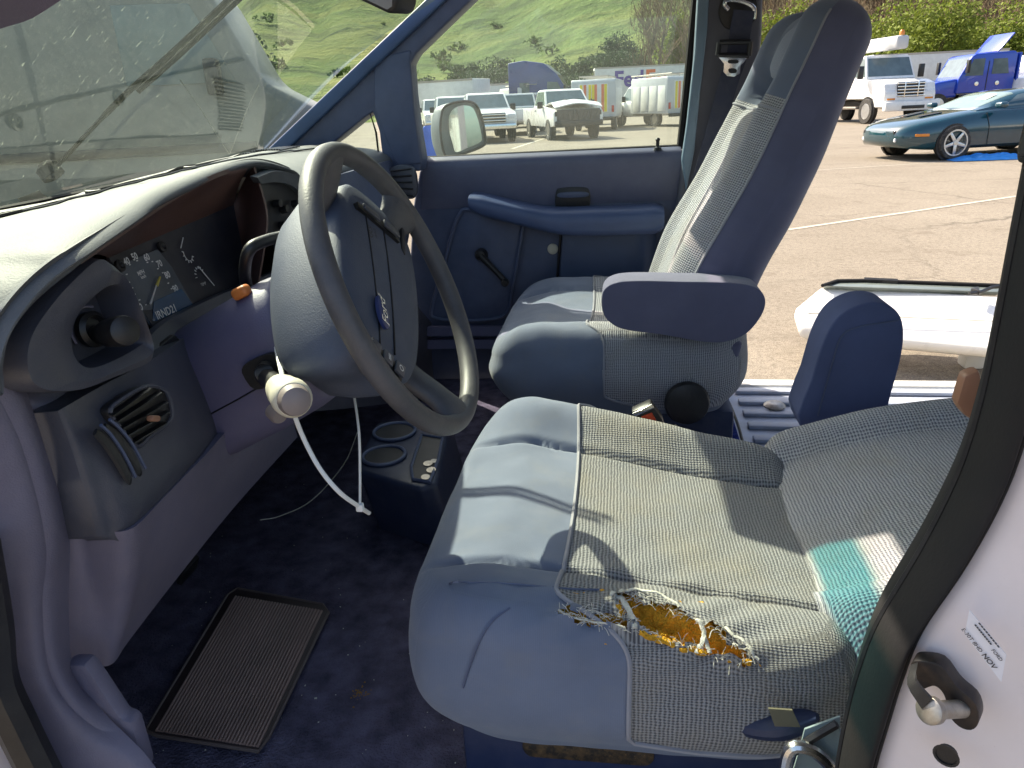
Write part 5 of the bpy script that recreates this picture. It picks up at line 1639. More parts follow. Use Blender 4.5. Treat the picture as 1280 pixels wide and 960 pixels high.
# litter on the carpet
lt = MB(); rr_ = random.Random(11)
for _ in range(80):
    px, py = rr_.uniform(180, 570), rr_.uniform(600, 955)
    q = at(px, py, Z=FLZ + 0.007)
    s_ = rr_.uniform(0.0005, 0.0012) * (2.0 if rr_.random() < 0.05 else 1)
    lt.box(q, (s_ * rr_.uniform(1, 2.5), s_, s_), Matrix.Rotation(rr_.uniform(0, 3), 4, 'Z'))
o = lt.build('carpet_crumbs', 'fray', None, smooth=None); o['kind'] = 'stuff'; o['label'] = 'pale crumbs scattered over the navy carpet'; o['category'] = 'crumbs'
lt = MB()
for _ in range(46):
    a, d = rr_.uniform(0, 6.28), abs(rr_.gauss(0, 0.010))
    q = at(450, 866, Z=FLZ + 0.007) + Vector((d * math.cos(a), d * math.sin(a), 0))
    s_ = rr_.uniform(0.0006, 0.0014)
    lt.box(q, (s_ * 2, s_, s_), Matrix.Rotation(rr_.uniform(0, 3), 4, 'Z'))
o = lt.build('foam_crumbs', pbr('ochre_crumb', (0.30, 0.15, 0.03), 1.0), None, smooth=None); o['kind'] = 'stuff'; o['label'] = 'small heap of yellow foam crumbs on the carpet'; o['category'] = 'crumbs'
pm = MB()
pq = at(235, 712, Z=0.64)
pm.box(pq, (0.012, 0.055, 0.03), Matrix.Rotation(rad(20), 4, 'Y'), 0.004)
pm.tube([pq, pq + Vector((-0.10, 0, 0.16))], 0.008, 8)
o = pm.build('parking_brake_pedal', 'black', van)
wi = MB().tube(spline([at(447, 540, X=-0.62), at(430, 580, X=-0.63), at(390, 625, X=-0.66), at(350, 645, X=-0.70), at(325, 650, X=-0.72)], 24), 0.0011, 5)
o = wi.build('loose_wire', 'fray'); tag(o, 'thin pale wire trailing over the dark footwell carpet', 'wire')
rm = thing('rear_view_mirror', 'black rear view mirror at the top of the windshield', 'mirror', tuple(at(470, 0, Y=1.04)))
ro = [at(*q, Y=1.04) for q in ((425, -14), (444, -2), (484, 17), (492, 14), (496, 2), (494, -40), (430, -40))]
MB().prism(ro, (0.02, 0.03, 0), 0.004).build('mirror_shell', 'black', rm)
MB().prism([at(*q, Y=1.0384) for q in ((438, -10), (484, 12), (490, 8), (490, -34), (438, -34))], (0, 0.003, 0)).build('mirror_glass', pbr('mirror_back_grey', (0.25, 0.24, 0.23), 0.2), rm)
MB().tube([at(460, -30, Y=1.05), at(452, -70, Y=1.07), (-0.40, 1.10, 1.72)], 0.008, 8).build('mirror_stem', 'black', rm)
nb = thing('lap_belt', "grey lap belt and bright buckle by the driver's seat", 'seat belt', tuple(at(1000, 940, Y=0.56)))
MB().patch([[at(1006, 912, Y=0.56), at(1050, 896, Y=0.56)], [at(1000, 935, Y=0.555), at(1050, 925, Y=0.555)], [at(985, 985, Y=0.55), at(1050, 985, Y=0.55)]], 8, 6, 0.002, (0, 1, 0)).build('webbing', pbr('teal_grey_webbing', (0.20, 0.26, 0.27), 0.8, grain=0.5, gscale=500), nb)
MB().tube(spline([at(*q, Y=0.545) for q in ((980, 975), (984, 946), (992, 934), (1010, 936), (1024, 944), (1040, 960))], 16), 0.006, 10).build('belt_ring', 'chrome', nb)
MB().tube([at(*q, Y=0.552) for q in ((990, 942), (1012, 925), (1046, 905))], 0.004, 6).build('belt_edge', 'black', nb)

# ------------------------------------------------------------------ the lot and the hills
def asphalt():
    m, nt, b = _nt('aged_asphalt')
    oc = obj_coord(nt)
    big = _noise(nt, oc, 0.35, 6, 0.6); mid = _noise(nt, oc, 3.0, 5, 0.65); fine = _noise(nt, oc, 130, 3, 0.7)
    c = _ramp(nt, big.outputs['Fac'], [(0.3, (0.230, 0.196, 0.156)), (0.7, (0.300, 0.262, 0.214))]).outputs[0]
    c = _mix(nt, _math(nt, 'MULTIPLY', _ramp(nt, mid.outputs['Fac'], [(0.55, (0, 0, 0)), (0.75, (1, 1, 1))]).outputs[0], 0.5), c, (0.13, 0.105, 0.08))
    c = _mix(nt, 0.75, c, _ramp(nt, fine.outputs['Fac'], [(0.35, (0.35, 0.35, 0.36)), (0.65, (1.35, 1.33, 1.28))]).outputs[0], 'MULTIPLY')
    mp = nt.nodes.new('ShaderNodeMapping'); mp.inputs['Scale'].default_value = (0.35, 1.6, 1); nt.links.new(oc, mp.inputs[0])
    grit = _noise(nt, oc, 24, 5, 0.85)
    c = _mix(nt, 0.6, c, _ramp(nt, grit.outputs['Fac'], [(0.39, (0.50, 0.48, 0.47)), (0.50, (0.97, 0.97, 0.97)), (0.62, (1.22, 1.21, 1.18))]).outputs[0], 'MULTIPLY')
    st = _noise(nt, mp.outputs[0], 1.1, 5, 0.6)
    c = _mix(nt, _math(nt, 'MULTIPLY', _ramp(nt, st.outputs['Fac'], [(0.60, (0, 0, 0)), (0.72, (1, 1, 1))]).outputs[0], 0.55), c, (0.085, 0.065, 0.05))
    wv = nt.nodes.new('ShaderNodeVectorMath'); wv.operation = 'MULTIPLY_ADD'; nt.links.new(mid.outputs['Color'], wv.inputs[0]); wv.inputs[1].default_value = (0.5, 0.5, 0); nt.links.new(oc, wv.inputs[2])
    vo_ = nt.nodes.new('ShaderNodeTexVoronoi'); vo_.feature = 'DISTANCE_TO_EDGE'; vo_.inputs['Scale'].default_value = 0.28; nt.links.new(wv.outputs[0], vo_.inputs['Vector'])
    ck = _math(nt, 'MULTIPLY', _ramp(nt, vo_.outputs['Distance'], [(0.0, (1, 1, 1)), (0.007, (0, 0, 0))]).outputs[0], _ramp(nt, big.outputs['Fac'], [(0.42, (0, 0, 0)), (0.60, (0.7, 0.7, 0.7))]).outputs[0])
    c = _mix(nt, ck, c, (0.06, 0.05, 0.04))
    spl = _noise(nt, oc, 0.9, 7, 0.72)
    c = _mix(nt, _math(nt, 'MULTIPLY', _ramp(nt, spl.outputs['Fac'], [(0.58, (0, 0, 0)), (0.68, (1, 1, 1))]).outputs[0], 0.55), c, (0.115, 0.088, 0.068))
    nt.links.new(c, b.inputs['Base Color']); b.inputs['Roughness'].default_value = 0.9; b.inputs['Specular IOR Level'].default_value = 0.2
    _bump(nt, b, fine.outputs['Fac'], 0.6, 0.006)
    return m


MAT['asphalt'] = asphalt()
gd = MB()
N_ = 40
gd.patch([[Vector((-2500 + 5000 * i / 2, -600 + 4200 * j / 2, 0)) for i in range(3)] for j in range(3)], 24, 24)
o = gd.build('parking_lot', 'asphalt'); o['kind'] = 'structure'; o['label'] = 'sunlit tan asphalt parking lot'
MAT['paint'] = pbr('worn_road_paint', (0.44, 0.40, 0.33), 0.8, var=0.3, vscale=40, dust=0.5, dustcol=(0.24, 0.2, 0.15))


def stripe(p0, p1, w=0.10):
    a, b = at(*p0, Z=0.004), at(*p1, Z=0.004)
    d = (b - a).normalized(); n = Vector((-d.y, d.x, 0)) * w / 2
    o = MB().add([a - n, b - n, b + n, a + n], [(0, 1, 2, 3)]).build('painted_line', 'paint', smooth=None)
    o['kind'] = 'structure'


stripe((985, 287), (1285, 243), 0.07)
stripe((1000, 214), (1170, 203), 0.05)
stripe((640, 186), (690, 170), 0.14)


CAMF = Matrix.Rotation(YAW, 4, 'Z')   # place by bearing from the doorway


def spot(px, d):
    """Ground point seen at column px, d metres ahead along the sight direction."""
    lo, hi = -600.0, 1000.0
    v0 = (px - 640) / FPX
    # level sight direction of that column near the horizon line
    y = 131 - (px - 640) * 0.047
    v = (px - 640) / FPX * RGT + (480 - y) / FPX * UPV + FWD
    k = d / float(v @ FWD)
    return Vector((float(v[0] * k), float(v[1] * k), 0))


def veh(px, d, head):
    """Frame for a vehicle: x forward at head degrees (0 = to the picture's right, 90 = away), y to its left."""
    return Matrix.Translation(spot(px, d)) @ Matrix.Rotation(YAW + rad(head), 4, 'Z')


def vp(mb, M, prof, y0, y1, bev=0.03, seg=2):
    mb.prism([M @ Vector((x, y0, z)) for x, z in prof], M.to_3x3() @ Vector((0, y1 - y0, 0)), bev, seg)
    return mb


def greenhouse(mb, M, b, t, z0, z1, wb, wt, crown=0.03):
    """Tapered cabin: b=(rear,front) at the belt, t=(rear,front) at the roof."""
    R = []
    for z, (xa, xb), w in ((z0, b, wb), (z0 * 0.1 + z1 * 0.9, (b[0] * 0.1 + t[0] * 0.9, b[1] * 0.1 + t[1] * 0.9), wb * 0.1 + wt * 0.9), (z1, (t[0] + 0.06, t[1] - 0.06), wt - 0.06)):
        R.append([M @ Vector(p) for p in ((xa, -w, z), (xb, -w, z), (xb, w, z), (xa, w, z))])
    return mb.loft(R)


def pane(M, pts, name, parent, mat='car_glass', lift=0.008):
    P = [M @ Vector(p) for p in pts]
    n = (P[1] - P[0]).cross(P[2] - P[0]).normalized()
    c = sum(P, Vector()) / len(P)
    ctr = M @ Vector((c_x(M, c), 0, 0))
    if n.dot(c - (M @ Vector((MI(M, c).x * 0.7, 0, MI(M, c).z)))) < 0: n = -n
    return MB().prism([p + n * lift for p in P], -n * 0.006).build(name, mat, parent, smooth=None)


def MI(M, p): return M.inverted() @ p
def c_x(M, p): return (M.inverted() @ p).x


def cabin_panes(M, parent, b, t, z0, z1, wb, wt, split=None, rear=True, side=True, f0=0.10, f1=0.88):
    def L(a, c, f): return a + (c - a) * f
    za, zb = L(z0, z1, f0), L(z0, z1, f1)
    fa, fb = L(b[1], t[1], f0), L(b[1], t[1], f1); ra, rb_ = L(b[0], t[0], f0), L(b[0], t[0], f1)
    wa, wb2 = L(wb, wt, f0), L(wb, wt, f1)
    e = 0.07
    pane(M, [(fa, -wa + e, za), (fa, wa - e, za), (fb, wb2 - e, zb), (fb, -wb2 + e, zb)], 'windshield', parent)
    if rear: pane(M, [(ra, -wa + e, za), (ra, wa - e, za), (rb_, wb2 - e, zb), (rb_, -wb2 + e, zb)], 'rear_window', parent)
    if side:
        for s in (-1, 1):
            cuts = [0.04] + list(split or []) + [0.96]
            for u0, u1 in zip(cuts, cuts[1:]):
                u0 += 0.012; u1 -= 0.012
                pane(M, [(L(ra, fa, u0), s * wa, za), (L(ra, fa, u1), s * wa, za), (L(rb_, fb, u1), s * wb2, zb), (L(rb_, fb, u0), s * wb2, zb)], 'side_window', parent)


def wheel(M, x, y, r, w, parent, rim='steel', spokes=0, n=22, rf=0.62):
    s = 1 if y > 0 else -1
    W = M @ Matrix.Translation((x, y, r)) @ Matrix.Rotation(rad(-90 * s), 4, 'X')
    ty = MB().lathe([(r * rf, -w / 2), (r * 0.94, -w / 2), (r, -w * 0.36), (r, w * 0.36), (r * 0.95, w / 2), (r * (rf + 0.02), w / 2), (r * (rf - 0.02), w * 0.3)], W, n).build('tyre', 'tyre', parent)
    rm_ = MB()
    if spokes:
        rm_.lathe([(r * (rf + 0.02), w * 0.30), (r * (rf + 0.02), w * 0.52), (r * (rf - 0.06), w * 0.52), (r * (rf - 0.09), w * 0.18), (r * 0.10, w * 0.10)], W, n)
        for k in range(spokes):
            a = 2 * math.pi * k / spokes + 0.3
            c, s_ = math.cos(a), math.sin(a)
            q = []
            for rr__, hw in ((0.08, 0.11), (rf - 0.04, 0.085)):
                for sg in (-1, 1): q.append(W @ Vector((c * r * rr__ - s_ * r * hw * sg, s_ * r * rr__ + c * r * hw * sg, w * 0.40)))
            rm_.prism([q[0], q[1], q[3], q[2]], (W.to_3x3() @ Vector((0, 0, w * 0.10))), 0.008)
        rm_.lathe([(r * 0.16, w * 0.3), (r * 0.15, w * 0.54), (0.0, w * 0.55)], W, 14)
        hub_ = MB().lathe([(r * 0.55, w * 0.05), (r * 0.55, w * 0.12), (0, w * 0.12)], W, n).build('brake_disc', 'black', ty)
    else:
        rm_.lathe([(r * 0.62, w * 0.46), (r * 0.58, w * 0.47), (r * 0.50, w * 0.20), (r * 0.28, w * 0.22), (r * 0.22, w * 0.46), (0, w * 0.48)], W, n)
    rm_.build('rim', rim, ty)
    return ty


def arch(M, x, y, r, parent, d=0.06):
    s = 1 if y > 0 else -1
    W = M @ Matrix.Translation((x, y, r)) @ Matrix.Rotation(rad(-90 * s), 4, 'X')
    MB().lathe([(r * 1.16, -d), (r * 1.16, 0.006), (r * 1.0, 0.007), (0, 0.007)], W, 24).build('dark_arch_disc', 'black', parent)  # black disc on the body side stands for the shaded wheel well


def bits(M, parent, specs):
    """Small box parts: (name, centre, size, material)."""
    for name, c, d, m in specs:
        MB().box(M @ Vector(c), d, M.to_3x3().to_4x4(), min(d) * 0.2, 2).build(name, m, parent)


MAT['lamp'] = pbr('lamp_lens', (0.70, 0.72, 0.74), 0.15, spec=0.7, var=0.15, vscale=30)
MAT['taillamp'] = pbr('red_lamp', (0.45, 0.03, 0.02), 0.25, spec=0.6)
MAT['amber'] = pbr('amber_lamp', (0.75, 0.25, 0.03), 0.25, spec=0.6)
MAT['blue'] = pbr('cobalt_truck_paint', (0.012, 0.055, 0.42), 0.25, var=0.06, vscale=3, coat=0.6)
MAT['navy'] = pbr('navy_truck_paint', (0.006, 0.030, 0.17), 0.3, var=0.15, vscale=2, coat=0.4)
MAT['teal'] = pbr('teal_car_paint', (0.006, 0.052, 0.075), 0.12, var=0.10, vscale=4, coat=1.0)
MAT['hivis'] = pbr('yellow_reflective', (0.75, 0.62, 0.03), 0.5, var=0.08)
MAT['hivis_red'] = pbr('orange_reflective', (0.72, 0.20, 0.10), 0.5, var=0.08)
MAT['greybox'] = pbr('pale_grey_panel', (0.55, 0.56, 0.57), 0.4, var=0.06, vscale=3, dust=0.1)


def pickup(px, d, head, label, wreck=False, lift=1.0, rear_sign=False):
    M = veh(px, d, head); r = 0.40 * lift
    t = thing('pickup_truck', label, 'pickup truck', tuple(M.translation), 'white pickups parked in the far row')
    b = MB()
    zb = 0.55 * lift; 
    vp(b, M, [(-2.9, zb), (-2.9, 1.18), (-0.75, 1.20), (-0.75, 1.24), (1.05, 1.26), (1.15, 1.26), (2.55, 1.14), (2.78, 1.02), (2.80, zb), (2.3, zb - 0.05), (-2.5, zb - 0.05)], -0.98, 0.98, 0.06, 3)
    greenhouse(b, M, (-0.80, 1.25), (-0.62, 0.50), 1.24, 1.90, 0.93, 0.78)
    b.build('body', 'white', t)
    cabin_panes(M, t, (-0.80, 1.25), (-0.62, 0.50), 1.24, 1.90, 0.93, 0.78, split=[0.5])
    for x in (-1.75, 1.85):
        for y in (-0.86, 0.86):
            arch(M, x, math.copysign(0.965, y), r, t); wheel(M, x, math.copysign(0.88, y), r, 0.26, t, 'steel')
    bits(M, t, [('bumper', (2.86, 0, 0.62), (0.14, 1.9, 0.20), 'black' if wreck else 'chrome'), ('rear_bumper', (-2.95, 0, 0.62), (0.14, 1.9, 0.18), 'steel'),
                ('headlight', (2.74, 0.78, 0.98), (0.12, 0.30, 0.18), 'black' if wreck else 'lamp'), ('headlight', (2.74, -0.78, 0.98), (0.12, 0.30, 0.18), 'black' if wreck else 'lamp'),
                ('door_mirror', (0.95, 1.08, 1.32), (0.10, 0.22, 0.26), 'black'), ('door_mirror', (0.95, -1.08, 1.32), (0.10, 0.22, 0.26), 'black'),
                ('tail_lamp', (-2.9, 0.88, 1.0), (0.05, 0.14, 0.34), 'taillamp'), ('tail_lamp', (-2.9, -0.88, 1.0), (0.05, 0.14, 0.34), 'taillamp'),
                ('door_handle', (-0.35, 0.985, 1.10), (0.2, 0.03, 0.04), 'black'), ('door_handle', (-0.35, -0.985, 1.10), (0.2, 0.03, 0.04), 'black')])
    g = MB()
    if wreck:
        g.box(M @ Vector((2.78, 0, 0.82)), (0.10, 1.70, 0.62), M.to_3x3().to_4x4())
        for k in range(9):
            g.box(M @ Vector((2.84, -0.7 + 0.175 * k, 0.80 + 0.1 * random.random())), (0.05, 0.05 + 0.05 * random.random(), 0.4), M.to_3x3().to_4x4() @ Matrix.Rotation(random.uniform(-.5, .5), 4, 'X'))
        g.build('crushed_front', pbr('crash_grey', (0.06, 0.06, 0.06), 0.6, var=0.4, vscale=9), t)
        h = MB().patch([[M @ Vector((1.15, -0.92, 1.30)), M @ Vector((1.15, 0, 1.34)), M @ Vector((1.15, 0.92, 1.30))], [M @ Vector((2.2, -0.94, 1.40)), M @ Vector((2.1, 0, 1.50)), M @ Vector((2.2, 0.94, 1.36))], [M @ Vector((2.85, -0.96, 1.22)), M @ Vector((2.8, 0, 1.36)), M @ Vector((2.8, 0.95, 1.20))]], 8, 8, 0.04, (0, 0, -1))
        h.build('buckled_hood', 'white', t)
        bits(M, t, [('hood_scoop', (2.0, 0, 1.475), (0.5, 0.7, 0.04), 'black')])
    else:
        g.box(M @ Vector((2.82, 0, 0.95)), (0.08, 1.10, 0.34), M.to_3x3().to_4x4(), 0.02); go = g.build('grille', 'black', t)
        for k in range(3): MB().box(M @ Vector((2.865, 0, 0.84 + 0.11 * k)), (0.03, 1.12, 0.04), M.to_3x3().to_4x4(), 0.008).build('grille_bar', 'chrome', go)
    if rear_sign:
        bits(M, t, [('notice', (-2.92, 0.1, 0.98), (0.03, 0.62, 0.34), 'greybox'), ('notice_mark', (-2.94, 0.15, 0.98), (0.03, 0.22, 0.26), 'taillamp')])
    return t


pickup(700, 30.5, -80, 'white pickup with a crushed black front and buckled hood', wreck=True)
pickup(650, 37.0, 80, 'white pickup seen from behind, beside the one with the crushed front', rear_sign=True)
pickup(606, 31.0, -84, 'white pickup facing out beyond the door mirror', lift=1.1)
pickup(566, 36.0, -82, 'white pickup half hidden behind the door mirror')


def service_van(px, d, head, label):
    M = veh(px, d, head)
    t = thing('service_van', label, 'service van', tuple(M.translation), 'utility vans with chevron doors')
    b = MB()
    vp(b, M, [(-2.8, 0.62), (-2.8, 2.25), (-2.7, 2.36), (0.55, 2.36), (0.62, 2.30), (0.62, 0.62)], -1.08, 1.08, 0.05, 3)
    b.build('utility_box', 'greybox', t)
    c = MB()
    vp(c, M, [(0.5, 0.5), (0.5, 1.25), (1.85, 1.25), (2.55, 1.12), (2.85, 0.98), (2.88, 0.5)], -0.96, 0.96, 0.07, 3)
    greenhouse(c, M, (0.5, 1.95), (0.5, 1.25), 1.24, 2.02, 0.93, 0.80)
    c.build('cab', 'white', t)
    cabin_panes(M, t, (0.5, 1.95), (0.5, 1.25), 1.24, 2.02, 0.93, 0.80, rear=False)
    for x in (-1.6, 1.9):
        for y in (-0.9, 0.9):
            wheel(M, x, y, 0.39, 0.25, t, 'steel')
    # rear doors with yellow and orange reflective bars
    R = M.to_3x3().to_4x4()
    dr_ = MB().box(M @ Vector((-2.815, 0, 1.50)), (0.03, 1.42, 1.32), R, 0.01).build('rear_door', 'white_dull', t)
    for y, m in ((-0.58, 'hivis'), (-0.40, 'hivis_red'), (-0.16, 'hivis'), (0.0, 'hivis'), (0.12, 'hivis_red'), (0.46, 'hivis_red'), (0.60, 'hivis')):
        MB().box(M @ Vector((-2.834, -y, 1.50)), (0.012, 0.13, 1.24), R).build('reflective_bar', m, dr_, smooth=None)
    MB().box(M @ Vector((-2.85, 0.08, 1.42)), (0.04, 0.05, 0.16), R, 0.01).build('handle', 'black', dr_)
    bits(M, t, [('rear_bumper', (-2.9, 0, 0.56), (0.22, 2.0, 0.16), 'black'), ('tail_lamp', (-2.82, 0.95, 1.0), (0.04, 0.12, 0.3), 'taillamp'), ('tail_lamp', (-2.82, -0.95, 1.0), (0.04, 0.12, 0.3), 'taillamp'),
                ('bumper', (2.9, 0, 0.55), (0.12, 1.8, 0.2), 'black'), ('door_mirror', (1.6, 1.08, 1.38), (0.1, 0.2, 0.3), 'black'), ('door_mirror', (1.6, -1.08, 1.38), (0.1, 0.2, 0.3), 'black')])
    for s in (-1, 1):
        for k in range(4):
            MB().box(M @ Vector((-2.3 + 0.78 * k, s * 1.085, 1.35)), (0.66, 0.02, 1.2), R, 0.008).build('locker_door', 'white_dull', t)
    rk = MB()
    for s in (-0.7, 0.7): rk.tube([M @ Vector((-2.6, s, 2.50)), M @ Vector((1.2, s, 2.50))], 0.03, 6)
    for x in (-2.5, -1.2, 0.0, 1.1): rk.tube([M @ Vector((x, -0.7, 2.34)), M @ Vector((x, -0.7, 2.5)), M @ Vector((x, 0.7, 2.5)), M @ Vector((x, 0.7, 2.34))], 0.025, 6)
    rk.build('roof_rack', 'steel', t)
    return t


service_van(750, 38.0, 76, 'white utility van showing yellow barred rear doors, behind the crushed pickup')
service_van(818, 39.0, 112, 'white utility van with barred rear doors, cab pointing left, by the seat belt pillar')


def box_trailer(px, d, head, label, L=14.0, letters=None, open_end=False, name='box_trailer', Hh=4.0):
    M = veh(px, d, head); R = M.to_3x3().to_4x4()
    t = thing(name, label, 'trailer', tuple(M.translation))
    b = MB().box(M @ Vector((0, 0, 1.2 + (Hh - 1.2) / 2)), (L, 2.5, Hh - 1.2), R, 0.04)
    b.build('cargo_box', 'white_dull', t)
    for s in (-1, 1):
        MB().box(M @ Vector((0, s * 1.255, Hh - 0.06)), (L, 0.03, 0.12), R).build('top_rail', 'steel', t)
        MB().box(M @ Vector((0, s * 1.255, 1.25)), (L, 0.03, 0.14), R).build('bottom_rail', 'steel', t)
    if open_end:
        MB().box(M @ Vector((-L / 2 - 0.01, 0, 1.3 + (Hh - 1.4) / 2)), (0.03, 2.1, Hh - 1.6), R).build('dark_doorway_sheet', 'black', t)  # black sheet on the closed end stands for the unlit interior
    for x in (-L / 2 + 1.2, -L / 2 + 2.4):
        for y in (-1.0, 1.0): wheel(M, x, y, 0.5, 0.3, t)
    MB().box(M @ Vector((L / 2 - 2, 0, 0.6)), (0.15, 1.6, 1.2), R).build('landing_gear', 'steel', t)
    if letters:
        for txt, m, x in letters:
            tm = MB()
            F_ = M @ Matrix.Translation((x, -1.275, 2.95)) @ Matrix.Rotation(rad(90), 4, 'X')
            text_into(tm, txt, 1.75, F_, bold=0.03, depth=0.0)
            tm.build('lettering', m, t, smooth=None)
    return t


MAT['purple'] = pbr('purple_letter', (0.08, 0.04, 0.30), 0.5, var=0.03)
MAT['redorange'] = pbr('orange_letter', (0.75, 0.14, 0.02), 0.5, var=0.03)
box_trailer(818, 64.0, -4, 'white box trailer with purple and orange lettering behind the utility vans', 10.5, [('Fed', 'purple', -2.35), ('E', 'redorange', -0.55), ('x', 'redorange', 0.42)], open_end=True)
box_trailer(588, 56.0, 3, 'long plain white trailer beyond the pickups', 9.0, name='box_trailer', Hh=2.9)
box_trailer(560, 47.0, -25, 'white box truck body at the left end of the far row', 5.0, name='box_trailer', Hh=3.0, open_end=True)
box_trailer(1160, 52.0, -4, 'long white trailer behind the white truck and the bushes', 9.0, Hh=3.5)
box_trailer(690, 75.0, 2, 'distant pale trailer below the hedge', 14.0, Hh=2.9)


def semi(px, d, head, label, mat, sleeper=True, flap=False):
    M = veh(px, d, head); R = M.to_3x3().to_4x4()
    t = thing('semi_truck', label, 'semi truck', tuple(M.translation))
    b = MB()
    if sleeper:
        vp(b, M, [(-2.2, 0.9), (-2.2, 3.75), (-1.2, 3.85), (0.0, 3.65), (0.75, 3.05), (1.15, 2.45), (1.55, 1.75), (1.6, 0.9)], -1.18, 1.18, 0.08, 3)
        vp(b, M, [(1.4, 0.8), (1.4, 1.85), (2.6, 1.72), (3.3, 1.45), (3.4, 0.7)], -1.05, 1.05, 0.12, 3)
    else:
        vp(b, M, [(-1.3, 0.95), (-1.3, 2.55), (-1.15, 2.68), (0.55, 2.62), (0.72, 2.50), (1.15, 1.62), (1.2, 0.95)], -1.12, 1.12, 0.07, 3)
        vp(b, M, [(1.05, 0.8), (1.05, 1.62), (2.0, 1.50), (2.75, 1.25), (2.95, 0.7)], -1.0, 1.0, 0.12, 3)
    b.build('cab', mat, t)
    if sleeper:
        pane(M, [(0.82, -0.95, 2.98), (0.82, 0.95, 2.98), (1.5, 1.0, 1.88), (1.5, -1.0, 1.88)], 'windshield', t)
        for s in (-1, 1):
            pane(M, [(0.2, s * 1.185, 1.85), (1.2, s * 1.185, 1.85), (0.85, s * 1.185, 2.55), (0.2, s * 1.185, 2.6)], 'side_window', t)
            pane(M, [(-1.5, s * 1.185, 2.0), (-0.9, s * 1.185, 2.0), (-0.9, s * 1.185, 2.6), (-1.5, s * 1.185, 2.6)], 'sleeper_window', t)
    else:
        pane(M, [(0.74, -0.92, 2.45), (0.74, 0.92, 2.45), (1.12, 1.0, 1.68), (1.12, -1.0, 1.68)], 'windshield', t)
        for s in (-1, 1):
            pane(M, [(0.12, s * 1.125, 1.70), (0.92, s * 1.125, 1.70), (0.62, s * 1.125, 2.40), (0.12, s * 1.125, 2.42)], 'side_window', t)
            pane(M, [(-1.0, s * 1.125, 1.74), (-0.25, s * 1.125, 1.74), (-0.25, s * 1.125, 2.38), (-0.85, s * 1.125, 2.38)], 'rear_side_window', t)
            MB().box(M @ Vector((-0.08, s * 1.13, 1.65)), (0.03, 0.02, 1.3), R).build('door_gap', 'black', t)
            for x in (-0.55, 0.35): MB().lathe([(0.09, 0), (0.09, 0.03), (0, 0.035)], M @ Matrix.Translation((x, s * 1.12, 1.35)) @ Matrix.Rotation(rad(-90 * s), 4, 'X'), 16).build('door_latch', 'chrome', t)
    for x in (2.2 if sleeper else 1.95, -2.4, -3.5):
        for y in (-0.98, 0.98): wheel(M, x, y, 0.50, 0.30, t, 'alu')
    MB().box(M @ Vector((-1.6, 0, 0.75)), (5.0, 0.9, 0.25), R).build('chassis', 'black', t)
    xf = 3.4 if sleeper else 2.92
    bits(M, t, [('bumper', (xf, 0, 0.6), (0.2, 2.2, 0.35), 'chrome'), ('headlight', (xf - 0.15, 0.8, 1.0), (0.2, 0.35, 0.25), 'lamp'), ('headlight', (xf - 0.15, -0.8, 1.0), (0.2, 0.35, 0.25), 'lamp'), ('grille', (xf - 0.1, 0, 1.05), (0.1, 0.9, 0.5), 'chrome'),
                ('door_mirror', (1.3 if sleeper else 0.95, 1.38, 2.1), (0.12, 0.22, 0.55), 'black'), ('door_mirror', (1.3 if sleeper else 0.95, -1.38, 2.1), (0.12, 0.22, 0.55), 'black'),
                ('fuel_tank', (0.1, 1.0, 0.66), (1.6, 0.5, 0.5), 'alu'), ('fuel_tank', (0.1, -1.0, 0.66), (1.6, 0.5, 0.5), 'alu'), ('side_step', (0.1, 1.15, 0.42), (1.0, 0.22, 0.06), 'steel'), ('side_step', (0.1, -1.15, 0.42), (1.0, 0.22, 0.06), 'steel')])
    if flap:
        f = MB().box(M @ Vector((-0.75, 0, 3.05)), (0.06, 2.0, 0.95), R @ Matrix.Rotation(rad(-38), 4, 'Y'), 0.02); f.build('wind_deflector', mat, t)
        MB().box(M @ Vector((-1.42, 0, 1.75)), (0.10, 2.25, 1.7), R, 0.03).build('side_fairing', mat, t)
    return t


semi(684, 46.0, -12, 'dark blue sleeper cab truck rising behind the white pickups', 'navy')
semi(1214, 34.5, 176, 'bright blue day cab truck with its roof deflector tipped up', 'blue', sleeper=False, flap=True)

# grey van added as a backdrop, to darken the view through the windshield
M = veh(90, 8.5, 8); R = M.to_3x3().to_4x4()
t = thing('backdrop_van', 'large grey backdrop van added beyond the dusty windshield', 'van', tuple(M.translation))
b = MB(); vp(b, M, [(-3.2, 0.45), (-3.2, 2.75), (-3.0, 2.95), (1.4, 2.95), (1.9, 2.75), (2.35, 1.75), (2.9, 1.45), (3.05, 0.45)], -1.0, 1.0, 0.12, 3); b.build('body', pbr('dull_grey_paint', (0.150, 0.160, 0.140), 0.45, var=0.15, vscale=3, dust=0.2), t)
pane(M, [(1.0, -1.005, 1.75), (2.1, -1.005, 1.75), (1.75, -1.005, 2.5), (1.0, -1.005, 2.5)], 'side_window', t)
for x in (-2.0, 2.0):
    for y in (-0.85, 0.85): arch(M, x, math.copysign(0.99, y), 0.38, t); wheel(M, x, y, 0.38, 0.26, t)
bits(M, t, [('side_moulding', (-0.3, -1.01, 1.1), (5.0, 0.03, 0.10), 'black'), ('door_mirror', (1.9, -1.15, 1.8), (0.14, 0.2, 0.35), 'black'), ('bumper', (3.05, 0, 0.6), (0.14, 1.9, 0.25), 'black')])

pickup(546, 44.0, -80, 'white pickup far back at the edge of the quarter window')
service_van(664, 46.0, -70, 'white utility van far back under the dark blue sleeper cab')

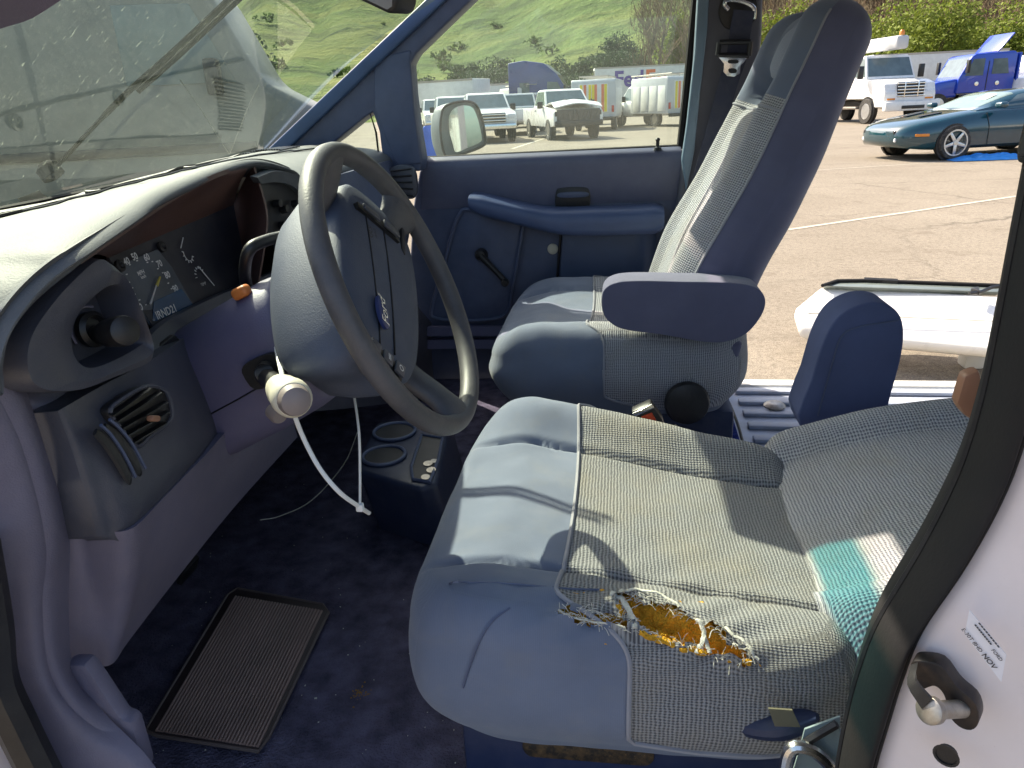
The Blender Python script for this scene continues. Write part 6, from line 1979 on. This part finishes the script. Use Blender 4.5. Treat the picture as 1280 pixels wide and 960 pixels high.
# white medium duty truck
M = veh(1106, 30.5, -84); R = M.to_3x3().to_4x4()
t = thing('utility_truck', 'white bucket truck with a wide grille, parked left of the blue cab', 'truck', tuple(M.translation))
b = MB()
vp(b, M, [(-1.7, 0.95), (-1.7, 1.75), (0.25, 1.75), (0.35, 1.70), (1.15, 1.66), (1.65, 1.50), (1.78, 1.1), (1.78, 0.62), (1.1, 0.62), (0.95, 0.95)], -1.08, 1.08, 0.08, 3)
greenhouse(b, M, (-1.7, 0.35), (-1.65, -0.05), 1.72, 2.62, 1.06, 0.95)
b.build('cab', 'white', t)
cabin_panes(M, t, (-1.7, 0.35), (-1.65, -0.05), 1.72, 2.62, 1.06, 0.95, split=[0.5])
g = MB().box(M @ Vector((1.735, 0, 1.27)), (0.10, 1.12, 0.56), R, 0.02).build('grille', 'black', t)
for k in range(5): MB().box(M @ Vector((1.80, 0, 1.04 + 0.115 * k)), (0.03, 1.16, 0.045), R, 0.01).build('grille_bar', 'chrome', g)
for k in range(2): MB().box(M @ Vector((1.805, -0.28 + 0.56 * k, 1.27)), (0.03, 0.045, 0.58), R, 0.01).build('grille_post', 'chrome', g)
for x, y in ((0.62, 1.0), (0.62, -1.0), (-4.4, 1.0), (-4.4, -1.0)):
    arch(M, x, math.copysign(1.075, y), 0.49, t); wheel(M, x, y, 0.49, 0.28, t, 'alu')
bits(M, t, [('bumper', (1.92, 0, 0.66), (0.24, 2.3, 0.36), 'white'), ('bumper_slot', (2.05, 0, 0.62), (0.03, 0.95, 0.12), 'black'), ('headlight', (1.70, 0.84, 1.12), (0.14, 0.40, 0.26), 'lamp'), ('headlight', (1.70, -0.84, 1.12), (0.14, 0.40, 0.26), 'lamp'),
            ('marker_lamp', (1.76, 0.80, 0.93), (0.08, 0.34, 0.07), 'amber'), ('marker_lamp', (1.76, -0.80, 0.93), (0.08, 0.34, 0.07), 'amber'),
            ('door_mirror', (0.3, 1.32, 1.98), (0.12, 0.22, 0.5), 'black'), ('door_mirror', (0.3, -1.32, 1.98), (0.12, 0.22, 0.5), 'black'), ('chassis', (-2.8, 0, 0.75), (5.4, 0.9, 0.25), 'black'),
            ('side_step', (-0.6, -1.08, 0.62), (1.2, 0.24, 0.1), 'steel'), ('side_step', (-0.6, 1.08, 0.62), (1.2, 0.24, 0.1), 'steel'), ('utility_bed', (-3.6, 0, 1.45), (3.4, 2.3, 1.1), 'white_dull'), ('boom', (-1.9, 0.1, 3.05), (5.2, 0.55, 0.5), 'greybox'), ('boom_pedestal', (-3.8, 0.1, 2.4), (0.6, 0.6, 1.0), 'white_dull')])
MB().lathe([(0.10, 0), (0.10, 0.12), (0.06, 0.18), (0, 0.19)], M @ Matrix.Translation((0.55, 0.1, 3.32)), 14).build('beacon', 'amber', t)
# part of another white truck at the edge of the doorway
M = veh(1306, 34.0, 195); R = M.to_3x3().to_4x4()
t = thing('utility_truck', 'white truck with black mirrors, mostly cut off beside the blue cab', 'truck', tuple(M.translation))
b = MB(); vp(b, M, [(-1.2, 0.9), (-1.2, 2.5), (0.6, 2.5), (1.1, 1.7), (1.9, 1.5), (2.1, 0.6)], -1.05, 1.05, 0.07, 3); b.build('cab', 'white', t)
pane(M, [(-0.2, 1.055, 1.65), (0.85, 1.055, 1.65), (0.55, 1.055, 2.35), (-0.2, 1.055, 2.35)], 'side_window', t)
for x in (1.3, -2.6):
    for y in (-0.95, 0.95): wheel(M, x, y, 0.48, 0.28, t, 'alu')
bits(M, t, [('utility_bed', (-2.9, 0, 1.5), (3.2, 2.2, 1.5), 'white_dull'), ('door_mirror', (0.9, 1.3, 1.95), (0.1, 0.2, 0.5), 'black'), ('bumper', (2.1, 0, 0.6), (0.2, 2.1, 0.3), 'chrome')])

# ------------------------------------------------------------------ teal sports car
M = veh(1246, 14.9, 186)
R = M.to_3x3().to_4x4()
t = thing('sports_car', 'dark teal sports car with five spoke wheels parked on the lot', 'car', tuple(M.translation))
b = MB()
# stations: x, half width, sill z, widest z, deck z
stn = [(2.46, 0.30, 0.42, 0.50, 0.55), (2.42, 0.55, 0.34, 0.48, 0.60), (2.30, 0.74, 0.26, 0.47, 0.66), (2.05, 0.86, 0.22, 0.50, 0.73), (1.70, 0.925, 0.20, 0.56, 0.79), (1.30, 0.945, 0.20, 0.58, 0.85), (0.95, 0.945, 0.20, 0.60, 0.89), (0.55, 0.935, 0.20, 0.60, 0.92), (0.0, 0.925, 0.20, 0.60, 0.93), (-0.6, 0.93, 0.20, 0.62, 0.94), (-1.2, 0.95, 0.20, 0.64, 0.97), (-1.8, 0.94, 0.22, 0.66, 0.98), (-2.2, 0.88, 0.30, 0.68, 0.96), (-2.42, 0.78, 0.40, 0.68, 0.90)]
rings = []
for x, w, z0, zm, z1 in stn:
    half = [(w * 0.90, z0), (w * 0.985, z0 + 0.06), (w, zm - 0.04), (w * 0.985, zm + 0.06), (w * 0.93, z1 - 0.06), (w * 0.84, z1 - 0.012), (w * 0.55, z1 + 0.012), (0.0, z1 + 0.022)]
    ring_ = half + [(-y, z) for y, z in reversed(half[:-1])]
    rings.append([M @ Vector((x, y, z)) for y, z in ring_])
# refine lengthwise
fine = []
cols = [spline([r[k] for r in rings], 60) for k in range(len(rings[0]))]
fine = [[c[i] for c in cols] for i in range(61)]
b.loft(fine)
b.build('body', 'teal', t, smooth=50)
gh = MB()
gs_ = [(0.95, 0.70, 0.895, 0.90), (0.35, 0.70, 0.92, 1.13), (-0.10, 0.68, 0.93, 1.235), (-0.55, 0.67, 0.94, 1.25), (-1.0, 0.66, 0.95, 1.20), (-1.5, 0.64, 0.97, 1.08), (-1.95, 0.62, 0.97, 0.985)]
rings = []
for x, w, z0, z1 in gs_:
    hw = 0.80
    ring_ = [(hw, z0 - 0.03), (hw * 0.97, z0 + (z1 - z0) * 0.35), (w * 0.92, z0 + (z1 - z0) * 0.8), (w * 0.80, z1 - 0.012), (w * 0.4, z1), (0, z1 + 0.004)]
    ring_ = ring_ + [(-y, z) for y, z in reversed(ring_[:-1])]
    rings.append([M @ Vector((x, y, z)) for y, z in ring_])
cols = [spline([r[k] for r in rings], 30) for k in range(len(rings[0]))]
gh.loft([[c[i] for c in cols] for i in range(31)])
gh.build('cabin', 'teal', t, smooth=50)


def ghp(f, k, lift=0.006):
    i = f * 30; i0 = min(29, int(i)); u = i - i0
    k0 = int(k); w = k - k0
    def P_(i, k): return cols[min(k, 10)][i]
    p = P_(i0, k0).lerp(P_(i0 + 1, k0), u).lerp(P_(i0, k0 + 1).lerp(P_(i0 + 1, k0 + 1), u), w)
    c = MI(M, p); n = M.to_3x3() @ Vector((0.25 if f < 0.3 else 0, c.y, 0.55)).normalized()
    return p + n * lift


MB().patch([[ghp(f, 2.3 + 5.4 * k / 8) for k in range(9)] for f in (0.02, 0.10, 0.18, 0.26)], 8, 16, 0.004, (0, 0, -1)).build('windshield', pbr('green_tinted_glass', (0.20, 0.27, 0.25), 0.06, spec=0.8), t)
for s in (0, 1):
    ks = [0.5, 1.2, 1.9] if s == 0 else [9.5, 8.8, 8.1]
    MB().patch([[ghp(0.13, ks[0]), ghp(0.25, ks[0]), ghp(0.42, ks[0]), ghp(0.58, ks[0])], [ghp(0.20, ks[1]), ghp(0.29, ks[1]), ghp(0.42, ks[1]), ghp(0.57, ks[1])], [ghp(0.285, ks[2]), ghp(0.33, ks[2]), ghp(0.42, ks[2]), ghp(0.55, ks[2])]], 6, 10, 0.004, (0, 0, -1)).build('side_window', 'car_glass', t)
MB().patch([[ghp(f, 2.4 + 5.2 * k / 8) for k in range(9)] for f in (0.62, 0.75, 0.88, 0.97)], 8, 16, 0.004, (0, 0, -1)).build('rear_window', 'car_glass', t)
for x, y in ((1.42, 0.86), (1.42, -0.86), (-1.22, 0.86), (-1.22, -0.86)):
    arch(M, x, math.copysign(0.925, y), 0.315, t); wheel(M, x, y, 0.325, 0.25, t, 'alu', spokes=5, n=32, rf=0.74)
for s in (-1, 1):
    MB().box(M @ Vector((0.62, s * 1.02, 0.98)), (0.16, 0.20, 0.11), R, 0.04, 3).build('door_mirror', 'teal', t)
    MB().box(M @ Vector((2.06, s * 0.862, 0.49)), (0.26, 0.03, 0.05), R @ Matrix.Rotation(rad(-20 * s), 4, 'Z'), 0.01).build('side_marker', 'amber', t)
    MB().box(M @ Vector((2.375, s * 0.42, 0.40)), (0.05, 0.32, 0.08), R @ Matrix.Rotation(rad(-14 * s), 4, 'Z'), 0.02).build('fog_lamp', 'lamp', t)
    MB().box(M @ Vector((2.36, s * 0.40, 0.545)), (0.10, 0.30, 0.07), R @ Matrix.Rotation(rad(-14 * s), 4, 'Z'), 0.02).build('nose_grille', 'black', t)
    MB().box(M @ Vector((1.55, s * 0.26, 0.842)), (0.42, 0.14, 0.016), R @ Matrix.Rotation(rad(8), 4, 'Y') @ Matrix.Rotation(rad(-8 * s), 4, 'Z'), 0.006).build('hood_vent', 'black', t)
    MB().tube([M @ Vector((0.72, s * 0.938, 0.26)), M @ Vector((0.74, s * 0.945, 0.60)), M @ Vector((0.80, s * 0.89, 0.86))], 0.006, 4).build('door_seam', 'black', t)
MB().box(M @ Vector((0.86, 0.05, 0.925)), (0.14, 1.2, 0.012), R @ Matrix.Rotation(rad(15), 4, 'Y'), 0.004).build('cowl_strip', 'greybox', t)
MB().box(M @ Vector((0.40, 0.28, 1.125)), (0.25, 0.30, 0.004), R @ Matrix.Rotation(rad(22), 4, 'Y')).build('windshield_sticker', 'print', t)

# blue tarp on the ground by the car; white hatch lid in front
tp = MB()
c0 = at(1236, 199, Z=0)
rows = []
for i in range(15):
    rows.append([c0 + Vector((-0.75 + 1.5 * j / 14, -0.32 + 0.64 * i / 14, 0.008 + max(0, 0.10 * (1 - (2 * i / 14 - 1) ** 2) * (1 - (2 * j / 14 - 1) ** 2)) * (0.6 + 1.1 * abs(mnoise.noise(Vector((i * 0.5, j * 0.5, 1))))))) for j in range(15)])
tp.patch(rows, 40, 40, 0.004, (0, 0, 1))
tag(tp.build('tarpaulin', pbr('bright_blue_sheet', (0.02, 0.22, 0.62), 0.5, var=0.15, vscale=8)), 'crumpled bright blue plastic sheet on the asphalt by the teal car', 'tarpaulin')
bt = MB()
bq_ = [at(*q, Y=6.2) for q in ((527, 160), (531, 156), (552, 194), (552, 300), (530, 300))]
bt.prism(bq_, (0.03, 0.35, 0), 0.02)
tag(bt.build('blue_cover', pbr('royal_blue_cover', (0.02, 0.12, 0.60), 0.6, var=0.15, vscale=9, grain=0.3, gscale=60)), 'royal blue cover standing outside beside the door mirror', 'cover')
hd_ = thing('hatch_lid', 'white vehicle hatch lid lying on the asphalt outside the doorway', 'hatch lid', tuple(at(1120, 420, Z=0)))
HQ = [at(993, 384, Z=0.30), at(1001, 412, Z=0.20), at(1120, 424, Z=0.20), at(1262, 437, Z=0.20), at(1300, 441, Z=0.20), at(1302, 371, Z=0.36), at(1200, 365, Z=0.36), at(1080, 359, Z=0.36), at(1026, 357, Z=0.36)]
MB().patch([[at(993, 384, Z=0.30), at(1026, 357, Z=0.36), at(1026, 357, Z=0.36)], [at(995, 396, Z=0.26), at(1060, 372, Z=0.36), at(1090, 360, Z=0.37)], [at(998, 405, Z=0.23), at(1120, 395, Z=0.345), at(1200, 365, Z=0.37)], [at(1001, 413, Z=0.19), at(1150, 427, Z=0.19), at(1300, 441, Z=0.19)]], 2, 2) if False else None
MB().prism(HQ, (0.0, 0.02, -0.07), 0.03, 3).build('panel', 'white', hd_, smooth=50)
MB().prism([at(*q, Z=0.375) for q in ((1030, 357), (1046, 351), (1080, 350), (1256, 357), (1250, 365), (1080, 359))], (0, 0.03, -0.03), 0.006).build('window_glass', pbr('grey_green_glass', (0.16, 0.18, 0.16), 0.15, spec=0.7), hd_)
MB().tube([at(*q, Z=0.385) for q in ((1028, 357), (1046, 351), (1080, 350.5), (1256, 357))], 0.010, 6).build('window_seal', 'rubber', hd_)
MB().tube([at(*q, Z=0.385) for q in ((1080, 350), (1122, 352))], 0.016, 6).build('wiper_arm', 'black', hd_)
MB().tube([at(*q, Z=0.40) for q in ((1212, 367), (1226, 365), (1240, 359), (1258, 357))], 0.010, 6).build('wiper_blade', 'black', hd_)
MB().prism([at(*q, Z=0.385) for q in ((1212, 367), (1222, 364), (1224, 370))], (0, 0, 0.03), 0.006).build('wiper_pivot', 'black', hd_)
for l0, l1 in (((1010, 391), (1242, 401)),):
    MB().tube([at(*l0, Z=0.285), at(*l1, Z=0.297)], 0.006, 5).build('crease', 'white_dull', hd_)
q = at(1216, 440, Z=0.08)
MB().box(q, (0.10, 0.10, 0.16), bev=0.015).build('support_block', 'white_dull', hd_)
q = at(1030, 418, Z=0.06)
MB().box(q + Vector((0.05, 0.35, 0.02)), (0.10, 0.10, 0.16), bev=0.015).build('support_block', 'white_dull', hd_)

# ------------------------------------------------------------------ hills, bushes and trees
def hill_mat():
    m, nt, b = _nt('green_hillside')
    oc = obj_coord(nt)
    a = _noise(nt, oc, 0.012, 8, 0.62); c_ = _noise(nt, oc, 0.07, 7, 0.7); d = _noise(nt, oc, 0.4, 5, 0.7)
    col = _ramp(nt, a.outputs['Fac'], [(0.30, (0.072, 0.105, 0.046)), (0.50, (0.130, 0.178, 0.062)), (0.70, (0.190, 0.212, 0.085))]).outputs[0]
    col = _mix(nt, _math(nt, 'MULTIPLY', _ramp(nt, c_.outputs['Fac'], [(0.52, (0, 0, 0)), (0.62, (1, 1, 1))]).outputs[0], 0.75), col, (0.040, 0.062, 0.030))
    col = _mix(nt, _math(nt, 'MULTIPLY', _ramp(nt, d.outputs['Fac'], [(0.55, (0, 0, 0)), (0.70, (1, 1, 1))]).outputs[0], 0.35), col, (0.16, 0.13, 0.075))
    tr = nt.nodes.new('ShaderNodeMapping'); tr.inputs['Scale'].default_value = (0.010, 0.045, 0.10); nt.links.new(oc, tr.inputs[0])
    e = _noise(nt, tr.outputs[0], 1.0, 6, 0.6)
    col = _mix(nt, _math(nt, 'MULTIPLY', _ramp(nt, e.outputs['Fac'], [(0.49, (0, 0, 0)), (0.60, (1, 1, 1))]).outputs[0], 0.55), col, (0.20, 0.215, 0.075))
    col = _mix(nt, _math(nt, 'MULTIPLY', _ramp(nt, e.outputs['Fac'], [(0.36, (1, 1, 1)), (0.46, (0, 0, 0))]).outputs[0], 0.6), col, (0.045, 0.060, 0.035))
    sx = nt.nodes.new('ShaderNodeSeparateXYZ'); nt.links.new(oc, sx.inputs[0])
    dry = _math(nt, 'ADD', _math(nt, 'MULTIPLY', sx.outputs[0], 1.0), _math(nt, 'MULTIPLY', _math(nt, 'SUBTRACT', c_.outputs['Fac'], 0.5), 60.0))
    mr = nt.nodes.new('ShaderNodeMapRange'); mr.inputs['From Min'].default_value = 8.0; mr.inputs['From Max'].default_value = 32.0; nt.links.new(dry, mr.inputs['Value'])
    col = _mix(nt, _math(nt, 'MULTIPLY', mr.outputs[0], 0.85), col, _ramp(nt, d.outputs['Fac'], [(0.3, (0.085, 0.062, 0.040)), (0.7, (0.17, 0.125, 0.075))]).outputs[0])
    nt.links.new(col, b.inputs['Base Color']); b.inputs['Roughness'].default_value = 1.0; b.inputs['Specular IOR Level'].default_value = 0.05
    _bump(nt, b, c_.outputs['Fac'], 1.0, 5.0)
    return m


hm = MB()
AZ, RD = 150, 60
vs = []
for i in range(AZ + 1):
    az = rad(-88 + 160 * i / AZ)          # bearing from the sight direction, + to the right
    for j in range(RD + 1):
        r = 95 + 900 * (j / RD) ** 1.5
        dirv = Vector((math.sin(az - YAW), math.cos(az - YAW), 0))
        f = sm(95, 520, r)
        Hh = 72 + 100 * sm(rad(-7), rad(8), az) - 20 * sm(rad(-20), rad(-60), az)
        z = Hh * f * (0.85 + 0.35 * mnoise.noise(Vector((az * 5, r * 0.004, 2))))
        z += f * (14 * mnoise.noise(Vector((az * 14, r * 0.012, 7))) + 6 * mnoise.noise(Vector((az * 36, r * 0.03, 4))) + 1.6 * mnoise.noise(Vector((az * 110, r * 0.09, 4))))
        z += 5 * sm(95, 150, r)
        z -= 0.5
        p = dirv * r; vs.append((p.x, p.y, z))
fs = [(i * (RD + 1) + j, i * (RD + 1) + j + 1, (i + 1) * (RD + 1) + j + 1, (i + 1) * (RD + 1) + j) for i in range(AZ) for j in range(RD)]
hm.add(vs, fs)
o = hm.build('hills', hill_mat(), smooth=80); o['kind'] = 'structure'; o['label'] = 'green grassy hills behind the lot'


def hill_z(az, r):
    f = sm(95, 520, r)
    Hh = 72 + 100 * sm(rad(-7), rad(8), az) - 20 * sm(rad(-20), rad(-60), az)
    z = Hh * f * (0.85 + 0.35 * mnoise.noise(Vector((az * 5, r * 0.004, 2))))
    z += f * (14 * mnoise.noise(Vector((az * 14, r * 0.012, 7))) + 6 * mnoise.noise(Vector((az * 36, r * 0.03, 4))) + 1.6 * mnoise.noise(Vector((az * 110, r * 0.09, 4))))
    return z + 5 * sm(95, 150, r) - 0.5


def leaf_mat(name, c, var=0.45):
    m, nt, b = _nt(name)
    oc = obj_coord(nt)
    n = _noise(nt, oc, 0.9, 5, 0.7)
    r = _ramp(nt, n.outputs['Fac'], [(0.3, tuple(x * (1 - var) for x in c)), (0.7, tuple(x * (1 + var) for x in c))])
    nt.links.new(r.outputs[0], b.inputs['Base Color'])
    b.inputs['Roughness'].default_value = 0.7; b.inputs['Specular IOR Level'].default_value = 0.2
    tl = nt.nodes.new('ShaderNodeBsdfTranslucent'); nt.links.new(r.outputs[0], tl.inputs[0])
    mx = nt.nodes.new('ShaderNodeMixShader'); mx.inputs[0].default_value = 0.3
    out = [x for x in nt.nodes if x.type == 'OUTPUT_MATERIAL'][0]
    nt.links.new(b.outputs[0], mx.inputs[1]); nt.links.new(tl.outputs[0], mx.inputs[2]); nt.links.new(mx.outputs[0], out.inputs[0])
    return m


MAT['leaf_lime'] = leaf_mat('lime_leaf', (0.16, 0.20, 0.025))
MAT['leaf_green'] = leaf_mat('green_leaf', (0.055, 0.095, 0.022))
MAT['leaf_dark'] = leaf_mat('dark_leaf', (0.030, 0.055, 0.022))
MAT['twig'] = pbr('grey_brown_twig', (0.17, 0.125, 0.085), 0.9, var=0.35, vscale=1.5, spec=0.1)
MAT['bark'] = pbr('bark', (0.10, 0.08, 0.06), 0.95, var=0.3, vscale=3, spec=0.1)


def leaf_cloud(mb, c, rx, ry, rz, n, size, rnd, lobes=7):
    L = [(Vector((rnd.uniform(-1, 1) * rx * 0.6, rnd.uniform(-1, 1) * ry * 0.6, rnd.uniform(-0.7, 0.8) * rz * 0.6)), rnd.uniform(0.35, 0.62)) for _ in range(lobes)]
    for _ in range(n):
        o, s = rnd.choice(L)
        d = Vector((rnd.gauss(0, 1), rnd.gauss(0, 1), rnd.gauss(0, 1))).normalized() * (rnd.random() ** 0.4)
        p = c + o + Vector((d.x * rx * s, d.y * ry * s, d.z * rz * s))
        a = Vector((rnd.gauss(0, 1), rnd.gauss(0, 1), rnd.gauss(0, 1))).normalized()
        b = a.orthogonal().normalized()
        k = size * rnd.uniform(0.5, 1.5)
        mb.add([p - a * k, p + b * k * 0.6, p + a * k, p - b * k * 0.6], [(0, 1, 2, 3)])


def bush(px, d, w, h, mat, label, n=900, zbase=None, group=None, name='bush', cat='bush'):
    rnd = random.Random(int(px * 7 + d))
    p = spot(px, d)
    z0 = 0.0 if zbase is None else zbase
    t = thing(name, label, cat, (p.x, p.y, z0), group)
    m = MB(); leaf_cloud(m, p + Vector((0, 0, z0 + h * 0.52)), w / 2, w / 2, h * 0.55, n, 0.045 + 0.012 * h, rnd, 11)
    m.build('crown', mat, t, smooth=None)
    tr = MB()
    for k in range(4):
        tip = p + Vector((rnd.uniform(-.35, .35) * w, rnd.uniform(-.35, .35) * w, z0 + h * rnd.uniform(0.5, 0.8)))
        tr.tube([p + Vector((rnd.uniform(-.2, .2), rnd.uniform(-.2, .2), z0 - 0.1)), p.lerp(tip, 0.5) + Vector((0, 0, 0.1)), tip], [0.05 + 0.012 * h, 0.04, 0.015], 6)
    tr.build('stem', 'bark', t)
    return t


for px, d, w, h, lab in ((1102, 62, 6.5, 6.0, 'lime green bush behind the bucket truck boom'), (1142, 58, 8.5, 6.2, 'rounded lime green bush above the long white trailer'), (1182, 66, 7.0, 5.0, 'small lime green bush left of the tipped blue deflector'),
                         (1232, 60, 8.0, 4.8, 'lime green bush behind the bright blue cab'), (1276, 58, 8.0, 6.0, 'lime green bush at the right edge of the doorway'), (958, 60, 6.0, 6.0, 'lime green bush seen beside the headrest'), (838, 95, 5.0, 9.0, 'yellow green sapling in front of the bare trees')):
    bush(px, d, w, h * 1.35, 'leaf_lime', lab, 6500)


def bare_tree(px, d, h, label, spread=0.45):
    rnd = random.Random(int(px * 3 + d * 11))
    p = spot(px, d)
    t = thing('bare_tree', label, 'tree', (p.x, p.y, 0), 'bare grey brown trees along the slope')
    tr, tw = MB(), MB()

    def grow(base, dirv, L, r, lev):
        tip = base + dirv * L
        mid = base.lerp(tip, 0.5) + Vector((rnd.gauss(0, 1), rnd.gauss(0, 1), 0)) * L * 0.05
        (tr if lev == 0 else tw).tube([base, mid, tip], [r, r * 0.8, r * 0.55], 5 if lev < 2 else 3, caps=False)
        if lev >= 3: return
        k = (6, 6, 6)[lev]
        for i in range(k):
            f = 0.25 + 0.75 * (i + rnd.random()) / k
            q = base.lerp(tip, f)
            nd = (dirv + Vector((rnd.gauss(0, spread), rnd.gauss(0, spread), rnd.uniform(-0.1, 0.35)))).normalized()
            grow(q, nd, L * rnd.uniform(0.38, 0.58), r * 0.45, lev + 1)

    grow(p - Vector((0, 0, 0.3)), Vector((rnd.gauss(0, 0.06), rnd.gauss(0, 0.06), 1)).normalized(), h * 0.62, 0.10 + h * 0.008, 0)
    tr.build('trunk', 'bark', t); tw.build('branches', 'twig', t, smooth=None)
    return t


BT = 'leafless grey brown tree among the bare trees on the slope'
for i, (px, d, h) in enumerate(((812, 84, 15), (835, 92, 16), (856, 86, 15), (880, 90, 15), (955, 78, 13), (985, 84, 14), (1060, 80, 13), (1095, 82, 14), (1120, 88, 15), (1150, 80, 14), (1176, 86, 14), (1204, 78, 14), (1228, 84, 15), (1254, 80, 14), (1280, 82, 14), (1310, 84, 14), (1345, 80, 14))):
    bare_tree(px, d, h, BT)
# brushy undergrowth on the slope behind them, and the far hedge line: masses nobody could count
ug = MB(); rnd = random.Random(3)
for _ in range(1500):
    px = rnd.uniform(800, 1420); d = rnd.uniform(84, 190)
    p = spot(px, d); az = math.atan2(p.x, p.y) + YAW
    r = math.hypot(p.x, p.y); z = hill_z(az, r) if r > 95 else 0
    h = rnd.uniform(3, 9)
    for k in range(26):
        b_ = p + Vector((rnd.gauss(0, 1.3), rnd.gauss(0, 1.3), z + rnd.uniform(0, h * 0.7)))
        dv = Vector((rnd.gauss(0, 0.4), rnd.gauss(0, 0.4), 1)).normalized() * rnd.uniform(1.0, 2.6)
        s = dv.cross(Vector((rnd.gauss(0, 1), rnd.gauss(0, 1), rnd.gauss(0, 1)))).normalized() * rnd.uniform(0.03, 0.10)
        ug.add([b_ - s, b_ + s, b_ + dv], [(0, 1, 2)])
o = ug.build('brushwood', pbr('dry_brush', (0.15, 0.105, 0.065), 1.0, var=0.4, vscale=0.3, spec=0.05), smooth=None); o['kind'] = 'stuff'; o['label'] = 'dry brown brushwood covering the slope'; o['category'] = 'brushwood'
hg = MB(); rnd = random.Random(4)
for px, d, w, h in [(rnd.uniform(515, 800), rnd.uniform(100, 128), rnd.uniform(5, 10), rnd.uniform(2, 4.5)) for _ in range(46)]:
    p = spot(px, d); az = math.atan2(p.x, p.y) + YAW; r = math.hypot(p.x, p.y)
    leaf_cloud(hg, p + Vector((0, 0, hill_z(az, max(96, r)) + h * 0.4)), w / 2, w / 2, h / 2, 900, 0.20, rnd, 6)
o = hg.build('hedge_growth', 'leaf_dark', smooth=None); o['kind'] = 'stuff'; o['label'] = 'dark green scrub along the foot of the hill'; o['category'] = 'scrub'
sc = MB(); rnd = random.Random(8)
for _ in range(260):
    az = rad(rnd.uniform(-60, 32)); r = rnd.uniform(140, 620)
    if mnoise.noise(Vector((az * 9, r * 0.012, 5))) < -0.05: continue
    p = Vector((math.sin(az - YAW) * r, math.cos(az - YAW) * r, hill_z(az, r)))
    s = rnd.uniform(1.0, 3.6)
    leaf_cloud(sc, p + Vector((0, 0, s * 0.4)), s, s, s * 0.6, 70, 0.22 + s * 0.09, rnd, 4)
o = sc.build('hillside_scrub', 'leaf_green', smooth=None); o['kind'] = 'stuff'; o['label'] = 'scattered green scrub on the hillside'; o['category'] = 'scrub'
# trees seen dimly through the dusty windshield
for px, d, w, h, lab in ((140, 40, 9, 9, 'dark tree seen dimly through the dusty windshield behind the wiper'), (250, 46, 8, 7, 'dark bush seen through the windshield right of the wiper'), (20, 42, 8, 6, 'dark bush seen through the windshield at the left edge')):
    bush(px, d, w, h, 'leaf_dark', lab, 4500, name='leafy_tree', cat='tree')

# white trucks out on the rear side of the lot: the door mirror shows them
for x, y, L_, lab in ((30.0, 5.5, 7.0, 'white box trailer standing on the lot behind the van'), (44.0, 16.0, 9.0, 'white box trailer standing farther out behind the van')):
    t_ = box_trailer(800, 62.0, 0, lab, L_, Hh=3.2)
    Mv = Matrix.Translation(Vector((x, y, 0))) @ Matrix.Rotation(rad(75), 4, 'Z') @ Matrix.Rotation(-YAW, 4, 'Z') @ Matrix.Translation(-t_.location)
    t_.matrix_basis = Mv @ t_.matrix_basis
